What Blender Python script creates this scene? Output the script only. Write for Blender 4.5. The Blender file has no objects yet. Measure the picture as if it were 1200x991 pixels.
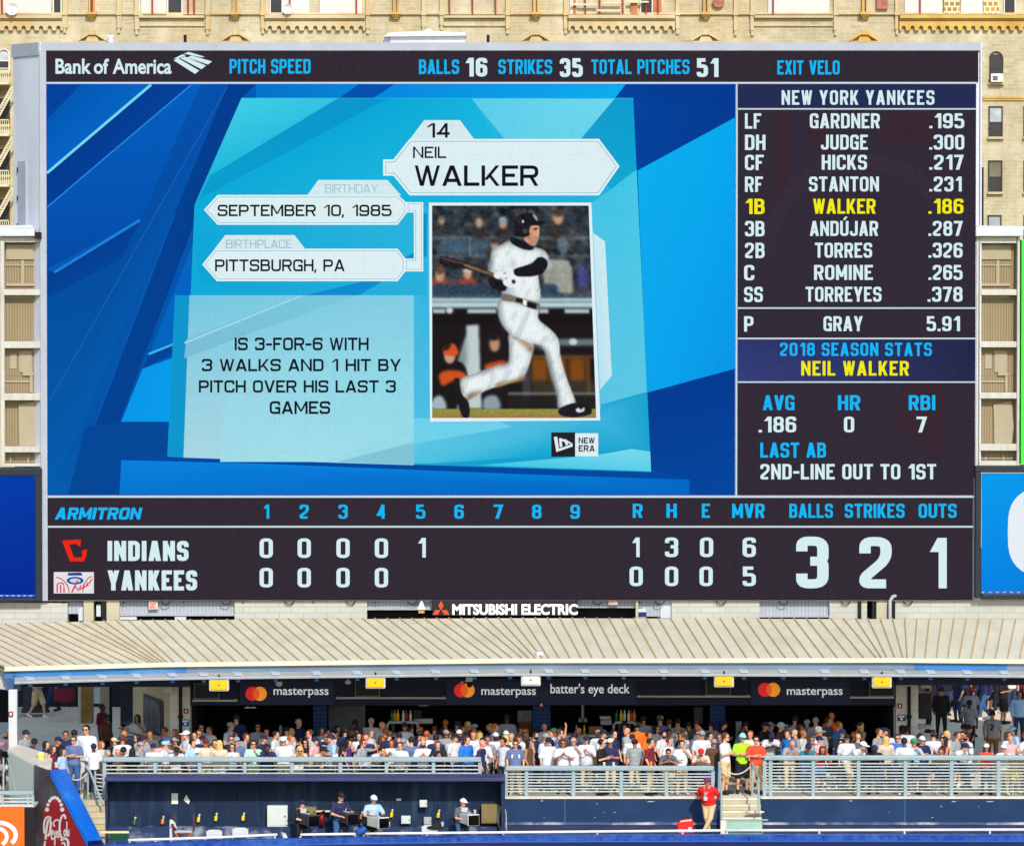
import bpy, bmesh, math, random
import numpy as np
from mathutils import Vector, Euler, Matrix

random.seed(7)
SC = bpy.context.scene
COL = SC.collection

# ------------------------------------------------------------------ camera, sky, sun, exposure
FPX, CAMY, CAMZ = 5310.0, -150.0, 16.0
PITCH = math.radians(1.8)
AX = Vector((0, math.cos(PITCH), -math.sin(PITCH)))
UP = Vector((0, math.sin(PITCH), math.cos(PITCH)))
CAMP = Vector((0, CAMY, CAMZ))
def _raw(p):
    r = Vector(p) - CAMP
    return 600 + FPX * r.x / r.dot(AX), 495.5 - FPX * r.dot(UP) / r.dot(AX)
SHIFT = 933.0 - _raw((0, -9.0, 0.0))[1]          # picture rows: the deck edge lies at row 933
def proj(p):
    x, y = _raw(p)
    return x, y + SHIFT
def P(px, py, Y):
    """world point on the vertical plane at depth Y seen at photo pixel px, py"""
    d = AX + UP * ((495.5 - (py - SHIFT)) / FPX) + Vector((1, 0, 0)) * ((px - 600) / FPX)
    return CAMP + d * ((Y - CAMY) / d.y)
def G(px, py, Z=0.0):
    d = AX + UP * ((495.5 - (py - SHIFT)) / FPX) + Vector((1, 0, 0)) * ((px - 600) / FPX)
    return CAMP + d * ((Z - CAMZ) / d.z)
cam = bpy.data.cameras.new('camera')
camo = bpy.data.objects.new('camera', cam); COL.objects.link(camo)
cam.sensor_width = 36.0; cam.sensor_fit = 'HORIZONTAL'
cam.lens = 36.0 * FPX / 1200.0
cam.shift_y = SHIFT / 1200.0
camo.location = CAMP; camo.rotation_euler = (math.radians(90) - PITCH, 0, 0)
cam.clip_start = 1.0; cam.clip_end = 4000.0
SC.camera = camo

EXPO = 0.40
SUN_EL, SUN_AZ = math.radians(33), math.radians(168)     # azimuth measured from +Y towards +X
W = bpy.data.worlds.new('World'); SC.world = W; W.use_nodes = True
nt = W.node_tree
sky = nt.nodes.new('ShaderNodeTexSky'); sky.sky_type = 'NISHITA'; sky.sun_disc = False
sky.sun_elevation = SUN_EL; sky.sun_rotation = SUN_AZ
bgn = nt.nodes['Background']; bgn.inputs[1].default_value = 0.15
nt.links.new(sky.outputs[0], bgn.inputs[0])
sl = bpy.data.lights.new('sun', 'SUN'); sl.energy = 2.7; sl.angle = math.radians(0.5); sl.color = (1, .955, .88)
so = bpy.data.objects.new('sun', sl); COL.objects.link(so)
SD = Vector((math.sin(SUN_AZ) * math.cos(SUN_EL), math.cos(SUN_AZ) * math.cos(SUN_EL), math.sin(SUN_EL)))
so.rotation_euler = SD.to_track_quat('Z', 'Y').to_euler(); so.location = SD * 200
SC.view_settings.view_transform = 'Standard'; SC.view_settings.look = 'None'
SC.view_settings.exposure = EXPO; SC.view_settings.gamma = 1.0; SC.view_settings.use_curve_mapping = False
SC.cycles.use_denoising = True
SC.cycles.max_bounces = 6; SC.cycles.transparent_max_bounces = 8

# ------------------------------------------------------------------ materials
def lin(c):
    return tuple(((v / 255) / 12.92 if v / 255 <= .04045 else ((v / 255 + .055) / 1.055) ** 2.4) for v in c[:3])
MATS = {}
def M(name, rgb, rough=.6, noise=.10, scale=3.0, metal=0.0, stain=None, bump=0.0):
    if name in MATS: return MATS[name]
    m = bpy.data.materials.new(name); m.use_nodes = True; MATS[name] = m
    n = m.node_tree; b = n.nodes['Principled BSDF']
    c = lin(rgb)
    b.inputs['Roughness'].default_value = rough; b.inputs['Metallic'].default_value = metal
    b.inputs['Specular IOR Level'].default_value = .3
    tc = n.nodes.new('ShaderNodeTexCoord')
    tx = n.nodes.new('ShaderNodeTexNoise'); tx.inputs['Scale'].default_value = scale; tx.inputs['Detail'].default_value = 5
    n.links.new(tc.outputs['Object'], tx.inputs['Vector'])
    cr = n.nodes.new('ShaderNodeValToRGB')
    cr.color_ramp.elements[0].position = .3; cr.color_ramp.elements[1].position = .7
    cr.color_ramp.elements[0].color = (*[v * (1 - noise) for v in c], 1)
    cr.color_ramp.elements[1].color = (*[min(1, v * (1 + noise)) for v in c], 1)
    n.links.new(tx.outputs['Fac'], cr.inputs[0])
    out = cr.outputs[0]
    if stain:
        t2 = n.nodes.new('ShaderNodeTexNoise'); t2.inputs['Scale'].default_value = stain[1]; t2.inputs['Detail'].default_value = 8
        mp = n.nodes.new('ShaderNodeMapping'); mp.inputs['Scale'].default_value = stain[3] if len(stain) > 3 else (1, 1, 1)
        n.links.new(tc.outputs['Object'], mp.inputs[0]); n.links.new(mp.outputs[0], t2.inputs['Vector'])
        r2 = n.nodes.new('ShaderNodeValToRGB'); r2.color_ramp.elements[0].position = .5; r2.color_ramp.elements[1].position = .72
        r2.color_ramp.elements[0].color = (0, 0, 0, 1); r2.color_ramp.elements[1].color = (stain[2],) * 3 + (1,)
        n.links.new(t2.outputs['Fac'], r2.inputs[0])
        mx = n.nodes.new('ShaderNodeMixRGB'); mx.inputs[2].default_value = (*lin(stain[0]), 1)
        n.links.new(r2.outputs[0], mx.inputs[0]); n.links.new(out, mx.inputs[1]); out = mx.outputs[0]
    n.links.new(out, b.inputs['Base Color'])
    if bump:
        bp = n.nodes.new('ShaderNodeBump'); bp.inputs['Strength'].default_value = bump
        n.links.new(tx.outputs['Fac'], bp.inputs['Height']); n.links.new(bp.outputs[0], b.inputs['Normal'])
    return m
def brick(name, c1, c2, mortar, bw, bh, msize=.008, rough=.85, stain=None, off=.5):
    if name in MATS: return MATS[name]
    m = bpy.data.materials.new(name); m.use_nodes = True; MATS[name] = m
    n = m.node_tree; b = n.nodes['Principled BSDF']; b.inputs['Roughness'].default_value = rough
    b.inputs['Specular IOR Level'].default_value = .2
    tc = n.nodes.new('ShaderNodeTexCoord'); sp = n.nodes.new('ShaderNodeSeparateXYZ'); cb = n.nodes.new('ShaderNodeCombineXYZ')
    ad = n.nodes.new('ShaderNodeMath'); ad.operation = 'ADD'
    n.links.new(tc.outputs['Object'], sp.inputs[0]); n.links.new(sp.outputs[0], ad.inputs[0]); n.links.new(sp.outputs[1], ad.inputs[1])
    n.links.new(ad.outputs[0], cb.inputs[0]); n.links.new(sp.outputs[2], cb.inputs[1])
    t = n.nodes.new('ShaderNodeTexBrick'); t.offset = off
    t.inputs['Color1'].default_value = (*lin(c1), 1); t.inputs['Color2'].default_value = (*lin(c2), 1); t.inputs['Mortar'].default_value = (*lin(mortar), 1)
    t.inputs['Scale'].default_value = 1; t.inputs['Brick Width'].default_value = bw; t.inputs['Row Height'].default_value = bh
    t.inputs['Mortar Size'].default_value = msize; t.inputs['Bias'].default_value = 0
    n.links.new(cb.outputs[0], t.inputs['Vector'])
    out = t.outputs[0]
    if stain:
        for (sc_, scale, amt, zs) in stain:
            mp = n.nodes.new('ShaderNodeMapping'); mp.inputs['Scale'].default_value = (1, 1, zs)
            t2 = n.nodes.new('ShaderNodeTexNoise'); t2.inputs['Scale'].default_value = scale; t2.inputs['Detail'].default_value = 8; t2.inputs['Roughness'].default_value = .65
            n.links.new(tc.outputs['Object'], mp.inputs[0]); n.links.new(mp.outputs[0], t2.inputs['Vector'])
            r2 = n.nodes.new('ShaderNodeValToRGB'); r2.color_ramp.elements[0].position = .45; r2.color_ramp.elements[1].position = .7
            r2.color_ramp.elements[0].color = (0, 0, 0, 1); r2.color_ramp.elements[1].color = (amt,) * 3 + (1,)
            n.links.new(t2.outputs['Fac'], r2.inputs[0])
            mx = n.nodes.new('ShaderNodeMixRGB'); mx.inputs[2].default_value = (*lin(sc_), 1)
            n.links.new(r2.outputs[0], mx.inputs[0]); n.links.new(out, mx.inputs[1]); out = mx.outputs[0]
    n.links.new(out, b.inputs['Base Color'])
    return m
def glass(name, rgb, rough=.08):
    if name in MATS: return MATS[name]
    m = M(name, rgb, rough, .35, 1.2); m.node_tree.nodes['Principled BSDF'].inputs['Specular IOR Level'].default_value = .35
    return m
def glow_mat(name, rgb, s):
    if name in MATS: return MATS[name]
    m = bpy.data.materials.new(name); m.use_nodes = True; MATS[name] = m
    b = m.node_tree.nodes['Principled BSDF']; b.inputs['Base Color'].default_value = (*lin(rgb), 1)
    b.inputs['Emission Color'].default_value = (*lin(rgb), 1); b.inputs['Emission Strength'].default_value = s
    return m
def display(name, attr=True, grain=.05):
    """a light-emitting LED screen whose picture is a colour attribute, with the fine grain of its diodes"""
    if name in MATS: return MATS[name]
    m = bpy.data.materials.new(name); m.use_nodes = True; MATS[name] = m
    n = m.node_tree; b = n.nodes['Principled BSDF']
    b.inputs['Base Color'].default_value = (.001, .001, .001, 1); b.inputs['Roughness'].default_value = .8; b.inputs['Specular IOR Level'].default_value = .0
    at = n.nodes.new('ShaderNodeAttribute'); at.attribute_name = 'Col'
    tc = n.nodes.new('ShaderNodeTexCoord'); tx = n.nodes.new('ShaderNodeTexNoise'); tx.inputs['Scale'].default_value = 14; tx.inputs['Detail'].default_value = 3
    n.links.new(tc.outputs['Object'], tx.inputs['Vector'])
    mr = n.nodes.new('ShaderNodeMapRange'); mr.inputs[1].default_value = .25; mr.inputs[2].default_value = .75
    mr.inputs[3].default_value = 1 - grain; mr.inputs[4].default_value = 1 + grain
    n.links.new(tx.outputs['Fac'], mr.inputs[0])
    # module seams every 0.98 m
    br = n.nodes.new('ShaderNodeTexBrick'); br.offset = 0; br.inputs['Scale'].default_value = 1
    br.inputs['Brick Width'].default_value = .98; br.inputs['Row Height'].default_value = .98; br.inputs['Mortar Size'].default_value = .006
    br.inputs['Color1'].default_value = br.inputs['Color2'].default_value = (1, 1, 1, 1); br.inputs['Mortar'].default_value = (.9, .9, .9, 1)
    sp = n.nodes.new('ShaderNodeSeparateXYZ'); cb = n.nodes.new('ShaderNodeCombineXYZ')
    n.links.new(tc.outputs['Object'], sp.inputs[0]); n.links.new(sp.outputs[0], cb.inputs[0]); n.links.new(sp.outputs[2], cb.inputs[1]); n.links.new(cb.outputs[0], br.inputs['Vector'])
    v1 = n.nodes.new('ShaderNodeVectorMath'); v1.operation = 'SCALE'; n.links.new(at.outputs['Color'], v1.inputs[0]); n.links.new(mr.outputs[0], v1.inputs['Scale'])
    v2 = n.nodes.new('ShaderNodeVectorMath'); v2.operation = 'MULTIPLY'; n.links.new(v1.outputs[0], v2.inputs[0]); n.links.new(br.outputs[0], v2.inputs[1])
    n.links.new(v2.outputs[0], b.inputs['Emission Color']); b.inputs['Emission Strength'].default_value = 2 ** -EXPO
    return m

# ------------------------------------------------------------------ objects
def wloc(o):
    v = Vector((0, 0, 0))
    while o is not None:
        v += o.location; o = o.parent
    return v
def tag(o, label=None, cat=None, group=None, kind=None):
    if label: o['label'] = label
    if cat: o['category'] = cat
    if group: o['group'] = group
    if kind: o['kind'] = kind
    return o
def thing(name, label, cat, loc, group=None):
    o = bpy.data.objects.new(name, None); COL.objects.link(o); o.location = Vector(loc); o.empty_display_size = .2
    return tag(o, label, cat, group)
class MB:
    def __init__(s): s.v = []; s.f = []; s.m = []; s.c = {}; s.cur = 0
    def face(s, pts, col=None):
        i = len(s.v); s.v += [tuple(p) for p in pts]; s.f.append(tuple(range(i, i + len(pts)))); s.m.append(s.cur)
        if col is not None: s.c[len(s.f) - 1] = col
        return s
    def mesh(s, vs, fs):
        i = len(s.v); s.v += [tuple(p) for p in vs]; s.f += [tuple(i + k for k in f) for f in fs]; s.m += [s.cur] * len(fs); return s
    def box(s, a, b):
        x0, x1 = sorted((a[0], b[0])); y0, y1 = sorted((a[1], b[1])); z0, z1 = sorted((a[2], b[2]))
        return s.mesh([(x0,y0,z0),(x1,y0,z0),(x1,y1,z0),(x0,y1,z0),(x0,y0,z1),(x1,y0,z1),(x1,y1,z1),(x0,y1,z1)],
                      [(0,1,5,4),(1,2,6,5),(2,3,7,6),(3,0,4,7),(4,5,6,7),(3,2,1,0)])
    def pbox(s, x0, y0, x1, y1, Y, dep):
        """box whose front face fills the photo rectangle on plane Y and which runs dep metres back"""
        a = P(x0, y1, Y); b = P(x1, y0, Y); return s.box((a.x, Y, a.z), (b.x, Y + dep, b.z))
    def prism(s, front, vec):
        n = len(front); v = [Vector(p) for p in front]; w = [p + Vector(vec) for p in v]
        return s.mesh(v + w, [tuple(range(n)), tuple(range(2 * n - 1, n - 1, -1))] + [(i, n + i, n + (i + 1) % n, (i + 1) % n) for i in range(n)])
    def ppoly(s, pts, Y, dep):
        return s.prism([P(x, y, Y) for x, y in pts], (0, dep, 0))
    def tube(s, path, r, n=8):
        path = [Vector(p) for p in path]; rs = r if isinstance(r, (list, tuple)) else [r] * len(path); vs = []; fs = []
        for i, p in enumerate(path):
            t = (path[min(i + 1, len(path) - 1)] - path[max(i - 1, 0)]).normalized()
            a = t.orthogonal().normalized() if i == 0 else (a - t * a.dot(t)).normalized(); b = t.cross(a)
            vs += [p + (a * math.cos(k * 2 * math.pi / n) + b * math.sin(k * 2 * math.pi / n)) * rs[i] for k in range(n)]
        for i in range(len(path) - 1):
            fs += [(i * n + k, i * n + (k + 1) % n, (i + 1) * n + (k + 1) % n, (i + 1) * n + k) for k in range(n)]
        fs += [tuple(range(n))[::-1], tuple(range((len(path) - 1) * n, len(path) * n))]
        return s.mesh(vs, fs)
    def ball(s, c, r, seg=10, ring=6, sc=(1, 1, 1)):
        vs = []; fs = []
        for i in range(ring + 1):
            th = math.pi * i / ring
            vs += [(c[0] + r * sc[0] * math.sin(th) * math.cos(2 * math.pi * k / seg), c[1] + r * sc[1] * math.sin(th) * math.sin(2 * math.pi * k / seg), c[2] + r * sc[2] * math.cos(th)) for k in range(seg)]
        for i in range(ring):
            fs += [(i * seg + k, (i + 1) * seg + k, (i + 1) * seg + (k + 1) % seg, i * seg + (k + 1) % seg) for k in range(seg)]
        return s.mesh(vs, fs)
    def build(s, name, mats, parent=None, label=None, cat=None, group=None, kind=None, smooth=False, bevel=0, norm=True):
        if not isinstance(mats, (list, tuple)): mats = [mats]
        v = np.array(s.v, dtype=float)
        if parent is not None: off = wloc(parent)
        else: off = Vector(((v[:, 0].min() + v[:, 0].max()) / 2, (v[:, 1].min() + v[:, 1].max()) / 2, v[:, 2].min()))
        me = bpy.data.meshes.new(name); me.from_pydata((v - np.array(off)).tolist(), [], s.f)
        for m in mats: me.materials.append(m)
        me.polygons.foreach_set('material_index', s.m)
        if s.c:
            ca = me.color_attributes.new('Col', 'FLOAT_COLOR', 'CORNER')
            for pi, col in s.c.items():
                pl = me.polygons[pi]
                for j, li in enumerate(pl.loop_indices):
                    cc = col[j] if isinstance(col[0], (tuple, list)) else col
                    ca.data[li].color = (*lin(cc), 1)
        bm = bmesh.new(); bm.from_mesh(me)
        if norm: bmesh.ops.remove_doubles(bm, verts=bm.verts, dist=1e-5) if not s.c else None
        if norm and not s.c: bmesh.ops.recalc_face_normals(bm, faces=bm.faces)
        if bevel:
            es = [e for e in bm.edges if len(e.link_faces) == 2 and e.calc_face_angle(0) > .6]
            bmesh.ops.bevel(bm, geom=es, offset=bevel, segments=2, affect='EDGES', profile=.5)
        bm.to_mesh(me); bm.free()
        if smooth: me.polygons.foreach_set('use_smooth', [True] * len(me.polygons))
        o = bpy.data.objects.new(name, me); COL.objects.link(o)
        if parent is not None: o.parent = parent
        else: o.location = off
        return tag(o, label, cat, group, kind)
def kids(o): return [c for c in COL.objects if c.parent == o]
def copy_tree(o, parent=None):
    c = o.copy(); COL.objects.link(c); c.parent = parent
    for ch in list(o.children): copy_tree(ch, c)
    return c
# ------------------------------------------------------------------ lettering
D = 1
GL = {
 '0': (1, [('c', [(0,0),(1,0),(1,1),(0,1)])]), 'O': (1, [('c', [(0,0),(1,0),(1,1),(0,1)])]),
 '1': (.62, [('p', [(1,0),(1,1)]), ('d', (.05,.72), (.75,1))]),
 '2': (1, [('p', [(0,.72),(0,1),(1,1),(1,.58),(0,.16),(0,0),(1,0)])]),
 '3': (1, [('p', [(0,.76),(0,1),(1,1),(1,.53),(.4,.53)]), ('p', [(.4,.53),(1,.53),(1,0),(0,0),(0,.24)])]),
 '4': (1.05, [('s', [(.74,0),(.74,1)]), ('s', [(0,.24),(1.05,.24)]), ('d', (0,.2), (.6,1))]),
 '5': (1, [('s', [(.95,1),(.03,1),(.03,.5)]), ('p', [(.03,.6),(1,.6),(1,0),(0,0),(0,.22)])]),
 '6': (1, [('p', [(1,.78),(1,1),(0,1),(0,0),(1,0),(1,.58),(0,.58)])]),
 '7': (.95, [('s', [(0,1),(1,1)]), ('d', (.22,0), (.82,1))]),
 '8': (1, [('c', [(0,0),(1,0),(1,.53),(0,.53)]), ('c', [(.03,.53),(.97,.53),(.97,1),(.03,1)])]),
 '9': (1, [('p', [(0,.22),(0,0),(1,0),(1,1),(0,1),(0,.42),(1,.42)])]),
 'A': (1.12, [('d', (0,0), (.38,1)), ('d', (.78,0), (.4,1)), ('s', [(.2,.22),(.8,.22)])]),
 'B': (1, [('cs', [(0,0),(1,0),(1,.53),(0,.53)], (1,2)), ('cs', [(0,.53),(.95,.53),(.95,1),(0,1)], (1,2))]),
 'C': (1, [('p', [(1,.7),(1,1),(0,1),(0,0),(1,0),(1,.3)])]),
 'D': (1, [('cs', [(0,0),(1,0),(1,1),(0,1)], (1,2))]),
 'E': (.86, [('s', [(1,1),(0,1),(0,0),(1,0)]), ('s', [(0,.52),(.9,.52)])]),
 'F': (.84, [('s', [(1,1),(0,1),(0,0)]), ('s', [(0,.5),(.9,.5)])]),
 'G': (1, [('p', [(1,.72),(1,1),(0,1),(0,0),(1,0),(1,.2)]), ('s', [(1,0),(1,.46),(.52,.46)])]),
 'H': (1, [('s', [(0,0),(0,1)]), ('s', [(1,0),(1,1)]), ('s', [(0,.52),(1,.52)])]),
 'I': (.0, [('s', [(.5,0),(.5,1)])]),
 'J': (.9, [('p', [(1,1),(1,0),(0,0),(0,.28)])]),
 'K': (1.02, [('s', [(0,0),(0,1)]), ('d', (.12,.3), (.76,1)), ('d', (.78,0), (.3,.56))]),
 'L': (.82, [('s', [(0,1),(0,0),(1,0)])]),
 'M': (1.3, [('s', [(0,0),(0,1)]), ('s', [(1,0),(1,1)]), ('d', (.42,.2), (0,1)), ('d', (.42,.2), (.84,1))]),
 'N': (1.05, [('s', [(0,0),(0,1)]), ('s', [(1,0),(1,1)]), ('d', (.8,0), (0,1))]),
 'P': (1, [('s', [(0,0),(0,.6)]), ('cs', [(0,.44),(1,.44),(1,1),(0,1)], (1,2))]),
 'R': (1.02, [('s', [(0,0),(0,.6)]), ('cs', [(0,.46),(1,.46),(1,1),(0,1)], (1,2)), ('d', (.78,0), (.45,.5))]),
 'S': (1, [('p', [(1,.74),(1,1),(0,1),(0,.52),(1,.52),(1,0),(0,0),(0,.26)])]),
 'T': (.95, [('s', [(0,1),(1,1)]), ('s', [(.5,0),(.5,1)])]),
 'U': (1, [('p', [(0,1),(0,0),(1,0),(1,1)])]),
 'V': (1.08, [('d', (.38,0), (0,1)), ('d', (.4,0), (.78,1))]),
 'W': (1.5, [('d', (.2,0), (0,1)), ('d', (.22,0), (.42,1)), ('d', (.6,0), (.42,1)), ('d', (.62,0), (.84,1))]),
 'X': (1.05, [('d', (0,0), (.78,1)), ('d', (.78,0), (0,1))]),
 'Y': (1.08, [('s', [(.5,0),(.5,.45)]), ('d', (.38,.38), (0,1)), ('d', (.4,.38), (.78,1))]),
 'Z': (.95, [('s', [(0,1),(1,1)]), ('s', [(0,0),(1,0)]), ('d', (0,0), (.78,1))]),
 '.': (0, [('dot', 0)]), ',': (0, [('com', 0)]), '-': (.5, [('s', [(0,.45),(1,.45)])]), "'": (0, [('apo', 0)]),
}
GL['Ú'] = (1, GL['U'][1] + [('acc', 0)])
def _round(pts, r, closed, only=None):
    out = []; n = len(pts)
    for i, p in enumerate(pts):
        p = Vector((*p, 0))
        if (not closed and i in (0, n - 1)) or (only is not None and i not in only):
            out.append(p); continue
        a = Vector((*pts[(i - 1) % n], 0)) - p; b = Vector((*pts[(i + 1) % n], 0)) - p
        rr = min(r, a.length * .5, b.length * .5)
        p0 = p + a.normalized() * rr; p1 = p + b.normalized() * rr
        for k in range(6):
            t = k / 5; out.append(p0 * (1 - t) ** 2 + p * 2 * t * (1 - t) + p1 * t * t)
    return out
def _ribbon(pts, t, closed):
    n = len(pts); L = []; R = []
    for i in range(n):
        a = pts[i] - pts[i - 1] if (i > 0 or closed) else pts[1] - pts[0]
        b = pts[(i + 1) % n] - pts[i] if (i < n - 1 or closed) else a
        if a.length < 1e-9: a = b
        if b.length < 1e-9: b = a
        na = Vector((-a.y, a.x, 0)).normalized(); nb = Vector((-b.y, b.x, 0)).normalized()
        m = (na + nb)
        m = na if m.length < 1e-6 else m.normalized()
        s = t / 2 / max(.35, m.dot(na)); L.append(pts[i] + m * s); R.append(pts[i] - m * s)
    q = []
    for i in range(n if closed else n - 1):
        j = (i + 1) % n; q.append([L[i], L[j], R[j], R[i]])
    return q
def stroke_quads(txt, h=1.0, w=.5, t=.17, gap=.13, rad=.28, space=.3):
    """letters drawn as constant-width strokes on rounded rectangles; returns quads and the total width"""
    x = 0; quads = []
    for ch in txt:
        if ch == ' ': x += space; continue
        gw, st = GL[ch]; ww = max(gw * (w - t), 0) + t          # outer glyph width
        mp = lambda p: (x + t / 2 + p[0] * (ww - t), t / 2 + p[1] * (h - t))
        for s in st:
            if s[0] in 'pcs' or s[0] == 'cs':
                pts = [mp(p) for p in s[1]]; closed = s[0] in ('c', 'cs')
                if s[0] == 's':
                    pl = [Vector((*p, 0)) for p in pts]
                    # square ends reach the letter's box
                    def ext(a, b):
                        d = (a - b).normalized(); q = a.copy()
                        for k in (0,):
                            if abs(d.y) > .9 and (abs(a.y - t / 2) < 1e-6 or abs(a.y - (h - t / 2)) < 1e-6): q = a + d * t / 2
                            if abs(d.x) > .9 and (abs(a.x - (x + t / 2)) < 1e-6 or abs(a.x - (x + ww - t / 2)) < 1e-6): q = a + d * t / 2
                        return q
                    pl[0] = ext(pl[0], pl[1]); pl[-1] = ext(pl[-1], pl[-2]); quads += _ribbon(pl, t, False)
                else:
                    only = s[2] if s[0] == 'cs' else None
                    pl = _round(pts, rad * ww, closed, only)
                    if not closed:
                        for e, f in ((0, 1), (-1, -2)):
                            d = pl[e] - pl[f]
                            if abs(d.y) > abs(d.x) * 3 and (abs(pl[e].y - t / 2) < 1e-6 or abs(pl[e].y - (h - t / 2)) < 1e-6): pl[e] = pl[e] + d.normalized() * t / 2
                    quads += _ribbon(pl, t, closed)
            elif s[0] == 'd':
                (ax, ay), (bx, by) = s[1], s[2]; th = t * (1.1 if ch not in 'MWN' else .9)
                # outer box, horizontal cuts; ax, bx are left edges as a share of (width - th)/.78
                kx = (ww - th) / (.84 if ch in 'MW' else .78)
                A = Vector((x + ax * kx, ay * h, 0)); B = Vector((x + bx * kx, by * h, 0)); e = Vector((th, 0, 0))
                quads.append([A, A + e, B + e, B])
            elif s[0] == 'dot': quads.append([Vector((x, 0, 0)), Vector((x + t, 0, 0)), Vector((x + t, t, 0)), Vector((x, t, 0))])
            elif s[0] == 'com': quads.append([Vector((x - .06, -t * .8, 0)), Vector((x + t * .5, -t * .8, 0)), Vector((x + t, t, 0)), Vector((x, t, 0))])
            elif s[0] == 'apo': quads.append([Vector((x, h * .7, 0)), Vector((x + t * .7, h * .7, 0)), Vector((x + t, h, 0)), Vector((x, h, 0))])
            elif s[0] == 'acc': quads.append([Vector((x + ww * .35, h * 1.06, 0)), Vector((x + ww * .6, h * 1.06, 0)), Vector((x + ww * .9, h * 1.28, 0)), Vector((x + ww * .55, h * 1.28, 0))])
        x += ww + gap
    return quads, x - gap
def stroke_text(txt, rect, place, mats, parent, col=None, t=.19, w=.52, gap=.12, rad=.3, space=.32, shear=0.0, name='lettering', fit=True, mb=None):
    """rect = x0, top, x1, bottom in photo pixels of the surface; place maps a pixel to the surface"""
    x0, y0, x1, y1 = rect; q, tw = stroke_quads(txt, 1.0, w, t, gap, rad, space)
    own = mb is None; mb = mb or MB(); H = y1 - y0
    kx = (x1 - x0 - shear * H) / tw
    for quad in q: mb.face([place(x0 + p.x * kx + p.y * shear * H, y1 - p.y * H) for p in quad], col)
    return mb.build(name, mats, parent, norm=False) if own else mb
def font_mesh(txt, bold=.0, shear=0.0):
    c = bpy.data.curves.new('lettering', 'FONT'); c.body = txt; c.offset = bold; c.shear = shear; c.resolution_u = 4
    o = bpy.data.objects.new('lettering', c); COL.objects.link(o)
    dg = bpy.context.evaluated_depsgraph_get(); dg.update()
    me = bpy.data.meshes.new_from_object(o.evaluated_get(dg))
    v = np.array([tuple(p.co) for p in me.vertices]); f = [tuple(p.vertices) for p in me.polygons]
    bpy.data.objects.remove(o); bpy.data.curves.remove(c); bpy.data.meshes.remove(me)
    return v, f
def font_text(txt, rect, place, mats, parent, col=None, bold=.0, shear=0.0, name='lettering', mb=None):
    v, f = font_mesh(txt, bold, shear); x0, y0, x1, y1 = rect
    a, b = v.min(0), v.max(0); own = mb is None; mb = mb or MB()
    pt = [place(x0 + (p[0] - a[0]) / (b[0] - a[0]) * (x1 - x0), y1 - (p[1] - a[1]) / (b[1] - a[1]) * (y1 - y0)) for p in v]
    for fc in f: mb.face([pt[i] for i in fc], col)
    return mb.build(name, mats, parent, norm=False) if own else mb
# ------------------------------------------------------------------ the scoreboard
LED = display('led_display')
LEDD = display('led_display_dark', grain=.14)
CY, WH, YE, DK, NVY = (16,184,250), (214,238,242), (243,236,18), (50,42,52), (37,44,84)
FR = M('board_paint', (160,166,178), .5, .05, 1.5, stain=((150,150,160), .6, .35, (3, 3, .5)))
FRG = M('board_side_paint', (206,210,220), .55, .05, .8, stain=((150,152,160), .5, .3, (3, 3, .4)))
BLK = M('matt_black', (18,17,19), .7, .1)
def pl(k): return lambda x, y: P(x, y, -0.060 - 0.004 * k)
def quadpx(x0, y0, x1, y1): return [(x0,y1),(x1,y1),(x1,y0),(x0,y0)]
base = P(600, 702, 0)
board = thing('scoreboard', 'giant video scoreboard in a pale grey case, showing a batter card, line-up and inning scores', 'scoreboard', (0, 1.2, base.z))
# case: a solid with a splayed left return
mb = MB()
zt, zb = P(600, 50, 0).z, P(600, 704, 0).z
xl, xr = P(48, 400, 0).x, P(1150, 400, 0).x
xlb = P(15, 60, 1.5).x; xrb = P(1149, 60, 1.5).x
foot = [(xl, 0), (xr, 0), (xrb, 1.5), (xlb, 1.5)]
mb.prism([(x, y, zb) for x, y in foot], (0, 0, zt - zb))
case = mb.build('case', FRG, board, bevel=.03)
mb = MB()                                              # pale edge trim standing proud of the case front
for r in ((48.5,50,1149.5,59.4), (48.5,59.4,54,703.5), (1147,59.4,1149.5,560), (1140.6,560,1146,703.5)):
    a = P(r[0], r[3], -.055); b = P(r[2], r[1], -.055); mb.box((a.x, -.09, a.z), (b.x, 0.0, b.z))
mb.build('edge_trim', FR, board)
mb = MB(); a = P(20.5, 272, 2.5); b = P(30.5, 189, 2.5)
sd = (Vector((xl, 0, 0)) - Vector((xlb, 1.5, 0))).normalized(); nrm = Vector((sd.y, -sd.x, 0))
def side(u, z, out): return Vector((xlb, 1.5, 0)) + sd * u + nrm * out + Vector((0, 0, z))
ul = (sd.length and ((xl - xlb) ** 2 + 1.5 ** 2) ** .5)
door = MB()
def sidebox(m, u0, u1, z0, z1, out):
    m.prism([side(u0, z0, -.02), side(u1, z0, -.02), side(u1, z1, -.02), side(u0, z1, -.02)], nrm * (out + .02))
zd0, zd1 = P(26, 275, 1.2).z, P(26, 189, 1.2).z
sidebox(door, ul * .22, ul * .50, zd0, zd1, .05)
dr = door.build('access_door', FR, board)
hm = MB()
for f in (.12, .5, .88): sidebox(hm, ul * .205, ul * .225, zd0 + (zd1 - zd0) * f - .08, zd0 + (zd1 - zd0) * f + .08, .08)
hm.build('hinges', BLK, dr)
mb = MB(); sidebox(mb, -.02, ul - .03, zt - .42, zt + .01, .05); mb.build('edge_trim', FR, board)

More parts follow.
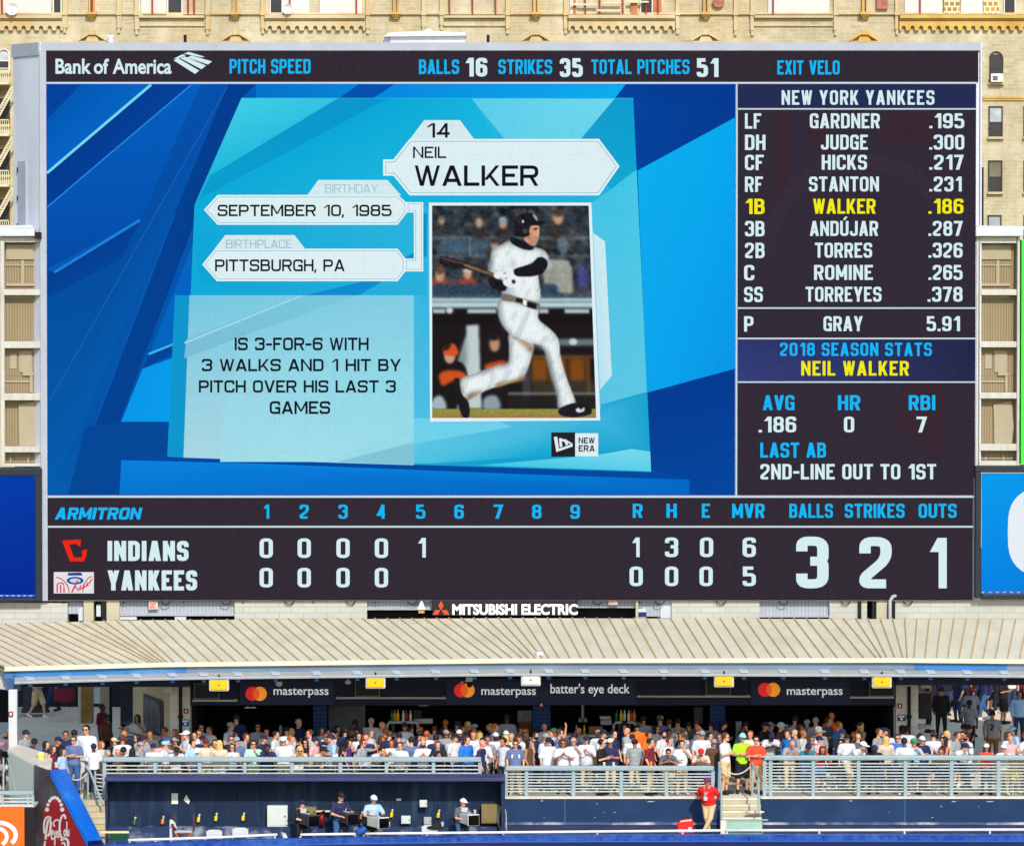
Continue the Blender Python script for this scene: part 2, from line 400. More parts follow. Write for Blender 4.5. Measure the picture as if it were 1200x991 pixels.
def panel(name, x0, y0, x1, y1, mats, col=None):
    mb = MB(); a = P(x0, y1, -.055); b = P(x1, y0, -.055)
    mb.mesh([(a.x,-.055,a.z),(b.x,-.055,a.z),(b.x,-.055,b.z),(a.x,-.055,b.z),(a.x,0,a.z),(b.x,0,a.z),(b.x,0,b.z),(a.x,0,b.z)],
            [(0,1,2,3),(1,5,6,2),(3,2,6,7),(0,3,7,4),(0,4,5,1)])
    if col:
        for i in range(5): mb.c[i] = col
    return mb.build(name, mats, board, norm=False)
header = panel('header_screen', 54.5, 60, 1146.5, 96.4, LEDD, DK)
mainscr = panel('main_screen', 54.5, 98.4, 862, 580, LED, (4,78,178))
lineup = panel('line_up_screen', 864.2, 98.4, 1144, 580, LEDD, (50,42,56))
scorescr = panel('inning_score_screen', 53, 583, 1140, 703, LEDD, DK)
mb = MB()                                             # white dividing rules of the screens
for r in ((54.5,96.3,1145,98.5), (53.5,580.8,1141,583)):
    a = P(r[0], r[3], -.07); b = P(r[2], r[1], -.07); mb.box((a.x, -.085, a.z), (b.x, -.056, b.z))
a = P(862.1, 580.7, -.07); b = P(864.2, 98.6, -.07); mb.box((a.x, -.085, a.z), (b.x, -.056, b.z))
for f in range(len(mb.f)): mb.c[f] = (205,222,230)
mb.build('divider', LED, board, norm=False)
def rule(parent, x0, y0, x1, y1, col=(205,222,230)):
    MB().face([pl(1)(x, y) for x, y in quadpx(x0, y0, x1, y1)], col).build('rule', LED, parent, norm=False)
def T(parent, txt, x0, y0, x1, y1, col=WH, t=.16, k=3, **kw):
    kw.setdefault('gap', .085); kw.setdefault('w', .5)
    return stroke_text(txt, (x0, y0, x1, y1), pl(k), LED, parent, col, t=t, **kw)

# header
for tx_, a_, b_, y_ in (('Bank', 65, 107, 69), ('of', 110, 127.5, 69), ('America', 132, 201, 69)): font_text(tx_, (a_, y_, b_, 87), pl(3), LED, header, WH, bold=.024)
mb = MB()
for q in ([(203,69.5),(211,66.5),(247,82),(240,85.5)], [(213,65.5),(219,63),(248.5,72),(241,76.5)], [(203.5,72),(210,70),(236,82),(229,87)],
          [(219,70),(223,66),(231,63.5),(227,68.5)], [(226,73.5),(230,69),(238,66.5),(234,71.5)]):
    pass
flag = [[(203,70.5),(208.5,68.2),(234.5,83.2),(229,87)], [(210.5,67.3),(215,65.4),(242,77.6),(236.5,81.4)], [(217,64.6),(221.5,62.8),(248.5,72),(244,76)],
        [(213,63.6),(216,62.6),(223,67),(219.5,68.4)], [(225.5,62.2),(229,63.4),(221.5,71.8),(218,70.2)]]
flag = [[(203.5,71),(209,68.6),(233.5,83),(228.5,86.8)], [(211.5,68.5),(216.5,66.4),(241.5,77.2),(236,81.4)], [(219.5,67.6),(224.5,65.4),(248.5,72.2),(243.8,75.9)],
        [(203.5,69.2),(214,63.8),(218,65.2),(208,69.2)], [(215.5,63.2),(221,61),(240,66.8),(236,67.4)]]
for q in flag: mb.face([pl(3)(*p) for p in q], WH)
mb.build('flag_emblem', LED, header, norm=False)
T(header, 'PITCH SPEED', 269,69.5,364,86.5, CY); T(header, 'BALLS', 491,70,538,87, CY); T(header, 'STRIKES', 584,70,647,87, CY)
T(header, 'TOTAL PITCHES', 693,70,808,87, CY); T(header, 'EXIT VELO', 911,71,984,87.5, CY)
T(header, '16', 545,68,571,90, WH, t=.19); T(header, '35', 656,68.5,683,90.5, WH, t=.19); T(header, '51', 816.5,68.5,842,90.5, WH, t=.19)

# line-up
mb = MB(); mb.face([pl(1)(x, y) for x, y in quadpx(864.6,99,1143.5,127)], NVY); mb.build('title_band', LEDD, lineup, norm=False)
mb = MB(); mb.face([pl(1)(x, y) for x, y in quadpx(864.6,397.5,1142.5,447)], [(52,62,124),(36,40,72),(34,38,70),(46,54,112)]); mb.build('title_band', LEDD, lineup, norm=False)
for y in (127.8, 361, 396.6, 447.6): rule(lineup, 864.6, y - .9, 1143.5, y + .9)
# the pale ghost of a round crest behind the names
mb = MB(); ring = []
def arc(cx, cy, rx, ry, a0, a1, n=24): return [(cx + rx * math.cos(math.radians(a0 + (a1 - a0) * i / n)), cy - ry * math.sin(math.radians(a0 + (a1 - a0) * i / n))) for i in range(n + 1)]
for cx, cy, ro, ri, c in ((1010, 300, 120, 102, (54,44,58)),):
    o_ = arc(cx, cy, ro, ro, 0, 180); i_ = arc(cx, cy, ri, ri, 0, 180)
    for k in range(24): mb.face([pl(.4)(*p) for p in (o_[k], o_[k + 1], i_[k + 1], i_[k])], c)
mb.build('ghost_crest', LEDD, lineup, norm=False); mb = MB()
for q in ([(905,130),(925,130),(925,230),(905,250)], [(945,140),(965,132),(985,180),(950,178)], [(1040,132),(1100,132),(1090,175),(1030,165)], [(1060,420),(1110,460),(1100,540),(1050,500)]):
    mb.face([pl(.2)(*p) for p in q], (55,39,49))
mb.build('ghost_letter', LEDD, lineup, norm=False)
T(lineup, 'NEW YORK YANKEES', 916,106,1095,123, WH, gap=.13)
rows = [('LF',892,'GARDNER',949,1031,'.195',1089,1130,133), ('DH',897,'JUDGE',962,1017,'.300',1089,1130,158), ('CF',895,'HICKS',963,1016,'.217',1089,1129,181.5),
        ('RF',894,'STANTON',948,1030,'.231',1089,1127,207), ('1B',896,'WALKER',953,1026,'.186',1088,1129,233), ('3B',896,'ANDÚJAR',949,1029,'.287',1088,1128,259),
        ('2B',896,'TORRES',955,1022,'.326',1088,1128,284.5), ('C',884,'ROMINE',954,1023,'.265',1088,1128,310.5), ('SS',894,'TORREYES',944,1033,'.378',1087,1128,336), ('P',883,'GRAY',965,1011,'5.91',1086,1125,370.5)]
for pos, px1, nm, nx0, nx1, av, ax0, ax1, y in rows:
    c = YE if nm == 'WALKER' else WH
    T(lineup, pos, 873 if pos not in ('C','SS','P') else 872, y, px1, y + 18, c); T(lineup, nm, nx0, y, nx1, y + 17.5, c); T(lineup, av, ax0, y, ax1, y + 17.5, c)
T(lineup, '2018 SEASON STATS', 914,401.5,1092,417, CY, gap=.12); T(lineup, 'NEIL WALKER', 939,423,1065,440, YE, gap=.12)
T(lineup, 'AVG', 894,463,931,480.5, CY); T(lineup, 'HR', 982,463,1008,480.5, CY); T(lineup, 'RBI', 1065,463,1096,480.5, CY)
T(lineup, '.186', 889,488,933,506.5); T(lineup, '0', 989,488,1001,506.5); T(lineup, '7', 1074,488,1086,506.5)
T(lineup, 'LAST AB', 891,518.5,968,536, CY); T(lineup, '2ND-LINE OUT TO 1ST', 891,543.5,1097,561.5)

# inning scores
rule(scorescr, 53.5, 615.9, 1140.5, 618)
T(scorescr, 'ARMITRON', 64,594.5,167,608.5, CY, shear=.22, t=.22, w=.72, rad=.2)
for i, x in enumerate((312,356.5,402,447,493,538,584,629,674)): T(scorescr, str(i + 1), x - (5.5 if i else 3.5), 591, x + (5.5 if i else 3.5), 607.5, CY)
for s, x0, x1 in (('R',741.5,753),('H',781,793),('E',822.5,832),('MVR',858,896),('BALLS',925,976),('STRIKES',990,1060),('OUTS',1076.5,1121)): T(scorescr, s, x0, 590, x1, 606.5, CY)
T(scorescr, 'INDIANS', 126,633.5,221,657, t=.2); T(scorescr, 'YANKEES', 126,668,231,691.5, t=.2)
for x in (312,356.5,402,447):
    for y in (630.5, 665): T(scorescr, '0', x - 7.8, y, x + 7.8, y + 23)
T(scorescr, '1', 489.5,630,499,653)
for s, x, y in (('1',745,629.5),('3',787,629.5),('0',828,629.5),('6',878,629.5),('0',745.5,663.5),('0',787,663.5),('0',827.5,663.5),('5',878,663.5)):
    hw = 4.6 if s == '1' else 7.8; T(scorescr, s, x - hw, y, x + hw, y + 23)
T(scorescr, '3', 933,628.5,971,689, t=.175); T(scorescr, '2', 1007,629,1045,689, t=.175); T(scorescr, '1', 1089,630,1109.5,689, t=.175)
mb = MB()                                            # red letter with bent arms
for q in ([(73,634),(79,632),(88,657),(82,657.5)], [(74,633),(92,632),(94,636.5),(76,638)], [(91,632.5),(95,632),(94,640),(90,638)], [(82,653),(100,653),(98,657.5),(84,657.5)], [(96,645),(102,643.5),(101,652),(96,656)]):
    mb.face([pl(3)(*p) for p in q], (240,38,18))
mb.build('club_letter', LED, scorescr, norm=False)
mb = MB(); mb.face([pl(2)(x, y) for x, y in quadpx(63,670,110,695)], (226,228,232))
def stripe(pts, wd, c, k):
    q = _ribbon([Vector((*p, 0)) for p in pts], wd, False)
    for f in q: mb.face([pl(k)(p.x, p.y) for p in f], c)
stripe(arc(64, 695, 17, 19, 4, 86, 10), 1.2, (215,60,50), 3); stripe(arc(109, 695, 12, 20, 94, 176, 10), 1.2, (215,60,50), 3)
stripe([(67,694),(67,685)], 1.6, (205,50,45), 3); stripe([(71,694),(71,685)], 1.6, (205,50,45), 3); stripe([(75,694),(75,687)], 1.6, (205,50,45), 3); stripe(arc(71,686,4,3.4,0,180,8), 1.4, (205,50,45), 3)
mb.face([pl(3)(*p) for p in [(80,671),(95,670.5),(97,674),(79,674)]], (30,60,150)); mb.face([pl(3)(*p) for p in arc(88, 680, 10, 4.6, 0, 360, 14)[:-1]], (40,80,160)); mb.face([pl(4)(*p) for p in arc(88, 680, 6.5, 2.6, 0, 360, 14)[:-1]], (200,212,230))
stripe([(84,694),(91,680)], 1.8, (215,50,45), 5); stripe([(88,687),(93,692)], 1.5, (215,50,45), 5)
for a_, b_ in (((93,690),(95,685)),((97,689),(98.5,684)),((101,687),(103,682)),((94,690),(104,685)),((104,684),(108,678))): stripe([a_, b_], 1.5, (215,50,45), 5)
mb.build('club_banner', LED, scorescr, norm=False)

# main picture: faceted blue background
mb = MB(); LAY = [0.0]
def poly(pts, col, k=None):
    LAY[0] += .3; mb.face([pl(LAY[0])(*p) for p in pts], col)
def band(a, b, wd, col):
    LAY[0] += .3
    for f in _ribbon([Vector((*a, 0)), Vector((*b, 0))], wd, False): mb.face([pl(LAY[0])(p.x, p.y) for p in f], col)
B1, B2, B3, B4 = (0,58,147), (0,87,179), (0,72,161), (0,106,202)
X0, X1, Y0, Y1 = 55.0, 861.2, 99.2, 579.4
poly([(X0,Y1),(X1,Y1),(X1,Y0),(X0,Y0)], [(0,81,165),(0,66,157),(0,66,157),(0,96,193)])
poly([(X0,140),(95,Y0),(X0,Y0)], (0,66,155))
poly([(X0,203),(X0,140),(95,Y0),(177,Y0)], [(0,100,195),(0,87,181),(0,87,181),(0,100,195)])
poly([(X0,243),(X0,203),(177,Y0),(224,Y0)], [(0,62,149),(0,58,143),(0,60,147),(0,64,155)])
poly([(X0,315),(X0,243),(224,Y0),(240,Y0),(165,257)], [(0,72,165),(0,83,179),(0,96,193),(0,94,189),(0,81,175)])
poly([(X0,350),(X0,315),(64,320),(165,257),(143,302)], [(0,68,151),(0,64,147),(0,62,145),(0,60,143),(0,68,153)])
poly([(X0,490),(X0,350),(143,302),(165,257),(235,Y0),(267,Y0),(205,250),(100,500),(80,579),(X0,579)], [(0,87,167),(0,79,157),(0,77,157),(0,77,159),(0,81,173),(0,79,171),(0,83,167),(0,83,165),(0,92,173),(0,92,173)])
poly([(110,500),(205,250),(267,Y0),(300,Y0),(283,115),(140,494)], [(0,66,147),(0,64,145),(0,60,143),(0,60,143),(0,60,143),(0,64,145)])
poly([(80,579),(100,500),(140,494),(200,494),(200,579)], (0,70,151))
poly([(142,494),(167,432),(222,412),(222,494)], [(4,150,232),(4,150,232),(4,158,238),(4,158,238)])
poly([(167,432),(175,415),(228,340),(228,400)], (0,66,149))
poly([(175,415),(228,280),(228,392)], (0,100,193))
band((55,203),(177,99.5), 3.0, (120,218,240)); band((55,243),(224,99.5), 1.4, (40,140,226)); band((64,319),(164,258), 3.0, (30,130,222)); band((58,470),(267,101), 1.0, (30,96,190)); band((174,415),(226,394), 2.6, (60,180,238)); band((110,500),(205,250), 1.0, (0,98,187))
poly([(300,115),(300,Y0),(480,Y0),(480,115)], [(0,113,202),(0,113,202),(4,140,226),(4,140,226)])
poly([(396,116),(420,Y0),(462,Y0),(436,116)], (0,81,173))
poly([(480,116),(480,Y0),(733,Y0),(720,116)], [(4,140,226),(4,140,226),(8,172,240),(8,172,240)])
poly([(720,116),(733,Y0),(X1,Y0),(X1,138),(747,200),(742,116)], [(0,64,155),(0,62,153),(0,58,143),(0,58,143),(0,64,157),(0,66,157)])
poly([(758,460),(747,200),(X1,138),(X1,432)], [(6,164,236),(10,172,240),(4,168,238),(4,150,230)])
poly([(763,553),(758,460),(X1,432),(X1,579.4),(700,579.4)], [(0,66,153),(0,60,147),(0,58,145),(0,70,159),(0,66,155)])
poly([(140,579.4),(142,539),(300,543),(600,555),(808,562),(808,579.4)], [(0,117,204),(6,128,224),(6,136,230),(0,128,214),(0,104,198),(0,100,195)])
poly([(142,539),(215,530),(763,550),(808,562),(600,555),(300,543)], (0,72,159))
# light card
CARD = [(215,536),(228,240),(283,115),(742,115),(763,553)]
poly(CARD, [(16,164,214),(14,172,218),(60,200,228),(40,186,224),(20,160,206)])
poly([(246,206),(283,115.4),(396,115.4)], [(30,184,220),(62,206,230),(50,196,226)])
poly([(233,234),(246,206),(396,115.4),(455,115.4)], [(6,158,206),(6,160,206),(6,150,204),(6,150,204)])
poly([(228,250),(230,240),(234,233.6),(455,115.4),(553,115.4),(600,190),(600,250)], [(10,170,216),(10,170,216),(10,172,216),(4,168,216),(20,178,222),(30,186,224),(20,178,222)])
poly([(597,170),(553,116),(720,116),(678,170)], [(96,208,234),(90,206,234),(112,214,238),(100,210,236)])
poly([(678,166),(720,116),(742,116),(746,198),(716,222)], [(24,160,206),(8,156,206),(8,156,206),(10,164,210),(20,166,210)])
poly([(700,480),(690,240),(716,222),(746,199),(758,459)], [(92,196,228),(70,196,230),(62,196,230),(70,200,232),(92,200,228)])
poly([(480,490),(480,240),(515,240),(515,490)], [(80,190,226),(30,176,222),(30,176,222),(70,190,226)])
poly([(484,500),(500,490),(704,490),(704,474),(758,459),(762,530),(620,535),(520,543),(484,543)], [(110,206,232),(100,200,230),(60,180,220),(34,170,214),(20,162,208),(20,164,208),(14,168,212),(12,168,212),(80,196,226)])
poly([(484,520),(600,500),(575,490),(484,490)], (110,208,234))
poly([(560,545),(700,533),(740,526),(762,529),(763,552)], [(60,196,226),(110,214,236),(130,220,238),(120,214,236),(90,206,232)])
poly([(236,330),(228,300),(228,243),(500,243),(500,346),(300,346)], [(12,164,212),(10,166,214),(12,172,218),(40,182,222),(40,176,220),(20,166,214)])
poly([(358,346),(420,331),(496,290),(496,250),(500,250),(500,300),(420,346)], (8,140,206))
# text box
poly([(196,535),(205,346),(223,346),(215,536)], (12,150,206))
poly([(215,536),(222,346),(485,346),(485,545)], [(168,214,226),(116,200,224),(130,206,228),(150,220,234)])
poly([(216,420),(218,398),(335,352),(352,346),(418,346),(300,388)], [(120,188,212),(124,192,214),(120,196,218),(120,198,220),(120,200,222),(120,194,216)])
band((216,402),(352,347), 1.6, (170,220,236))
poly([(258,541),(262,480),(285,400),(485,400),(485,500),(380,541)], [(160,220,232),(156,216,230),(140,210,228),(138,212,230),(150,218,232),(160,222,234)])
poly([(395,541),(485,518),(485,545)], (128,196,216))
PLT = (220,239,243); EDG = (158,200,220)
def plate(pts, col=PLT, inset=4.0, closed=True):
    c = Vector((sum(p[0] for p in pts) / len(pts), sum(p[1] for p in pts) / len(pts), 0))
    poly(pts, (232,243,246))
    n = len(pts); ins = []
    ar = sum(pts[i][0] * pts[(i + 1) % n][1] - pts[(i + 1) % n][0] * pts[i][1] for i in range(n)); sg = 1 if ar > 0 else -1
    for dist, cc in ((inset * .55, EDG), (inset * .85, col)):
        q = []
        for i in range(n):
            p = Vector(pts[i]); a = (p - Vector(pts[i - 1])).normalized(); b = (Vector(pts[(i + 1) % n]) - p).normalized()
            na = Vector((-a.y, a.x)) * sg; nb = Vector((-b.y, b.x)) * sg; m = (na + nb).normalized(); q.append(tuple(p + m * dist / max(.4, m.dot(na))))
        poly(q, cc)
plate([(449,187),(461,187),(480,163),(702,163),(726,195),(702,229),(480,229),(461,206),(449,206)])
poly([(480,163.8),(497,141),(539,141),(556,163.8)], (212,234,238))
plate([(476,237),(496,237),(496,318),(474,318),(474,303),(485,303),(485,249),(476,249)], inset=3)
plate([(239,246),(255,228.5),(466,228.5),(477,238),(477,249),(466,263.5),(255,263.5)], inset=3.4)
poly([(360,229.2),(373,211),(454,211),(470,229.2)], (212,234,238))
plate([(237,310),(252,291.5),(466,291.5),(475,303),(475,318),(466,329.5),(254,329.5)], inset=3.4)
poly([(251,292.2),(264,275.5),(345,275.5),(358,292.2)], (212,234,238))
poly([(695,273),(709,283),(717,440),(703,457)], [(200,232,242),(206,234,242),(196,230,240),(186,226,240)])
poly([(504,494),(502.5,237.5),(693,237.5),(703.5,492.5)], (222,240,246))
graphic = mb.build('picture_background', LED, mainscr, norm=False)
K0 = LAY[0] + 1
def TW(txt, x0, y0, x1, y1, col=(18,22,30), t=.15, w=.86, **kw):
    return stroke_text(txt, (x0, y0, x1, y1), pl(K0 + 1), LED, mainscr, col, t=t, w=w, gap=kw.pop('gap', .10), rad=.26, space=.5, **kw)
TW('14', 499,144.5,528,161.5, t=.17); TW('NEIL', 484,172,523,185.5, t=.16); TW('WALKER', 486,194,631,218, t=.17, gap=.1)
TW('SEPTEMBER 10, 1985', 255,240,459,253.5, t=.17); TW('PITTSBURGH, PA', 252,304,404,318, t=.17)
TW('BIRTHDAY', 381,216,443,226, (164,194,212), t=.11, w=.7); TW('BIRTHPLACE', 265,281,342,291, (150,188,208), t=.11, w=.7)
TW('IS 3-FOR-6 WITH', 275,395.5,432,410.5, t=.18); TW('3 WALKS AND 1 HIT BY', 236.5,420.5,470,435, t=.18)
TW('PITCH OVER HIS LAST 3', 233,445.5,464,460, t=.18); TW('GAMES', 316,470,387,485, t=.18)
mb = MB(); mb.face([pl(K0)(x, y) for x, y in quadpx(646,506.5,674.5,535)], (34,34,40)); mb.face([pl(K0 + 1)(x, y) for x, y in quadpx(674,507.5,701,534.5)], (222,238,242))
for q in ([(649,512),(653,511.5),(655,525.5),(671,520),(671,523),(652,529.5)], [(655,513.5),(658,513.2),(659,523),(656,524)], [(655,513.5),(664,515),(666,520.8),(663,521.8),(661.5,517.4),(658,516.8)], [(664,515.6),(671,519.5),(669,520.5),(664.5,518.2)]):
    mb.face([pl(K0 + 2)(*p) for p in q], (226,238,242))
stroke_text('NEW', (678,512.5,697,519.5), pl(K0 + 2), LED, None, (30,32,38), t=.2, w=.8, mb=mb); stroke_text('ERA', (678,521.5,697,529), pl(K0 + 2), LED, None, (30,32,38), t=.2, w=.8, mb=mb)
mb.build('sponsor_logo', LED, mainscr, norm=False)

# the photograph of the batter: a picture painted into the pixels of the LED wall
S = 2
gx, gy = np.meshgrid(np.arange(58, 750, 3.6 / S), np.arange(57, 954, 3.6 / S))
IMG = np.zeros(gx.shape + (3,)); rng = np.random.RandomState(3)
def blur(a, n):
    for _ in range(2):
        for ax in (0, 1):
            acc = np.zeros_like(a)
            for k in range(-n, n + 1): acc += np.take(a, np.clip(np.arange(a.shape[ax]) + k, 0, a.shape[ax] - 1), axis=ax)
            a = acc / (2 * n + 1)
    return a
def pmask(pts):
    m = np.zeros(gx.shape, bool); n = len(pts)
    for i in range(n):
        (xa, ya), (xb, yb) = pts[i], pts[(i + 1) % n]
        if ya == yb: continue
        c = ((ya > gy) != (yb > gy)) & (gx < (xb - xa) * (gy - ya) / (yb - ya) + xa); m ^= c
    return m.astype(float)
def smoothpoly(pts):
    q = []; n = len(pts)
    for i in range(n):
        p0, p1, p2, p3 = (np.array(pts[(i + k) % n], float) for k in (-1, 0, 1, 2))
        for t in (0, .25, .5, .75): q.append(tuple(.5 * ((2 * p1) + (-p0 + p2) * t + (2 * p0 - 5 * p1 + 4 * p2 - p3) * t * t + (-p0 + 3 * p1 - 3 * p2 + p3) * t ** 3)))
    return q
def paint(m, col, a=1.0, soft=0):
    global IMG
    if soft: m = blur(m, soft)
    IMG = IMG * (1 - (m * a)[..., None]) + (m * a)[..., None] * np.array(col, float)
def pp(pts, col, a=1.0, soft=1, sm=True): paint(pmask(smoothpoly(pts) if sm else pts), col, a, soft)
def el(cx, cy, rx, ry, col, a=1.0, soft=2): paint((((gx - cx) / rx) ** 2 + ((gy - cy) / ry) ** 2 < 1).astype(float), col, a, soft)
def rc(x0, y0, x1, y1, col, a=1.0, soft=1): paint(((gx >= x0) & (gx <= x1) & (gy >= y0) & (gy <= y1)).astype(float), col, a, soft)
IMG[:] = (40,46,52); nz = blur(rng.rand(*gx.shape), 6); nz = (nz - nz.mean()) / nz.std()
IMG += (nz * 9)[..., None] * np.array((1.1, 1, .9))
for _ in range(190):
    x, y = rng.uniform(60, 745), rng.uniform(60, 440); el(x, y, rng.uniform(5, 24), rng.uniform(5, 24), [(24,28,36),(58,66,74),(70,60,56),(36,52,66),(88,92,92)][rng.randint(5)], .6, 3)
rc(58,188,750,200, (108,122,126), .6, 3); rc(58,265,750,276, (112,124,128), .5, 3); rc(218,188,230,268, (110,124,130), .7, 2); rc(90,200,215,262, (66,98,122), .7, 4); rc(232,202,310,262, (64,92,112), .6, 4)
pp([(520,60),(540,60),(750,215),(750,235)], (96,104,104), .35, 3, False)
for x, y, r, hat in ((265,130,19,None),(370,132,20,(110,150,176)),(612,108,26,(60,46,36)),(92,350,25,(90,60,46)),(212,346,20,(190,176,160)),(330,222,19,(46,38,36)),(100,120,15,(80,84,70))):
    el(x, y + r * 2.1, r * 2.0, r * 1.7, (46,44,44) if y < 300 else (150,64,46), .9, 5); el(x, y, r * .85, r * 1.1, (188,150,122), .9, 3)
    if hat: el(x, y - r * .75, r * .95, r * .6, hat, .95, 3)
el(630,225,24,40, (112,138,150), .6, 4); el(712,355,24,52, (62,60,128), .9, 5); pp([(545,420),(540,310),(570,285),(650,285),(668,320),(668,430)], (150,152,140), .95, 3, False); rc(560,300,600,400, (120,124,118), .5, 6)
for x0, x1 in ((60,148),(160,290),(520,600)): pp([(x0,440),(x0 + 4,392),(x1 - 6,392),(x1,440)], (40,60,80), .95, 3)
rc(58,432,750,446, (58,84,100), .8, 3); rc(58,446,750,462, (150,180,190), 1, 2); rc(58,462,750,488, (172,194,198), 1, 3); rc(58,488,750,494, (110,128,132), .8, 2)
rc(58,494,750,920, (24,20,22), 1, 2); rc(58,508,750,560, (14,12,14), .6, 8)
for x0, x1 in ((60,115),(210,335),(520,560),(630,735)): rc(x0,494,x1,512, (190,206,206), .85, 2)
el(133,500,16,13, (196,208,206), .9, 2)
pp([(165,915),(168,720),(205,600),(205,562),(258,560),(268,915)], (176,190,190), 1, 3, False); pp([(165,720),(205,600),(205,700),(180,915),(165,915)], (96,98,98), .7, 6, False)
for x0 in (480, 560, 640): rc(x0, 700, x0 + 70, 800, (128,72,18), .85, 5)
rc(470,690,745,700, (150,96,30), .6, 3); rc(715,700,728,850, (140,84,24), .7, 3); rc(600,690,612,800, (70,44,22), .7, 3)
rc(600,620,750,648, (112,126,132), .8, 3); el(662,632,18,14, (190,204,206), .9, 2); rc(440,740,475,890, (58,62,70), .8, 3); rc(480,800,750,850, (70,62,46), .6, 6); rc(380,845,750,858, (120,124,120), .7, 2); rc(380,858,750,916, (30,27,28), .9, 3)
pp([(60,915),(62,760),(105,715),(180,718),(208,770),(206,860),(130,915)], (22,19,20), 1, 2); el(133,690,24,34, (186,142,118), 1, 2); pp([(106,680),(112,650),(150,640),(168,668),(166,688),(130,690)], (200,74,28), 1, 2); pp([(104,668),(116,642),(140,638),(128,664)], (24,20,22), .9, 2)
pp([(88,770),(125,752),(185,758),(205,780),(150,795),(105,818),(92,800)], (200,76,28), .95, 3); pp([(60,915),(64,870),(100,862),(118,915)], (150,168,178), 1, 3)
pp([(272,900),(280,690),(310,660),(350,662),(385,700),(380,840),(330,900)], (24,22,24), 1, 2); el(325,640,22,34, (170,130,106), 1, 3); el(322,612,24,15, (26,22,24), 1, 3); pp([(284,730),(325,716),(372,712),(372,742),(290,752)], (188,72,28), .95, 3); pp([(276,915),(280,868),(330,860),(345,915)], (140,158,168), .9, 3)
rc(58,914,750,956, (134,130,58), 1, 1); rc(58,940,750,956, (150,108,66), .8, 3); nz2 = blur(rng.rand(*gx.shape), 1); IMG += ((nz2 - .5) * 60 * (gy > 912))[..., None] * np.array((1, .9, .5))
WHT = (224,230,230); white = np.zeros(gx.shape)
def cloth(pts):
    global white
    m = pmask(smoothpoly(pts)); white = np.maximum(white, m); paint(m, WHT, 1, 1)
cloth([(388,590),(440,605),(490,640),(484,690),(448,780),(385,806),(285,838),(205,882),(178,845),(176,790),(240,765),(330,732),(384,712)])
pp([(388,596),(430,605),(490,645),(480,680),(450,650),(410,615)], (150,112,76), .75, 5); pp([(330,808),(400,792),(452,776),(440,796),(380,808),(330,824)], (176,130,66), .8, 3); pp([(205,878),(215,850),(270,838),(240,862)], (150,110,70), .7, 3)
cloth([(350,452),(430,465),(515,488),(516,535),(565,578),(600,622),(606,690),(632,790),(666,888),(660,906),(594,918),(586,850),(562,765),(534,662),(490,640),(405,606),(362,566),(342,510)])
pp([(342,500),(360,470),(380,560),(420,606),(370,572)], (170,182,190), .5, 5); pp([(540,660),(565,690),(592,850),(592,912),(584,850),(560,765)], (160,172,182), .6, 4); pp([(400,606),(470,622),(540,655),(530,668),(488,642)], (160,172,182), .6, 4)
cloth([(322,240),(360,222),(405,205),(450,236),(500,232),(550,248),(572,288),(578,312),(556,318),(520,345),(518,462),(365,434),(372,382),(332,362),(303,336),(312,285)])
pp([(500,285),(545,250),(572,288),(578,316),(556,320)], (190,202,206), .5, 3); pp([(365,434),(372,382),(410,400),(420,445)], (168,182,190), .6, 5); pp([(304,336),(312,285),(330,300),(335,362)], (176,190,196), .5, 4)
ed_ = blur(white, 9); ed2 = np.roll(np.roll(blur(white, 5), 7, 1), 4, 0)
IMG *= (1 - .34 * white * np.clip(1 - ed_, 0, .6) - .20 * white * np.clip(1 - ed2, 0, 1))[..., None] * np.array((1, 1, 1.0)) + (white * np.clip(1 - ed_, 0, .6) * .03)[..., None]
fo = blur(rng.rand(*gx.shape), 4); fo = (fo - fo.mean()) / fo.std(); fo = fo + np.roll(np.roll(fo, 9, 0), -5, 1) + np.roll(np.roll(fo, 18, 0), -10, 1); IMG -= (np.clip(fo, 0, 3.5) * 7 * blur(white, 1))[..., None] * np.array((1, .92, .82))
stp = (np.sin((gx * .93 + gy * .12) * .62) > .55) * blur(white, 1); IMG -= (stp * 20)[..., None] * np.array((1, .85, .6))
pp([(366,428),(430,444),(520,470),(512,496),(470,486),(420,466),(360,456)], (112,104,96), 1, 1); pp([(420,446),(450,452),(448,468),(420,462)], (20,20,24), 1, 1, False); pp([(470,462),(510,472),(506,494),(468,484)], (20,20,24), 1, 1, False); pp([(452,452),(468,458),(464,482),(450,474)], WHT, 1, 1, False)
pp([(405,192),(440,200),(500,230),(494,244),(462,242),(425,228),(402,210)], (22,21,26), 1, 1)
pp([(302,362),(340,360),(380,398),(368,418),(320,404)], (22,21,26), 1, 1)
pp([(414,328),(450,314),(492,300),(520,276),(548,278),(562,305),(540,340),(490,356),(425,354)], (20,19,24), 1, 1)
pp([(92,276),(104,271),(200,296),(332,346),(326,358),(190,320),(102,306),(90,292)], (34,24,26), 1, 1); pp([(205,303),(330,347),(326,355),(210,318)], (120,92,64), .9, 1); pp([(104,276),(190,298),(188,303),(104,283)], (104,92,90), .6, 1)
for x, y in ((345,352),(368,350),(392,346),(402,366),(384,382),(400,388)): el(x, y, 19, 15, (216,222,224), 1, 1)
for x, y in ((358,366),(380,364),(374,342)): el(x, y, 7, 4, (120,132,140), .8, 1)
el(412,378,8,9, (30,26,30), 1, 1)
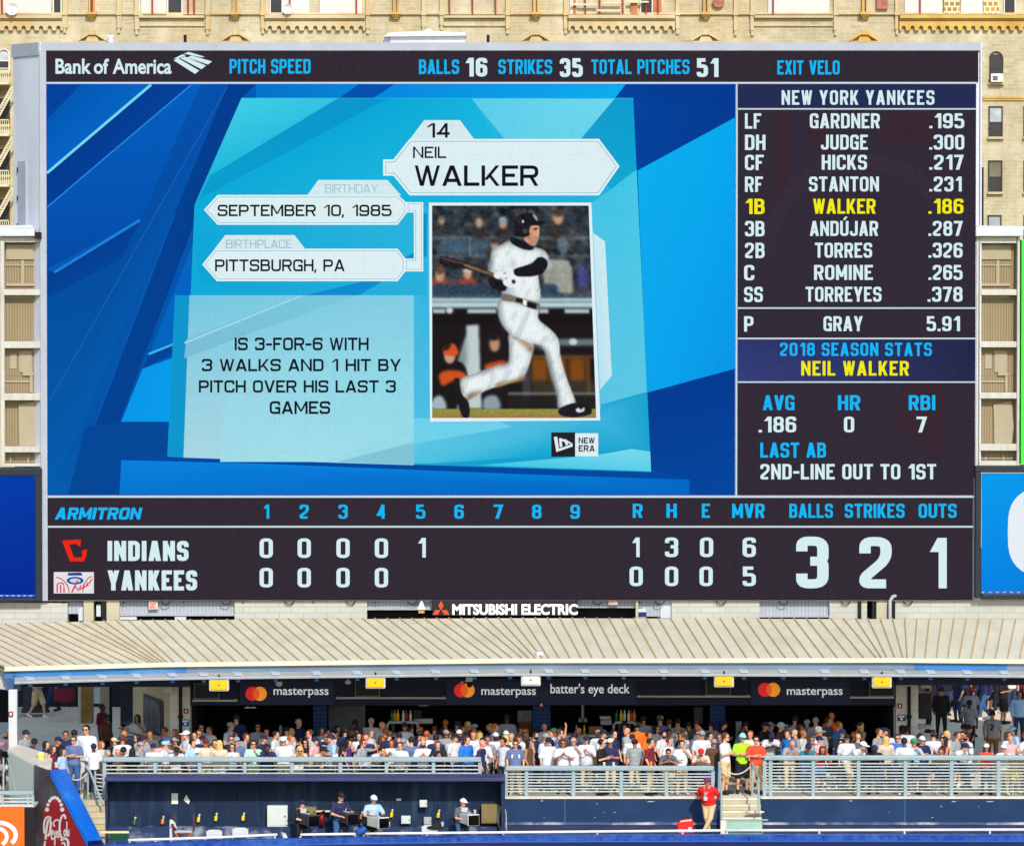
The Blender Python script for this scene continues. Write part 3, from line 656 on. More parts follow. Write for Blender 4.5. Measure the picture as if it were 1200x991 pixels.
pp([(486,146),(524,140),(528,172),(520,205),(505,226),(480,218),(462,196)], (206,154,124), 1, 1); pp([(480,190),(505,205),(508,226),(480,218)], (160,112,92), .6, 3); pp([(478,150),(498,146),(500,190),(484,206),(470,196)], (176,122,96), .6, 3); pp([(500,178),(522,184),(518,212),(504,222)], (178,130,104), .6, 2); el(513,160,5,3,(40,30,28), .9, 1); pp([(505,152),(522,150),(522,156),(506,158)], (70,46,40), .9, 1); pp([(520,164),(530,172),(520,180)], (196,142,116), 1, 1); pp([(506,194),(520,192),(518,198),(506,198)], (150,90,80), .8, 1)
pp([(418,140),(428,110),(455,92),(490,88),(515,96),(530,118),(556,130),(540,140),(495,142),(484,165),(486,182),(462,190),(436,188),(420,180)], (20,20,26), 1, 1); pp([(498,92),(514,98),(524,118),(516,120)], (196,204,206), .7, 1); el(466,165,12,11, (60,62,70), .9, 1); el(458,124,5,7, (230,234,236), .9, 1); pp([(428,140),(436,116),(450,104),(440,130)], (70,74,84), .6, 3)
pp([(152,792),(172,792),(182,850),(212,888),(214,946),(186,948),(164,880)], (24,22,26), 1, 1); pp([(594,914),(660,890),(720,904),(728,936),(660,950),(600,942)], (26,24,28), 1, 1); pp([(664,918),(676,910),(686,918),(700,908),(700,922),(684,930),(668,928)], (220,226,228), .9, 1)
tx_ = blur(rng.rand(*gx.shape), 2); tx_ = (tx_ - tx_.mean()) / tx_.std(); IMG += (tx_ * 4 * (gy < 450) * (1 - blur(white, 1)))[..., None]; IMG += rng.randn(*gx.shape)[..., None] * 4
IMG = np.clip(IMG * 1.06 + 3, 0, 255) / 255
LIN = np.where(IMG <= .04045, IMG / 12.92, ((IMG + .055) / 1.055) ** 2.4)
ny, nx = gx.shape
def picpos(X, Y):
    u = (X - 58) / 692; v = (Y - 57) / 897
    xl_ = 506.3 + .2 * v; xr_ = 690 + 9 * v
    return xl_ + (xr_ - xl_) * u, 241 + 248.8 * v
vs = [tuple(pl(K0)(*picpos(gx[j, i], gy[j, i]))) for j in range(ny) for i in range(nx)]
fs = [(j * nx + i, j * nx + nx + i, j * nx + nx + i + 1, j * nx + i + 1) for j in range(ny - 1) for i in range(nx - 1)]
pic = MB(); pic.mesh(vs, fs); pico = pic.build('batter_picture', LED, mainscr, norm=False)
ca = pico.data.color_attributes.new('Col', 'FLOAT_COLOR', 'POINT')
ca.data.foreach_set('color', np.concatenate([LIN.reshape(-1, 3), np.ones((ny * nx, 1))], 1).astype(np.float32).ravel())
tag(pico, label='photograph of a batter in white pinstripes following through on a swing')
# ------------------------------------------------------------------ ground
CONC = M('concrete', (196,190,178), .9, .10, .8, stain=((140,134,124), .5, .5))
mb = MB(); mb.box((-900, -400, -6.2), (900, 1500, -6.0)); mb.build('ground', M('outfield_ground', (92,104,66), .95, .2, .3), kind='structure')

# ------------------------------------------------------------------ apartment building far behind
YB = 100.0
bx = lambda px, py, off=0.0: P(px, py, YB - off)
STN = M('pale_stone', (194,178,140), .85, .12, .5, stain=((190,140,70), .8, .6, (1, 1, .4)))
STY = M('ochre_stone', (200,164,90), .85, .14, .6, stain=((176,120,44), .9, .6, (1, 1, .5)))
WALLB = brick('apartment_brick', (192,180,148), (170,157,124), (186,177,152), .62, .2, .03,
              stain=[((198,166,108), .16, .5, .8), ((120,106,80), 5.0, .28, 1.0), ((176,166,140), .45, .5, .35), ((222,214,190), .3, .6, .6), ((146,128,96), 1.3, .35, .25)])
WFR = M('window_frame_dark', (58,52,48), .6); WFW = M('window_frame_white', (214,212,204), .6)
GLS = glass('window_glass', (30,36,46), .2); GLL = glass('window_blind', (158,166,172), .4); REDP = M('red_paint', (150,44,34), .6)
apt = thing('apartment_building', 'old tan brick apartment building with arched corbels rising behind the scoreboard', 'building', (0, YB + 9, -6))
a, b = bx(-700, 700), bx(1900, -330)
mb = MB(); mb.box((a.x, YB, -6), (b.x, YB + 18, b.z)); mb.build('wall', WALLB, apt)
def ab(m, x0, y0, x1, y1, out, back=.01):
    p, q = P(x0, y1, YB), P(x1, y0, YB); m.box((p.x, YB - out, p.z), (q.x, YB + back, q.z))
for x0, x1 in ((-240,74),(79,137),(142,158),(163,240),(247,305),(311,428),(434,494),(499,515),(520,592),(598,660),(666,791),(797,860),(865,879),(884,976),(982,1048),(1054,1440)):
    mb = MB(); ab(mb, x0, 15.2, x1, 17.4, .18); mb.build('string_course', STN, apt)
for x, y1 in ((76,39),(139.5,39),(160.5,41),(243.5,41),(308,40),(431,40),(496.5,38),(517.5,36),(595,40),(663,40),(794,40),(862,42),(881.5,42),(979,42),(1051,41)):
    mb = MB(); ab(mb, x - 2.3, -330, x + 2.3, y1 - 6, .2); ab(mb, x - 2.9, 14, x + 2.9, 18.5, .28); ab(mb, x - 1.5, y1 - 6, x + 1.5, y1, .16); mb.build('pilaster', STN, apt)
for x0, x1, xs in ((-150,73.5,None),(311,428,None),(666,791,None),(1054,1400,'y')):
    mb = MB(); ab(mb, x0, 18.2, x1, 22.2, .5); ab(mb, x0, 22.2, x1, 24.5, .34)
    n = int((x1 - x0) / 10.1); w = (x1 - x0) / n
    for i in range(n):                                 # arched corbel table: blocks with a round-headed gap between
        c = x0 + (i + .5) * w
        arcp = [(c + 2.6 * math.cos(math.radians(t)), 33.4 - 3.0 * math.sin(math.radians(t))) for t in range(0, 181, 30)]
        pts = [(c + w / 2, 24.6), (c + w / 2, 36), (c + 2.6, 36)] + arcp + [(c - 2.6, 36), (c - w / 2, 36), (c - w / 2, 24.6)]
        mb.ppoly(pts, YB - .26, .27)
    if xs: mb.build('corbel_table', [STY], apt)
    else: mb.build('corbel_table', [STN], apt)
for x0, x1 in ((163,240),(520,592),(884,976)):
    mb = MB(); ab(mb, x0, 18.6, x1, 21.4, .3); ab(mb, x0, 30, x1, 31, .12); mb.build('ledge', STN, apt)
for x in (108,276,464,628,827,1013):
    mb = MB(); ab(mb, x - 6, 15, x + 6, 17.8, .55); ab(mb, x - 4.5, 17.8, x + 4.5, 20, .42); ab(mb, x - 2.6, 20, x + 2.6, 22.5, .28); ab(mb, x - 3.2, -14, x - 1.6, 15, .3); ab(mb, x + 1.6, -14, x + 3.2, 15, .3)
    mb.build('bracket', STY, apt)
    mb = MB()
    mb.ppoly([(x - 17, 48.6), (x - 16, 46), (x - 4, 38), (x - 3, 40.4)], YB - .4, .42); mb.ppoly([(x + 17, 48.6), (x + 3, 40.4), (x + 4, 38), (x + 16, 46)], YB - .4, .42)
    mb.ppoly([(x + 4 * math.cos(math.radians(t)), 41 - 6.5 * math.sin(math.radians(t))) for t in range(0, 181, 20)], YB - .4, .41)
    ab(mb, x - 17, 48.8, x + 17, 50.4, .55); mb.ppoly([(x - 8, 48.4), (x - 5, 42), (x + 5, 42), (x + 8, 48.4)], YB - .25, .26)
    mb.build('pediment', STN if x != 1013 else STY, apt)
def window(x0, y0, x1, y1, arch=False, top=GLL, bot=GLS, fm=WFR):
    m = MB(); fw = 1.3
    w = [(x0, y1), (x1, y1), (x1, y0), (x0, y0)]
    m.cur = 0
    if arch:
        c = (x0 + x1) / 2; r = (x1 - x0) / 2
        ao = [(c + r * math.cos(math.radians(t)), y0 + r - r * math.sin(math.radians(t))) for t in range(0, 181, 20)]
        ai = [(c + (r - fw) * math.cos(math.radians(t)), y0 + r - (r - fw) * math.sin(math.radians(t))) for t in range(0, 181, 20)]
        for k in range(len(ao) - 1): m.ppoly([ao[k], ao[k + 1], ai[k + 1], ai[k]], YB - .12, .12)
        yy = y0 + r
    else: ab(m, x0, y0, x1, y0 + fw, .12); yy = y0 + fw
    ab(m, x0, yy, x0 + fw, y1, .12); ab(m, x1 - fw, yy, x1, y1, .12); ab(m, x0 + fw, y1 - fw, x1 - fw, y1, .12)
    ym = (y0 + y1) / 2 + 1; ab(m, x0 + fw, ym - .5, x1 - fw, ym + .6, .1)
    wn = m.build('window', fm, apt)
    m = MB(); ab(m, x0 + fw, yy if not arch else y0 + 4, x1 - fw, ym - .5, .03); m.build('pane', top, wn)
    m = MB(); ab(m, x0 + fw, ym + .6, x1 - fw, y1 - fw, .03); m.build('pane', bot, wn)
    m = MB(); ab(m, x0 - 1, y1, x1 + 1, y1 + 2.6, .25); m.build('sill', STN, wn)
    return wn
w = window(1159.5, 60, 1175.5, 97, True, GLS, GLS)
mb = MB(); ab(mb, 1160.5, 87, 1174.5, 96.5, .55); u = mb.build('air_conditioner', M('ac_white', (226,226,222), .5), w, label='white air conditioner sitting in the arched window')
mb = MB(); ab(mb, 1162, 89.5, 1168, 95, .57, -.54); mb.build('grille', M('ac_grille', (96,98,98), .7), u)
window(1158.5, 124.5, 1175, 160.5); window(1158, 188, 1174.5, 225, False, glass('window_dim', (96,94,76), .2), GLS); window(1157.5, 252, 1173.5, 290, False, GLL, glass('window_brown', (86,62,54), .3))
window(1199.5, 188, 1216, 225); window(1199.5, 252, 1216, 290); window(1199.5, 124.5, 1216, 160.5)
mb = MB(); ab(mb, 1152, 113.5, 1440, 115.6, .14); ab(mb, 1152, 115.6, 1440, 118, .1); mb.build('string_course', STY, apt)
window(-3, 57, 11.5, 84, True, GLL, GLS, WFW)
for y in (116, 175, 234): window(-4, y, 11.5, y + 30, False, GLS, GLS)
FE = M('fire_escape_cream', (206,196,164), .6)
for y in (81, 141, 200, 258):                          # balconies of the fire escape
    m = MB(); ab(m, -30, y + 17, 13.8, y + 19.5, 1.6); ab(m, -30, y + .2, 13.8, y + 1.4, 1.6, -1.52)
    for k in range(19): ab(m, -30 + k * 2.4, y + 1.4, -29.2 + k * 2.4, y + 17, 1.58, -1.53)
    m.build('balcony', FE, apt)
m = MB()
for y in (99, 158, 217):
    for dx in (0, 4.5):
        m.tube([P(-8 + dx, y + 42, YB - 1.2), P(14 + dx, y + 2, YB - 1.2)], .06, 5)
    for k in range(14): m.tube([P(-8 + k * 1.6, y + 42 - k * 2.9, YB - 1.2), P(-3.5 + k * 1.6, y + 42 - k * 2.9, YB - 1.2)], .04, 4)
m.build('escape_stair', FE, apt)
m = MB()
for y in (103, 162, 222): m = MB(); ab(m, -20, y, 13.5, y + 9, .06); m.build('spandrel', M('dark_stone', (136,116,84), .9, .2, 1.5), apt)
# the row of windows and plaster panels at the picture's top
PLS = M('white_plaster', (202,202,196), .8, .06, .5)
m = MB()
for x0, x1 in ((2,60),(167,195),(330,362),(375,424),(668,676),(900,972),(1060,1104),(1126,1152)): m = MB(); ab(m, x0, -14, x1, 17.2 if x0 not in (2,330) else 16.8, .1); m.build('plaster_panel', PLS, apt)
for x0, x1 in ((62,72.5),(163.5,167),(196,214),(316,334),(750,765),(1176,1190)): window(x0, -22, x1, 17, False, GLS, GLS, WFW)
m = MB()
for x in (3,108.5,179,221,228,340,418,527,554,581,686,703,730,757,771,906,1078): m = MB(); ab(m, x - .7, -18, x + .7, 18, .3, -.1); m.build('red_post', REDP, apt)
m = MB()
for x0, x1, y in ((670,700,5),(706,728,3),(700,728,12),(735,760,2)): m = MB(); ab(m, x0, y, x1, y + 2, .45, -.32); m.build('scaffold_plank', FE, apt)
for x0, x1, y0, dd in ((672,675,-10,.2),(739,747,4,.2),(765,775,-10,.14)): m = MB(); ab(m, x0, y0, x1, 17, dd); m.build('brick_panel', M('orange_brick', (176,112,78), .9, .2, 2), apt)
for x0 in (1106, 1152): m = MB(); ab(m, x0, -6, x0 + 18, 16.5, .2); m.build('lattice_panel', brick('lattice', (196,148,66), (150,120,70), (220,210,180), .3, .3, .04), apt)
def dish(x, y, r):
    t = thing('satellite_dish', 'white satellite dish fixed to the apartment front above the scoreboard' if x > 100 else 'pale satellite dish at the far left of the apartment front', 'satellite dish', P(x, y + 6, YB - .4))
    c = P(x, y, YB - .7); vs = [c + Vector((0, .18, 0))]; n = 14
    for rr, dy in ((.55, .1), (1.0, -.06)):
        vs += [c + Vector((math.cos(k * 2 * math.pi / n) * r * rr, dy, math.sin(k * 2 * math.pi / n) * r * rr)) for k in range(n)]
    fs = [(0, 1 + k, 1 + (k + 1) % n) for k in range(n)] + [(1 + k, 1 + n + k, 1 + n + (k + 1) % n, 1 + (k + 1) % n) for k in range(n)]
    MB().mesh(vs, fs).build('reflector', M('dish_white', (224,226,230), .5), t, smooth=True)
    MB().tube([c + Vector((0, .15, 0)), c + Vector((0, .7, 0))], .06).tube([c + Vector((0, .1, -r * .7)), c + Vector((r * .3, -.5, -r * .3))], .03).build('mount', M('dish_white', (224,226,230), .5), t)
dish(337, 11, .28); dish(14, 11, .34)
rd = MB(); c0 = P(842, 3, YB - .3)
rd.prism([P(842 + 7 * math.cos(math.radians(t)), 3 + 6 * math.sin(math.radians(t)), YB - .3) for t in range(0, 360, 20)], (0, .3, 0)); ab(rd, 1027, -6, 1040, 11, .3)
rd.build('carved_medallion', M('red_stone', (166,104,88), .9, .3, 4), apt)

# small things on top of the scoreboard case
PW = M('white_metal', (196,198,200), .45, .04)
hv = thing('roof_vent', 'low white hipped vent housing standing on top of the scoreboard', 'roof vent', P(498, 50, 1.4))
def tp(x, y): return P(x, y, 1.0)
m = MB(); m.ppoly([(457,50),(457,41.5),(545,41.5),(545,50)], .9, 1.4); m.build('housing', PW, hv)
m = MB(); m.ppoly([(450,43),(456,38.4),(496,36.4),(502,33.5),(508,36.4),(546,38.4),(546,42)], .7, 1.8); m.build('cap', PW, hv)
m = MB(); m.ppoly([(448,49.6),(451,43.6),(458,42),(458,49.6)], .95, 1.3); m.build('duct', M('grey_metal', (164,168,174), .5), hv)
for i, (x, y, h, lb) in enumerate(((130,45,5,'small white vent pipe on the scoreboard top near its left end'), (572,45,4,'small dark cleat on the scoreboard top right of the vent housing'), (217,45,5,'small dark cleat on the scoreboard top above the batter screen'))):
    m = MB(); q = P(x, 50, .8); hh = (50 - y + h - 5) / 35; m.tube([q - Vector((0,0,.15)), q + Vector((0, 0, .2))], .09 if i == 0 else .05); m.tube([q + Vector((-.12 if i == 0 else -.05, 0, .2)), q + Vector((.12 if i == 0 else .05, 0, .2))], .06)
    m.build('vent_pipe' if i == 0 else 'cleat', PW if i == 0 else BLK, None, lb, 'pipe' if i == 0 else 'cleat')

# ------------------------------------------------------------------ glazed service towers beside the board
MESHB = brick('tower_mesh', (150,134,106), (144,128,100), (128,112,86), .09, 3.0, .02, .9, off=0)
INW = M('tower_inner_white', (160,150,126), .7, .06)
def tower(x0, x1, cells, lab, px, right):
    t = thing('stair_tower', lab, 'stair tower', P((x0 + x1) / 2, 546, .3))
    f = MB(); YF = -.05; ys = [278]
    f.pbox(x0, 277.5, x0 + 3.6, 546.5, YF, .3); f.pbox(x1 - 4, 277.5, x1, 546.5, YF, .3)
    prev = 277.5
    for a_, b_ in cells: f.pbox(x0 + 3.6, prev, x1 - 4, a_, YF + .02, .28); prev = b_
    f.pbox(x0 + 3.6, prev, x1 - 4, 546.5, YF + .02, .28)
    f.build('frame', M('tower_frame', (188,186,178), .5, .06, 2, stain=((150,140,120), 1.5, .5, (3, 3, .5))), t, bevel=.015)
    b_ = MB(); b_.pbox(x0 + .5, 278, x1 - .5, 546, YF + .44, .2); b_.build('back_panel', MESHB, t)
    s_ = MB(); q = P(x0 + 3, 546, 0); r = P(x1 - 3, 278, 0)
    s_.box((q.x - .08, .60, q.z), (q.x, 1.24, r.z)); s_.box((r.x, .60, q.z), (r.x + .08, 1.24, r.z)); s_.box((q.x, .60, q.z), (r.x, 1.24, q.z + .08)); s_.box((q.x - .08, .60, r.z + .01), (r.x + .08, 1.24, r.z + .1))
    s_.build('side_wall', PW, t)
    i_ = MB(); w = x1 - x0
    def ib(u0, y0, u1, y1, Y=.7, d=.12):
        i_ = MB(); i_.pbox(x0 + w * u0, y0, x0 + w * u1, y1, .18 + Y * .2, .06); i_.build('inner_fitting', INW, t)
    ib(.12, 287, .8, 304); ib(.46, 305, .53, 333, .75); ib(.12, 332, .78, 335, .6); ib(.1, 310, .82, 311.5, .8); ib(.12, 346.5, .76, 349.5)
    ib(.2, 414, .36, 432, .9); ib(.42, 411, .7, 436, .8); ib(.66, 436, .72, 460, .7); ib(.1, 446, .7, 448, .8); ib(.5, 436, .74, 440, .6); ib(.2, 533, .24, 543); ib(.6, 533, .64, 543); ib(.1, 536, .85, 537.5, .8)
    i_ = MB(); i_.ppoly([(x0 + w * .4, 474), (x0 + w * .8, 470), (x0 + w * .86, 500), (x0 + w * .8, 523), (x0 + w * .42, 523)], .3, .08)
    i_.build('inner_fitting', INW, t)
    c = MB(); c.pbox(x0 - (0 if right else 4), 268, x1 - (-4 if right else 12), 277, YF - .25, 1.6); c.build('cap', M('tower_cap', (198,202,206), .5, .06), t, bevel=.03)
    r_ = MB(); xa, xb = (x0 + 1, x1 + 4) if right else (x0 - 4, x1 - 14)
    for k, yy in enumerate((265.5, 267.2)):
        r_.tube([P(xa, yy, YF - .2), P(xb, yy + (1 if right else -.5), YF - .2)], .035)
    for k in range(3): xx = xa + (xb - xa) * k / 2; r_.tube([P(xx, 268.4, YF - .2), P(xx, 265.5, YF - .2)], .03)
    r_.build('handrail', PW, t)
cellsL = ((284,339),(346,400),(408,461),(469,523),(530,543)); cellsR = ((285,339),(346,400),(407,460),(467,520),(528,540))
tower(1, 52.5, cellsL, 'narrow white framed stair tower with brown mesh against the left edge of the scoreboard', 0, False)
tower(1143.5, 1195.5, cellsR, 'narrow white framed stair tower with brown mesh against the right edge of the scoreboard', 0, True)
m = MB(); m.pbox(41, 272, 48, 280, -.3, .3); m.build('floodlight', BLK, None, 'small black floodlight at the top corner of the left stair tower', 'floodlight')
m = MB(); m.pbox(1196.5, 281, 1290, 543.5, -.2, .6); m.build('advertising_panel', M('bright_green_panel', (58,216,60), .5, .04), None, 'bright green advertising panel at the picture\'s right edge', 'advertising panel')
m = MB(); m.pbox(1150.3, 196, 1152.8, 268, .6, .3); m.build('downpipe', BLK, None, 'thin black pipe running down behind the right edge of the scoreboard', 'pipe')
m = MB(); m.tube([P(1150.5, 238, .7), P(1156, 238, .7)], .03); m.build('pipe_clip', PW, None, 'short white clip on the thin black pipe beside the scoreboard', 'clip')

# ------------------------------------------------------------------ side screens
def sidescreen(x0, y0, x1, y1, col, lab, extra=None):
    t = thing('side_screen', lab, 'video screen', P((x0 + x1) / 2, y1, .2))
    FRK = M('screen_frame', (24,34,46), .5, .08)
    f = MB(); bw = 10 if x0 < 100 else 9
    if x0 < 100: f.pbox(-260, y0, x1, y0 + 9, -.35, .9); f.pbox(x1 - 7.5, y0 + 9, x1, y1, -.35, .9); f.pbox(-260, y1 - 4, x1 - 7.5, y1, -.35, .9)
    else: f.pbox(x0, y0, 1460, y0 + 8, -.35, .9); f.pbox(x0, y0 + 8, x0 + 7.5, y1, -.35, .9); f.pbox(x0 + 7.5, y1 - 5, 1460, y1, -.35, .9)
    f.build('frame', FRK, t, bevel=.03)
    a_, b_ = (-258, x1 - 7.6) if x0 < 100 else (x0 + 7.6, 1458)
    s_ = MB(); s_.face([P(x, y, -.2) for x, y in quadpx(a_, y0 + 8.6, b_, y1 - 4.2)], col); so_ = s_.build('screen', LED, t, norm=False)
    d_ = MB(); d_.pbox(a_, y1 - 8, b_, y1 - 5.6, -.26, .04)
    for f_ in range(len(d_.f)): d_.c[f_] = (70,110,190)
    d_.build('status_strip', LED, so_, norm=False)
    n_ = MB(); a2 = max(a_, 0); b2 = min(b_, 1200)
    for k in range(12):
        xx = a2 + (b2 - a2) * (k + .5) / 12
        if k % 2 == 0: n_.face([P(x, y, -.28) for x, y in quadpx(xx - 1.6, y1 - 7.4, xx + 1.4, y1 - 6.1)], (190,205,235))
    n_.build('diodes', LED, so_, norm=False)
    return t, so_
t, s_ = sidescreen(-260, 548.5, 48.5, 704.5, [(4,42,150),(3,40,150),(3,60,168),(4,62,176)], 'plain deep blue screen in a black frame left of the scoreboard')
t, s_ = sidescreen(1142.5, 545.5, 1460, 700.5, [(4,130,226),(3,120,216),(3,140,226),(5,156,238)], 'sky blue screen showing part of a big white letter right of the scoreboard')
m = MB(); o_ = []
cx, cy = 1262, 623
for k in range(0, 49):
    th = 2 * math.pi * k / 48; c_, s2 = math.cos(th), math.sin(th)
    e = 2 / 3.2; o_.append((cx + 81 * math.copysign(abs(c_) ** e, c_), cy + 56 * math.copysign(abs(s2) ** e, s2)))
i_ = [(cx + (x - cx) * .45, cy + (y - cy) * .42) for x, y in o_]
for k in range(48): m.face([P(*p, -.22) for p in (o_[k], o_[k + 1], i_[k + 1], i_[k])], (232,238,246))
m.build('letter', LED, s_, norm=False)
# ------------------------------------------------------------------ wall and clutter under the scoreboard
BLKW = brick('white_block', (190,190,180), (180,182,174), (160,160,152), .8, .2, .012, .8, stain=[((168,164,150), .8, .4, .4)])
CORR = brick('grey_cladding', (168,174,186), (162,168,180), (142,148,160), .12, 4, .015, .6, off=0)
GRM = M('grey_metal', (164,168,174), .5); CRP = M('cream_column', (180,172,146), .7, .08, 1)
uw = thing('under_board_wall', 'patchwork of white block and grey cladding along the foot of the scoreboard, behind the pale roof', 'wall', P(600, 727, 2.0))
def ub(n, mat, rects, Y=1.6, d=.4):
    for r in rects: m = MB(); m.pbox(*r, Y, d); m.build(n, mat, uw)
ub('block_wall', BLKW, [(-200,706,79,760), (275,703,430,760), (787,700,890,760), (972,700,1016,760), (1049,702,1440,760)], .12, 1.2)
ub('cladding', CORR, [(79,705,97,719), (140,703,275,720), (430,702,507,713.5), (676,700,752,712), (890,700,972,722), (752,699,787,722)], .3, 1.0)
ub('dark_gap', BLK, [(79,719,97,760), (109,706,140,760), (140,720,275,760), (430,713.5,507,760), (507,702,676,760), (676,712,787,760), (890,722,972,760), (1016,700,1049,760)], .9, .3)
ub('column', CRP, [(98,704,109.5,760), (125,704,140,760), (1027,700,1040,760), (745,703,748,725)], .08, .6)
ub('post', BLK, [(119,705,124,760), (1005.5,699,1009.5,727), (1046,702,1049,730), (1022,700,1025,725)], .03, .2)
ub('ledge', GRM, [(140,719,275,721.5), (430,712,507,714.5), (890,721,972,723)], .2, .25)
ub('doorway', M('pale_door', (196,202,208), .6), [(140,722,160,726), (205,722,218,727), (748,713,757,724), (774,701,787,724), (113,708,118,722), (92,712,97,727)], .25, .2)
m = MB(); m.pbox(747,717,757.5,722, .2, .05); m.build('notice', M('navy_notice', (28,40,90)), uw)
# Downpipe with an elbow
m = MB(); m.tube([P(1051,697,.02), P(1046,699,-.08), P(1043,704,-.1), P(1043,731,-.1)], .06); m.build('downpipe', GRM, uw)
# hanging cable loops and brackets along the board's lower edge
m = MB()
for x in (194,265,339,411,483,555,628,700,773,845,918,991,1064):
    c = P(x, 703, .02); m.tube([c + Vector((.15 * math.cos(t), 0, -.02 + .13 * math.sin(t))) for t in np.linspace(math.pi * .95, 2.05 * math.pi, 9)], .018, 5)
m.build('cable_loop', BLK, board)
m = MB()
for x in (75,145,215,285,367,440,520,600,675,750): m.pbox(x - .6, 702.8, x + .6, 706.5, .05, .1)
m.tube([P(56,704.2,.12), P(480,703.4,.12)], .018, 5); m.build('bracket', BLK, board)
def exit_sign(x, y, lab):
    t = thing('exit_sign', lab, 'exit sign', P(x, y + 5.5, .1))
    m = MB(); m.pbox(x - 5.5, y - 5.2, x + 5.5, y + 5.2, .1, .2); m.build('case', PW, t, bevel=.02)
    m = MB(); m.pbox(x - 4, y - 3.8, x + 4, y + 3.4, .07, .03); p = m.build('face', M('exit_face', (236,196,176), .5), t)
    font_text('EXIT', (x - 3.4, y - 3, x + 3.4, y + 2.8), lambda a, b: P(a, b, .06), M('exit_red', (220,60,40), .5), p, bold=.03)
exit_sign(179.5, 709, 'small white EXIT sign on the grey cladding below the team names'); exit_sign(718.5, 703.5, 'small white EXIT sign half hidden below the scoreboard, right of the black company sign')
m = MB()
c = P(494, 713, .05); n = 4
vs = [c + Vector((0, 0, .33))] + [c + Vector((.2 * math.cos(k * math.pi / 2 + .78), .2 * math.sin(k * math.pi / 2 + .78), -.02)) for k in range(4)]
m.mesh(vs, [(0, 1, 2), (0, 2, 3), (0, 3, 4), (0, 4, 1), (4, 3, 2, 1)]); m.build('cover', PW, thing('warning_lamp', 'small white pyramid shaped lamp under the scoreboard left of the black company sign', 'lamp', c))
m = MB(); m.box(c + Vector((-.1, -.1, -.14)), c + Vector((.1, .1, -.03))); m.build('base', M('tan_plastic', (190,140,90)), COL.objects['warning_lamp'])
sg = thing('company_sign', 'long black sign with white capitals and three red diamonds under the scoreboard', 'sign', P(592, 722, -.12))
m = MB(); m.pbox(506.5, 702.5, 676.5, 721.5, -.12, .4); m.build('panel', M('sign_black', (22,21,24), .5), sg, bevel=.02)
SW_ = M('sign_white', (246,247,250), .5, .03); SR_ = M('sign_red', (226,66,28), .5, .03)
font_text('MITSUBISHI ELECTRIC', (530, 707.4, 677, 720.2), lambda x, y: P(x, y, -.14), SW_, sg, bold=.04)
m = MB()
for q in ([(516.8,704),(519.9,709.4),(516.8,714.8),(513.7,709.4)], [(516,714.6),(513,720),(507,720),(510,714.6)], [(517.6,714.6),(523.6,714.6),(526.6,720),(520.6,720)]): m.ppoly(q, -.16, .03)
m.build('emblem', SR_, sg)

# ------------------------------------------------------------------ pavilion: pale standing-seam roof on a navy front
NAVY = M('navy_paint', (22,38,74), .6, .12, 1.2); DNAVY = M('dark_navy_paint', (11,23,62), .6, .1, 1.0); BLUE = M('blue_paint', (44,112,176), .5, .12, 1.5, stain=((120,160,190), .8, .5))
ROOF = M('roof_cream', (218,209,184), .5, .06, .9, stain=((190,176,142), .7, .35, (2.2, .5, 1))); SEAM = M('roof_seam', (192,168,122), .6, .1)
SIL = M('galvanised_steel', (146,164,168), .45, .08, 2.0); FASC = M('fascia_grey', (104,124,148), .4, .12, .8)
pav = thing('pavilion', 'long low pavilion with pale ribbed roof and navy front above the crowded deck', 'pavilion', (0, -2.5, 0))
YE_, YT = -7.0, -.6
tk = ([-260,-160,75,145,187,516,555,615,671,786,930,987,1020,1045,1062,1076,1134,1200,1460], [-160,-60,175,200,240,581,613,645,695,815,966,1027,1041,1058,1064,1072,1125,1190,1440])
def ey(x): return np.interp(x, [5, 190, 600, 1050, 1200], [782.0, 777.0, 772.3, 771.8, 773.2])
def ty(x): return np.interp(x, [0, 80, 160, 600, 1200], [731.5, 728.5, 726.5, 724, 725.5])
m = MB(); xs_ = np.arange(-240, 1461, 14.45)
te = [(t_, np.interp(t_, *tk)) for t_ in xs_]
te = [q for q in te if q[1] >= 5.5]; te.insert(0, (-95, 5.5))
top = [P(t_, ty(t_), YT) for t_, e in te]; eav = [P(e, ey(e), YE_) for t_, e in te]
for k in range(len(te) - 1):
    m.mesh([eav[k], eav[k + 1], top[k + 1], top[k], eav[k] - Vector((0, 0, .12)), eav[k + 1] - Vector((0, 0, .12)), top[k + 1] - Vector((0, 0, .12)), top[k] - Vector((0, 0, .12))], [(0, 1, 2, 3), (7, 6, 5, 4), (0, 4, 5, 1), (2, 6, 7, 3)])
m.cur = 1
for k in range(len(te)):
    a_, b_ = eav[k], top[k]; d = (b_ - a_).normalized(); s = Vector((.017, 0, 0)); u = Vector((0, -.01, .04))
    m.mesh([a_ - s, a_ + s, b_ + s, b_ - s, a_ - s + u, a_ + s + u, b_ + s + u, b_ - s + u], [(0, 1, 5, 4), (1, 2, 6, 5), (2, 3, 7, 6), (3, 0, 4, 7), (4, 5, 6, 7)])
m.build('roof', [ROOF, SEAM], pav)
m = MB()                                          # cream eave edge then grey gutter
for k in range(len(te) - 1):
    a_, b_ = eav[k], eav[k + 1]
    m.mesh([a_ + Vector((0, -.05, .03)), b_ + Vector((0, -.05, .03)), b_ + Vector((0, -.05, -.11)), a_ + Vector((0, -.05, -.11)), a_ + Vector((0, .03, .03)), b_ + Vector((0, .03, .03)), b_ + Vector((0, .03, -.11)), a_ + Vector((0, .03, -.11))], [(0, 1, 2, 3), (7, 6, 5, 4), (0, 4, 5, 1), (3, 2, 6, 7)])
m.build('eave_trim', ROOF, pav)
m = MB(); xs2 = [(e, e2) for (t1, e), (t2, e2) in zip(te, te[1:])]
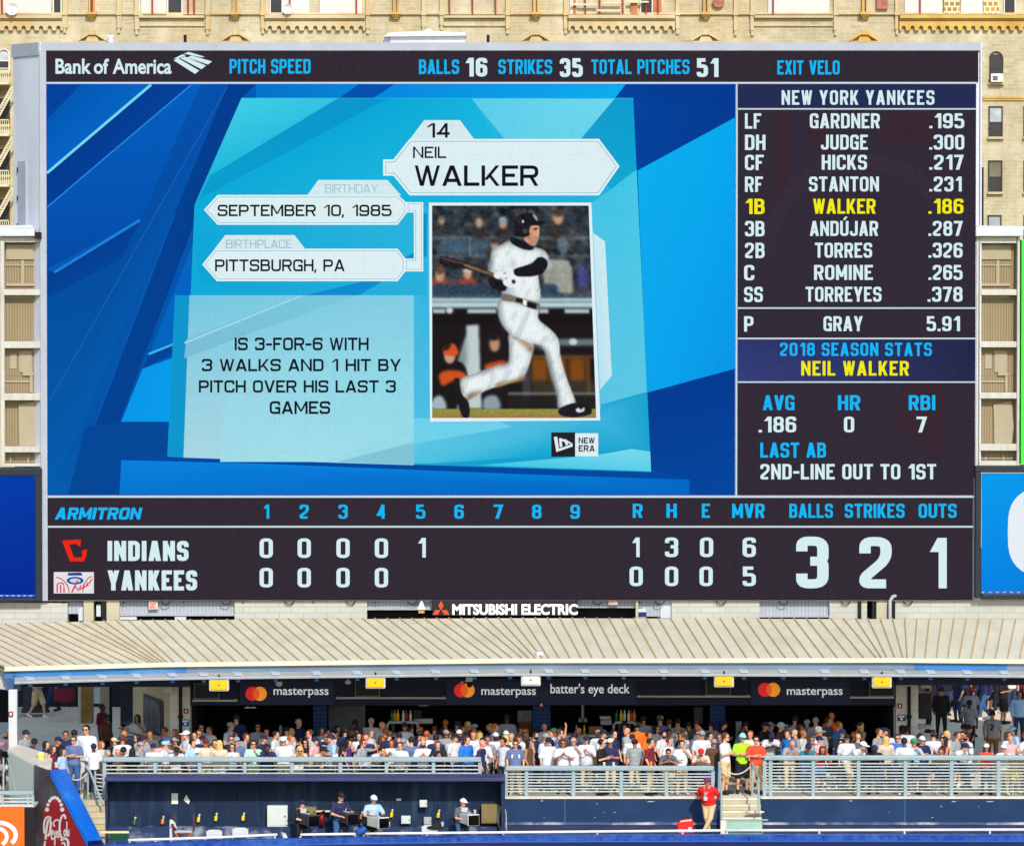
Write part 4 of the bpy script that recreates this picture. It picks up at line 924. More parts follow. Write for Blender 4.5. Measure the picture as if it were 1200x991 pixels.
for e, e2 in xs2:
    m.cur = 1 if (e < 205 or 1066 < e < 1178) else 0
    a_, b_ = P(e, ey(e) + 3.6, -6.9), P(e2, ey(e2) + 3.6, -6.9); h = Vector((0, 0, -.24)); dd = Vector((0, .25, 0))
    m.mesh([a_, b_, b_ + h, a_ + h, a_ + dd, b_ + dd, b_ + dd + h, a_ + dd + h], [(0, 1, 2, 3), (7, 6, 5, 4), (3, 2, 6, 7)])
m.build('gutter', [FASC, BLUE], pav)
m = MB()                                          # awning: thin pale glass shelf pitched outward
def aw(x): return np.interp(x, [17, 200, 600, 1050, 1200], [795.8, 790.8, 786.2, 787.2, 788.4])
ax = [17] + list(range(60, 1461, 60))
GLAW = M('awning_glass', (176,174,160), .25, .08, 1.2)
for x0, x1 in zip(ax, ax[1:]):
    a_, b_ = P(x0, aw(x0) + 3.2, -7.7), P(x1, aw(x1) + 3.2, -7.7); c_, d_ = P(x0, aw(x0) - 4.6, -6.6), P(x1, aw(x1) - 4.6, -6.6); h = Vector((0, 0, -.05))
    m.mesh([a_, b_, d_, c_, a_ + h, b_ + h, d_ + h, c_ + h], [(0, 1, 2, 3), (7, 6, 5, 4), (0, 4, 5, 1), (1, 5, 6, 2), (0, 3, 7, 4)])
m.build('awning', GLAW, pav)
m = MB()
for x0, x1 in zip(ax, ax[1:]):
    a_, b_ = P(x0, aw(x0) + 3.0, -7.74), P(x1, aw(x1) + 3.0, -7.74); m.tube([a_ - Vector((0, 0, .03)), b_ - Vector((0, 0, .03))], .045, 6)
m.build('awning_edge', GRM, pav)
for x in (35,77,120,160,202,239,279,323,371,419,465,511,556,598,643,686,731,778,826,872,918,967,1013,1056,1091,1134,1177,1220):
    y = aw(x); m = MB()
    m.mesh([P(x - 8, y - 2.6, -6.82), P(x + 3, y - 2.6, -6.82), P(x + 5.5, y + 1.2, -7.5), P(x - 4, y + 1.2, -7.5), P(x - 8, y - 3.4, -6.82), P(x + 3, y - 3.4, -6.82), P(x + 5.5, y + .4, -7.5), P(x - 4, y + .4, -7.5)], [(0, 1, 2, 3), (4, 5, 6, 7), (3, 2, 6, 7), (0, 3, 7, 4), (1, 2, 6, 5)])
    m.cur = 1; m.pbox(x - 2.2, y + 3.8, x + 2.2, y + 9.0, -7.5, .2); m.pbox(x - 3.4, y + 2.2, x + 3.4, y + 3.8, -7.6, .4)
    m.build('awning_bracket', [PW, BLUE], pav)
m = MB(); BM = Vector((0, 0, 0))                  # edge beam and soffit behind the awning
m.pbox(17, 795.5, 222, 804.5, -6.5, .3); m.build('edge_beam', DNAVY, pav); m = MB(); m.pbox(1050, 795.5, 1460, 802.5, -6.5, .3); m.build('edge_beam', DNAVY, pav)
m = MB(); m.pbox(8, 786, 24, 809, -6.9, .4); m.build('corner_post_cap', M('corner_blue', (50,92,136), .5), pav)
z_s = P(600, 796, -6.2).z
m = MB(); m.box((P(-150,800,-6).x, -6.2, z_s - .06), (P(1460,800,-6).x, -.4, z_s + .04)); m.build('soffit', M('soffit_navy', (26,34,60), .7), pav)
# gable at the left end, seen as a pale grey wedge
m = MB(); m.ppoly([(-40,778),(0,782),(8,786),(8,808),(-40,800)], -6.4, .4); m.build('gable_end', M('gable_grey', (176,176,184), .6), pav)
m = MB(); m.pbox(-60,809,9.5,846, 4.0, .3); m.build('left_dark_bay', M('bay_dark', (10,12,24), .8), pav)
# sign band, brick piers, inner rooms
YS = -2.5
m = MB(); a_, b_ = P(223,826,YS), P(1049,796,YS); m.box((a_.x, YS, a_.z), (b_.x, YS + .3, z_s - .08)); m.build('sign_band', DNAVY, pav)
PIER = brick('navy_brick', (24,56,104), (20,48,92), (14,34,70), .4, .13, .02, .7)
for x0, x1 in ((367,383),(624,645),(832,850)):
    m = MB(); q, r = P(x0, 880, YS), P(x1, 826, YS); m.box((q.x, YS + .02, .005), (r.x, YS + .45, q.z + 2.6)) if False else m.box((q.x, YS + .02, .005), (r.x, YS + .45, P(600,826.4,YS).z)); m.build('brick_pier', PIER, pav)
WPIL = brick('white_block_pillar', (214,214,208), (206,208,204), (186,188,186), .42, .26, .01, .7)
for x0, x1 in ((199.5,222.8),(1049.5,1076)):
    m = MB(); q, r = P(x0, 880, YS), P(x1, 803, YS); m.box((q.x, YS - .05, .005), (r.x, YS + .5, z_s - .07)); m.build('white_pillar', WPIL, pav)
    m = MB(); xx = 211.5 if x0 < 500 else 1065.5; p0 = P(xx, 804, YS - .12); m.tube([Vector((p0.x, YS - .12, .1)), p0], .055); m.ball((p0.x, YS - .12, P(xx, 839.5, YS - .12).z), .09); m.build('conduit', BLK, pav)
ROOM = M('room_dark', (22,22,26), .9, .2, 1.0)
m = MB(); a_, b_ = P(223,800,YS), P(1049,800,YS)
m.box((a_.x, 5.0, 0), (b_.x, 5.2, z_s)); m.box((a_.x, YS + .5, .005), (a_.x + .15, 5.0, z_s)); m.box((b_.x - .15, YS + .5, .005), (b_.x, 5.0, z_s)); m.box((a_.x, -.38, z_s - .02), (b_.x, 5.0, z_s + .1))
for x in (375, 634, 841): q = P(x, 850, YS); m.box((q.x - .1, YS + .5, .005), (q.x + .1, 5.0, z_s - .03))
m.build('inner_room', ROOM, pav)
m = MB(); m.pbox(385,826.6,428,856, .5, .12); m.build('inner_panel', M('inner_grey', (108,112,118), .7, .2, 2), pav)
# concession counters
CT = M('counter_white', (206,206,202), .5); STEEL = M('dark_steel', (70,72,76), .4, .2, 2, metal=.4)
def counter(x0, x1, ytop, lab):
    t = thing('service_counter', lab, 'counter', G((x0 + x1) / 2, 900, 0) * 1.0)
    t.location = (P((x0 + x1) / 2, 850, -1.6).x, -1.6, 0)
    a_, b_ = P(x0, ytop, -1.6), P(x1, ytop, -1.6)
    m = MB(); m.box((a_.x, -1.6, a_.z - .08), (b_.x, -.9, a_.z)); m.build('counter_top', CT, t, bevel=.02)
    m = MB(); m.box((a_.x + .1, -1.5, 0.0), (b_.x - .1, -.95, a_.z - .085)); m.build('counter_front', M('counter_navy', (20,30,52), .6), t)
    return a_, b_
counter(386, 470, 860, 'long counter behind the left half of the crowd, under the dark opening'); counter(648, 722, 860.5, 'counter with a pale top behind the crowd right of the middle brick pier'); counter(735, 830, 862, 'counter behind the man in the orange shirt')
SHELF = ((454,490,845),(480,519,846.5),(718,745,845),(700,716,843),(704,716,846))
for i, (x0, x1, y, lab) in enumerate(((453.5,490,846,'white rounded shelf holding bottles in the left half of the dark bar opening'), (719,745,846,'white rounded shelf holding bottles in the bar opening right of the middle pier'))):
    t = thing('bottle_shelf', lab, 'shelf', P((x0 + x1) / 2, y + 1, -1.2) - Vector((0, 0, .05)))
    m = MB(); a_, b_ = P(x0, y, -1.2), P(x1, y, -1.2); m.tube([a_ + Vector((0, 0, -.25)), a_ + Vector((.01, 0, -.08)), a_ + Vector((.09, 0, 0)), b_ + Vector((-.09, 0, 0)), b_ + Vector((-.01, 0, -.08)), b_ + Vector((0, 0, -.25))], .045); m.build('rim', PW, t, smooth=True)
    m = MB(); m.box((a_.x + .05, -1.2, a_.z - .04), (b_.x - .05, -.75, a_.z + .02)); m.build('board', CT, t)
    m = MB()
    for xx in (a_.x + .2, b_.x - .2): m.box((xx - .04, -1.0, .0), (xx + .04, -.92, a_.z - .045))
    m.build('leg', STEEL, t)
def bottle(x, y, h, col, lab, sh):
    r = h * .13; c = P(x, y, -1.0); zb_ = sh; m = MB()
    m.tube([(c.x, -1.0, zb_ + h * f) for f in (0, .02, .6, .75, .8, 1.0)], [r * .9, r, r, r * .55, r * .38, r * .38], 8)
    return m.build('bottle', M('bottle_' + col[0], col[1], .25), None, lab, 'bottle', 'bottles on the bar shelves', smooth=True)
BC = {'green': (40,110,60), 'yellow': (226,196,40), 'white': (222,220,212), 'red': (176,52,32), 'orange': (220,130,40)}
z1 = P(470, 846, -1.2).z + .021; z2 = P(732, 846, -1.2).z + .021
for xs0, zz, wh in ((((458.5,'green'),(462,'orange'),(465.5,'yellow'),(472,'white'),(475.5,'red'),(480.5,'white')), z1, 'left bar shelf'), (((723,'green'),(728.5,'yellow'),(732.5,'white'),(737.5,'white'),(740.5,'red'),(744,'orange')), z2, 'right bar shelf')):
    prev = None
    for x, cn in xs0:
        lab = '%s bottle on the %s%s' % (cn, wh, ', right of the %s bottle' % prev if prev else ', first from the left')
        bottle(x, 0, .38 if cn != 'white' else .36, (cn, BC[cn]), lab, zz); prev = cn
# dim kit inside the bar
def kit(name, lab, cat, rects, mat, Y, d):
    m = MB()
    for r in rects: m.pbox(*r, Y, d)
    return m.build(name, mat, None, lab, cat, bevel=.012)
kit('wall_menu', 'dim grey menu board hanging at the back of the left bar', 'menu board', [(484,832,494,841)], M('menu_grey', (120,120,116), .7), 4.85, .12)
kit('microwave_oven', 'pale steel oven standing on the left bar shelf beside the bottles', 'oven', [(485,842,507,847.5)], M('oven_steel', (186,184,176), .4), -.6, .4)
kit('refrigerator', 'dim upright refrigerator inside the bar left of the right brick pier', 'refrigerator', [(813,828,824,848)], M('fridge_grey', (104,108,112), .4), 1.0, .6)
kit('ceiling_projector', 'small pale projector hanging under the sign band inside the left bar', 'projector', [(490.5,821,502,827)], M('projector_white', (196,196,192), .5), -1.4, .4)
kit('tall_tap', 'tall pale steel drinks tower inside the bar right of the middle pier', 'drinks tower', [(681,822,684.5,846),(678,841,688,846)], M('tap_steel', (128,128,124), .4, metal=.3), .0, .15)
kit('serving_tray', 'tan pizza box lying open on the middle bar counter', 'box', [(690,851,706,859)], M('card_brown', (150,104,58), .8), -1.5, .3)
kit('white_carton', 'stack of white cartons on the middle bar counter', 'carton', [(703,839,716,842.5),(704,843.5,717,849)], CT, -.2, .3)
for x, c, n_ in ((676,'white','small white bottle on the middle bar counter'),(685,'yellow','yellow bottle on the middle bar counter')):
    bottle(x, 0, .3, (c, BC[c]), n_, P(686, 860.5, -1.6).z + .002).location.y = -1.3
tk_ = P(612, 838, .8); m = MB(); m.pbox(606.5,832,623,846, .8, .15); m.build('hanging_shirts', M('shirt_rack', (170,170,168), .9, .25, 6), None, 'pale shirts hanging at the back left of the middle pier', 'shirts')
m = MB(); m.pbox(608,845,623,858, .75, .3); m.build('storage_box', M('card_brown', (150,104,58), .8), None, 'brown box below the hanging shirts left of the middle pier', 'box')
kit('bar_fridge', 'narrow pale steel urn standing in the dark opening right of the right pier', 'urn', [(862,845,869,868)], M('urn_steel', (150,156,154), .4), -1.2, .3)
kit('paper_towel', 'narrow pale paper holder in the dark opening left of the first brick pier', 'dispenser', [(327,850,330.5,861)], M('urn_steel', (150,156,154), .4), -1.2, .12)

# signs on the band
LET = glow_mat('glow_letters', (226,230,236), .32); SGB = M('sign_navy', (13,30,80), .5, .06); CRED = glow_mat('circle_red', (214,26,30), .4); CORA = glow_mat('circle_orange', (240,150,30), .4); CMIX = glow_mat('circle_mix', (232,88,28), .4)  # weak glow added to letters and emblem circles, to brighten them under the eave
def circle(cx, cy, r): return [(cx + r * math.cos(math.radians(t)), cy + r * math.sin(math.radians(t))) for t in range(0, 360, 12)]
def msign(x0, x1, c1, c2, cy, tx0, tx1, lab, extra=None):
    t = thing('company_sign', lab, 'sign', P((x0 + x1) / 2, 825.5, YS - .1), 'round emblem signs on the pavilion front')
    m = MB(); m.pbox(x0, 796.8, x1, 825.2, YS - .12, .12); m.build('panel', SGB, t)
    for k, (c, mt) in enumerate(((c1, CRED), (c2, CORA))):
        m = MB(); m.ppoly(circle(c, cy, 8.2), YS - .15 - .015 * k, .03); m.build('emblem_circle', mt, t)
    d = (c2 - c1) / 2; r = 8.2; a0 = math.degrees(math.acos(d / r))
    lens = [(c1 + r * math.cos(math.radians(t)), cy + r * math.sin(math.radians(t))) for t in np.linspace(-a0, a0, 10)] + [(c2 - r * math.cos(math.radians(t)), cy - r * math.sin(math.radians(t))) for t in np.linspace(-a0, a0, 10)]
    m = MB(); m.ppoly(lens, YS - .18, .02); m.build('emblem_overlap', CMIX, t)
    pm = lambda x, y: P(x, y, YS - .14)
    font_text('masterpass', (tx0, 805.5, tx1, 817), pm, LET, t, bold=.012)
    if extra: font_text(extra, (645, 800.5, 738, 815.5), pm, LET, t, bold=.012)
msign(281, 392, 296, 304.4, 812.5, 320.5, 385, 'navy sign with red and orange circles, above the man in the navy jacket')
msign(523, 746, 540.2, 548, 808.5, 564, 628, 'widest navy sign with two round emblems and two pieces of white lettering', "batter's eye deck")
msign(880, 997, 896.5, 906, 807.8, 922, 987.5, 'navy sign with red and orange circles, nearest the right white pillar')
# heaters, frames, lights under the eave
YEL = M('heater_yellow', (232,180,14), .5, .12, 4)
for i, (x, y, c, lab) in enumerate(((256.5,802.5,YEL,'yellow faced speaker box under the eave near the left white pillar'), (440,799.5,YEL,'yellow faced speaker box under the eave between the first two round emblem signs'), (622,796.5,CT,'cream faced speaker box under the eave above the middle brick pier'), (848.5,798,YEL,'yellow faced speaker box under the eave above the right brick pier'), (1033.5,799,YEL,'yellow faced speaker box under the eave beside the right white pillar'))):
    t = thing('speaker_box', lab, 'speaker', P(x, y + 7.5, -7.72), 'speaker boxes under the eave')
    m = MB(); m.pbox(x - 11.6, y - 7.4, x + 11.6, y + 7.2, -7.72, .35); m.build('case', CT, t, bevel=.04)
    m = MB(); m.pbox(x - 10, y - 6, x + 10, y + 5.6, -7.75, .03); g = m.build('grille', c, t, bevel=.02)
    m = MB(); m.pbox(x - .7, y - .7, x + .7, y + .7, -7.77, .02); m.build('badge', BLK, g)
    m = MB(); m.pbox(x - 1, y - 12, x + 1, y - 7, -7.6, .08); m.build('hanger', BLK, t)
for x0, y0, x1, y1, lab in ((227.5,800.5,257,818.5,'dark framed television behind the leftmost speaker box'), (416,796,445,816,'dark framed television behind the second speaker box'), (827,796,856.5,814.5,'dark framed television behind the fourth speaker box'), (1018.5,797,1048,815.5,'dark framed television behind the rightmost speaker box')):
    t = thing('television', lab, 'television', P((x0 + x1) / 2, y1, YS - .25), 'televisions on the sign band')
    f = MB(); f.pbox(x0, y0, x1, y0 + .8, YS - .25, .2); f.pbox(x0, y1 - 1, x1, y1, YS - .25, .2); f.pbox(x0, y0 + .8, x0 + .9, y1 - 1, YS - .25, .2); f.pbox(x1 - .9, y0 + .8, x1, y1 - 1, YS - .25, .2); f.build('frame', M('tv_frame', (112,116,122), .4), t)
    m = MB(); m.pbox(x0 + .9, y0 + .8, x1 - .9, y1 - 1, YS - .2, .15); m.build('screen', glass('tv_glass', (20,26,28)), t)
for x0, x1, y0, y1, lab in ((225.5,278.5,819.2,821.8,'long white tube light under the leftmost television'), (393.5,522.5,816.2,818.8,'longest white tube light, between the first two round emblem signs'), (746.5,879.5,814.4,816.9,'long white tube light right of the deck lettering'), (996,1047.5,815.6,818.2,'long white tube light beside the right white pillar'), (287,300,828,829.6,'short white tube light below the leftmost emblem sign'), (559,599,790.6,792.4,'cream tube light tucked under the awning above the middle sign')):
    m = MB(); yy = YS - .3 if y0 > 800 else -6.6; m.tube([P(x0, (y0 + y1) / 2, yy), P(x1, (y0 + y1) / 2, yy)], (y1 - y0) / 74)
    m.pbox(x0 + 2, y0 - .2, x0 + 4, y1, yy + .02, .22); m.pbox(x1 - 4, y0 - .2, x1 - 2, y1, yy + .02, .22)
    m.build('tube_light', PW, None, lab, 'light')
for x, y, lab in ((327,800,'white dome light under the awning above the leftmost emblem sign'), (408,797.5,'white dome light under the awning left of the second speaker box')):
    t = thing('dome_light', lab, 'light', P(x, y + 5, -6.1)); c = P(x, y, -6.1)
    m = MB(); m.box(c + Vector((-.1, -.06, .06)), c + Vector((.1, .1, .2))); m.build('mount', BLUE, t)
    m = MB(); m.ball(c, .12, 10, 6, (1, 1, 1)); m.build('dome', PW, t, smooth=True)
t = thing('security_camera', 'security camera on a bracket in front of the orange circle of the widest sign', 'security camera', P(549, 800, -6.2))
c = P(549.5, 796, -6.2); m = MB(); m.box(c + Vector((-.1, -.1, -.06)), c + Vector((.12, .15, .1))); m.build('housing', PW, t, bevel=.02)
m = MB(); m.ball(c + Vector((.02, -.02, -.16)), .09); m.build('lens_dome', BLK, t, smooth=True)
m = MB(); m.tube([c + Vector((-.25, .1, -.1)), c + Vector((-.1, .05, 0))], .05); m.build('arm', CRP, t)
for x, y, lab in ((218,833,'small red alarm box on the left white pillar'), (634.5,825.5,'small red alarm box on the middle navy pier'), (1054.5,827,'small red alarm box on the right white pillar'), (12.5,836.5,'small red alarm box on the white post at the far left')):
    yy = YS - .12 if x > 100 else -8.3
    t = thing('alarm_box', lab, 'alarm box', P(x, y + 3, yy)); m = MB(); m.pbox(x - 2.7, y - 3, x + 2.7, y + 2.8, yy, .07); m.build('case', M('alarm_red', (150,34,26), .5), t)
    m = MB(); m.pbox(x - .9, y - 1.6, x + .9, y + 1.4, yy - .02, .02); m.build('lever', SW_, t)
for x, y, c, lab in ((217,846.5,(28,92,170),'blue square notice on the left white pillar'), (1056.5,841,(58,52,110),'purple square notice on the right white pillar')):
    t = thing('notice', lab, 'notice', P(x, y + 4, YS - .1)); m = MB(); m.pbox(x - 4.6, y - 3.8, x + 4.6, y + 3.6, YS - .1, .045); m.build('plate', M('notice_%d' % x, c, .5), t)
    m = MB(); m.pbox(x - 3.4, y - 2.8, x + 3.4, y - 1, YS - .115, .012); m.pbox(x - 1.4, y, x + 1.4, y + 2.4, YS - .115, .012); m.build('print', SW_, t)
t = thing('wheelchair_notice', 'small white wheelchair symbol notice inside the dark opening right of the middle emblem', 'notice', P(595, 825, YS + .1))
m = MB(); q_ = [Vector((*p, 0)) for p in arc(594.6, 823, 2.0, 2.0, 110, 400, 14)]
for f in _ribbon(q_, .9, False): m.prism([P(p.x, p.y, YS + .04) for p in f], (0, .02, 0))
m.ppoly(circle(594, 818.6, .9), YS + .04, .02); m.pbox(593.6, 819.4, 594.8, 822.6, YS + .03, .02); m.build('symbol', SW_, t)
kit('wall_speaker', 'white wall speaker at the top of the left passage wall', 'speaker', [(191,804.5,202,812)], CT, -2.8, .25); kit('wall_unit', 'pale green wall box at the top of the right passage', 'wall box', [(1079,799,1091,806)], M('pale_green', (176,188,176), .6), -2.0, .25)
kit('roof_marker', 'small white box light standing on the pale roof above the middle sign', 'roof light', [(628.5,763.5,636.5,768)], PW, -6.5, .3)

# ------------------------------------------------------------------ deck, passages, stairs, pit
DECKM = M('deck_concrete', (212,204,184), .9, .08, .7, stain=((170,160,140), 1.2, .4))
xL, xR = P(-200, 900, -9).x, P(1420, 900, -9).x
xs0, xs1 = P(843.5, 930, -9).x, P(891, 930, -9).x            # stair opening
m = MB(); m.box((P(118,930,-9).x, -9, -.3), (xs0, 30, 0)); m.box((xs1, -9, -.3), (xR, 30, 0)); m.box((xs0, -8.95, -.3), (xs1, 30, 0)); m.box((xL, -8.0, -.3), (P(118,930,-9).x, 30, 0)); m.build('deck_floor', DECKM, kind='structure')
m = MB(); m.box((P(-40,880,0).x, -1.0, .001), (P(205,880,0).x, 20.9, .006)); m.box((P(1080,880,0).x, -1.0, .001), (xR, 20.9, .006)); m.build('concourse_floor', M('concourse_concrete', (250,230,190), .85, .06, .5, stain=((200,190,168), .4, .5)), kind='structure')
PIT, PITL = -1.0, -1.6
PITM = M('pit_floor_blue', (40,58,96), .8, .15, 1.2, stain=((120,130,150), 1.5, .4))
xsh = P(590.5, 930, -9.5).x; xpl = P(118, 950, -10).x
m = MB(); m.box((xpl, -11.3, PITL - .3), (xsh, -9.3, PITL)); m.box((xsh, -11.3, PIT - .9), (xR, -9.3, PIT)); m.build('pit_floor', PITM, kind='structure')
WALLN = M('deck_wall_navy', (15,47,84), .75, .14, 1.0, stain=((40,70,108), .9, .4, (.7, 1, 1.2)))
CHIP = M('chipped_ledge', (66,84,118), .8, .35, 5, stain=((216,216,212), 1.4, .7, (1, 1, 1)))
def dwall(x0, x1, lab):
    t = thing('deck_wall', lab, 'wall', (P((x0 + x1) / 2, 950, -9.2).x, -9.1, PIT)); a_, b_ = P(x0, 935, -9.1).x, P(x1, 935, -9.1).x
    m = MB(); m.box((a_, -9.12, PIT), (b_, -9.003, -.05)); m.build('wall', WALLN, t)
    m = MB(); m.box((a_, -9.16, -.05), (b_, -9.003, .02)); m.build('coping', M('coping_concrete', (206,200,186), .85, .1, 2), t)
    m = MB(); m.box((a_, -9.3, P(700, 966, -9.3).z), (b_, -9.13, P(700, 963.4, -9.3).z)); m.build('ledge', CHIP, t)
    m = MB(); m.box((a_, -9.27, PIT), (b_, -9.125, P(700, 966.4, -9.3).z)); m.build('plinth', M('plinth_blue', (40,44,78), .7, .2, 2), t)
dwall(591.5, 843, 'navy painted wall under the middle railing, beside the stairs'); dwall(891.5, 1420, 'navy painted wall under the right railing')

def railing(x0, x1, ytop, posts, nbars, Yr, zb, lab, endpost=True):
    t = thing('railing', lab, 'railing', (P((x0 + x1) / 2, 930, Yr).x, Yr, zb)); zt_ = P(600, ytop, Yr).z; a_, b_ = P(x0, 930, Yr).x, P(x1, 930, Yr).x
    m = MB(); m.box((a_, Yr - .10, zt_ - .15), (b_, Yr + .10, zt_)); m.build('top_rail', SIL, t, bevel=.03)
    for x in posts:
        px_ = P(x, 930, Yr).x; m = MB(); m.box((px_ - .055, Yr - .03, zb), (px_ + .055, Yr + .06, zt_ - .153)); m.build('post', SIL, t)
    lo = zb + .10
    for k in range(nbars):
        m = MB(); z = lo + (zt_ - .2 - lo) * (k + .35) / nbars; m.tube([(a_, Yr + .015, z), (b_, Yr + .015, z)], .022, 6); m.build('bar', M('rail_bar', (186,196,192), .4, .06), t)
    return t
railing(121, 564, 886.5, (122.5,182,234,287,342,399,453,508,562.5), 8, -9.05, 0.003, 'grey steel railing along the left deck, standing behind the dark shelter roof')
railing(592, 836.5, 896.8, (593,617,672,728,781,835.5), 7, -8.97, 0.022, 'grey steel railing along the middle deck, ending at the stairs')
railing(895, 1420, 884.5, (896,903,953,1006,1061,1115,1170,1225), 10, -8.97, 0.022, 'grey steel railing along the right deck, right of the stairs')

# dark shelter for the television cameras
SHN = M('shelter_navy', (11,34,62), .75, .15, 1.2, stain=((60,88,112), 1.4, .4, (2.5, 2.5, .5))); SHT = M('shelter_top', (50,55,98), .55, .1, 1)
sh = thing('camera_shelter', 'low dark navy shelter with a thin flat roof housing the television cameras', 'shelter', (P(360, 960, -9.6).x, -9.6, PITL))
xa, xb = P(128, 930, -9.2).x, P(592, 930, -9.2).x
zr = P(360, 905.5, -9.15).z - .02
m = MB(); m.box((xa - .05, -10.35, zr - .11), (xb, -9.12, zr)); m.build('roof_slab', SHT, sh, bevel=.02)
m = MB(); m.box((xa, -9.22, PITL), (xb - .12, -9.14, zr - .133))
for k in range(9): xx = xa + (xb - xa) * (k + .5) / 9; m.box((xx - .02, -9.235, PITL), (xx + .02, -9.22, zr - .14))
for x in (274.5, 302.5, 446): xx = P(x, 940, -9.2).x; m.box((xx - .06, -9.27, PITL), (xx + .06, -9.22, zr - .14))
m.build('back_wall', SHN, sh)
m = MB(); m.box((xb - .12, -10.2, PITL), (xb, -9.13, zr - .133)); m.build('side_wall', NAVY, sh)
m = MB(); m.box((xa - .05, -9.7, PITL), (xa + .0, -9.13, zr - .133)); m.build('side_wall', NAVY, sh)
zl = P(360, 968, -9.45).z; m = MB(); m.box((xa, -9.5, PITL), (xb - .12, -9.24, zl)); m.build('bench_ledge', M('ledge_navy', (34,52,92), .7, .2, 2, stain=((200,204,206), 2.2, .5, (1, 1, 1))), sh)

# blue padded field wall in front
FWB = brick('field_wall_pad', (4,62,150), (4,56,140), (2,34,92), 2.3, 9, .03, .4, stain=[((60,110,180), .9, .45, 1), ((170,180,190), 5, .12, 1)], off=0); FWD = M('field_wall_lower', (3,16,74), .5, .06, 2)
fw_ = thing('field_wall', 'padded bright blue outfield wall running along the bottom of the picture', 'wall', (P(700, 990, -11.9).x, -11.9, -4.5))
WZ = -.85
def wy(x): return float(np.interp(x, [100, 150, 250, 400, 600, 900, 1500], [989.5, 987, 983.2, 979.6, 977.2, 976.4, 976.6]))
wl = [G(x, wy(x), WZ) for x in (121, 150, 200, 250, 300, 350, 400, 450, 500, 550, 600, 700, 800, 900, 1050, 1200, 1440)]
def strip(m, y0, y1, z0, z1):
    for p, q in zip(wl, wl[1:]):
        a_, b_ = Vector((p.x, p.y + y0, z0)), Vector((q.x, q.y + y0, z0)); d = Vector((0, y1 - y0, 0)); u = Vector((0, 0, z1 - z0))
        m.mesh([a_, b_, b_ + d, a_ + d, a_ + u, b_ + u, b_ + d + u, a_ + d + u], [(0,1,5,4),(1,2,6,5),(2,3,7,6),(3,0,4,7),(4,5,6,7),(3,2,1,0)])
    return m
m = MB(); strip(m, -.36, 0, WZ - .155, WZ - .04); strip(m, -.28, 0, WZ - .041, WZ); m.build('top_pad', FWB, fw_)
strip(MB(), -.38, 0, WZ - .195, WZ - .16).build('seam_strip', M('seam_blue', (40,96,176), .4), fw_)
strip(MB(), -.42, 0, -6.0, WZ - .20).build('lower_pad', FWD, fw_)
# white pipe rail along the pit edge
PIPE = M('white_pipe', (218,222,228), .4, .05)
def piperail(x0, x1, lab, posts):
    yo = lambda x: float(np.interp(x, [150, 250, 325, 352, 430, 600, 845, 1200], [984, 981, 977.4, 977.6, 976.4, 974.8, 972.6, 971.6])); Yo = lambda x: float(np.interp(x, [150, 400, 600, 1200], [-12.1, -11.4, -11.25, -11.2]))
    t = thing('pipe_rail', lab, 'rail', P((x0 + x1) / 2, 979, -11.3)); m = MB(); xs_ = np.linspace(x0, x1, 9)
    m.tube([P(x, yo(x), Yo(x)) for x in xs_], .042, 8); m.build('pipe', PIPE, t, smooth=True)
    for x in posts:
        q = P(x, yo(x), Yo(x)); m = MB(); m.tube([(q.x, q.y, q.z - .04), (q.x, q.y, PIT - .7)], .03, 6); m.build('post', PIPE, t)
piperail(150, 325, 'white pipe rail in front of the folding chairs', (152,182,240,322)); piperail(352, 417, 'short white pipe rail before the two left camera crews', (352,416)); piperail(424, 845, 'long white pipe rail in front of the white television cameras and the guard', (426,500,590,700,800)); piperail(850, 1420, 'white pipe rail at the bottom right under the right railing', (852,960,1060,1160))
m = MB(); m.tube([P(330,977,-11.3), P(333,978,-11.6), P(335.5,984,-12.1), P(336.5,998,-12.2)], .075, 8); m.build('white_hose', PIPE, None, 'thick white hose hanging over the blue field wall', 'hose', smooth=True)
m = MB(); m.ball(P(423,973,-11.5), .14, 8, 6, (1.2, .8, .7)); m.ball(P(421,975,-11.5), .1, 8, 6); m.ball(P(426,971.5,-11.5), .1, 8, 6); m.build('blue_cloth', M('cloth_blue', (36,84,170), .8, .2, 8), None, 'blue cloth bundle tied on the white pipe rail between two camera crews', 'cloth', smooth=True)

# concrete stairs with handrails and a glass gate
STP = M('step_concrete', (182,172,146), .9, .1, 2, stain=((150,130,90), 2, .5)); NOSE = M('step_nosing', (222,214,194), .85)
st = thing('stairs', 'pale concrete stairs descending from the deck between the middle and right railings', 'stairs', ((xs0 + xs1) / 2, -9.6, PIT))
for k in range(6):
    z1_ = -.02 - k * .165; m = MB(); m.box((xs0 + .02, -9.003 - .3 * k - .3, PIT - .5), (xs1 - .02, -9.0 - .3 * k, z1_)); m.build('step', STP, st)
    m = MB(); m.box((xs0 + .03, -9.315 - .3 * k, z1_ - .04), (xs1 - .03, -9.25 - .3 * k, z1_ + .006)); m.build('nosing', NOSE, st)
for sx, x0, y0, x1, y1 in ((0,842.5,893,845.5,972), (1,881.5,894,889,952)):
    m = MB(); p0, p1 = P(x0, y0, -8.9), P(x1, y1 - 40, -10.7); p2 = P(x1, y1, -10.7); pf = Vector((p0.x, -8.9, 0))
    m.tube([pf, p0], .035); m.tube([p0, p1, p2], .035); m.build('handrail', SIL, st)
gp = M('green_glass', (150,186,164), .15, .1, 2)
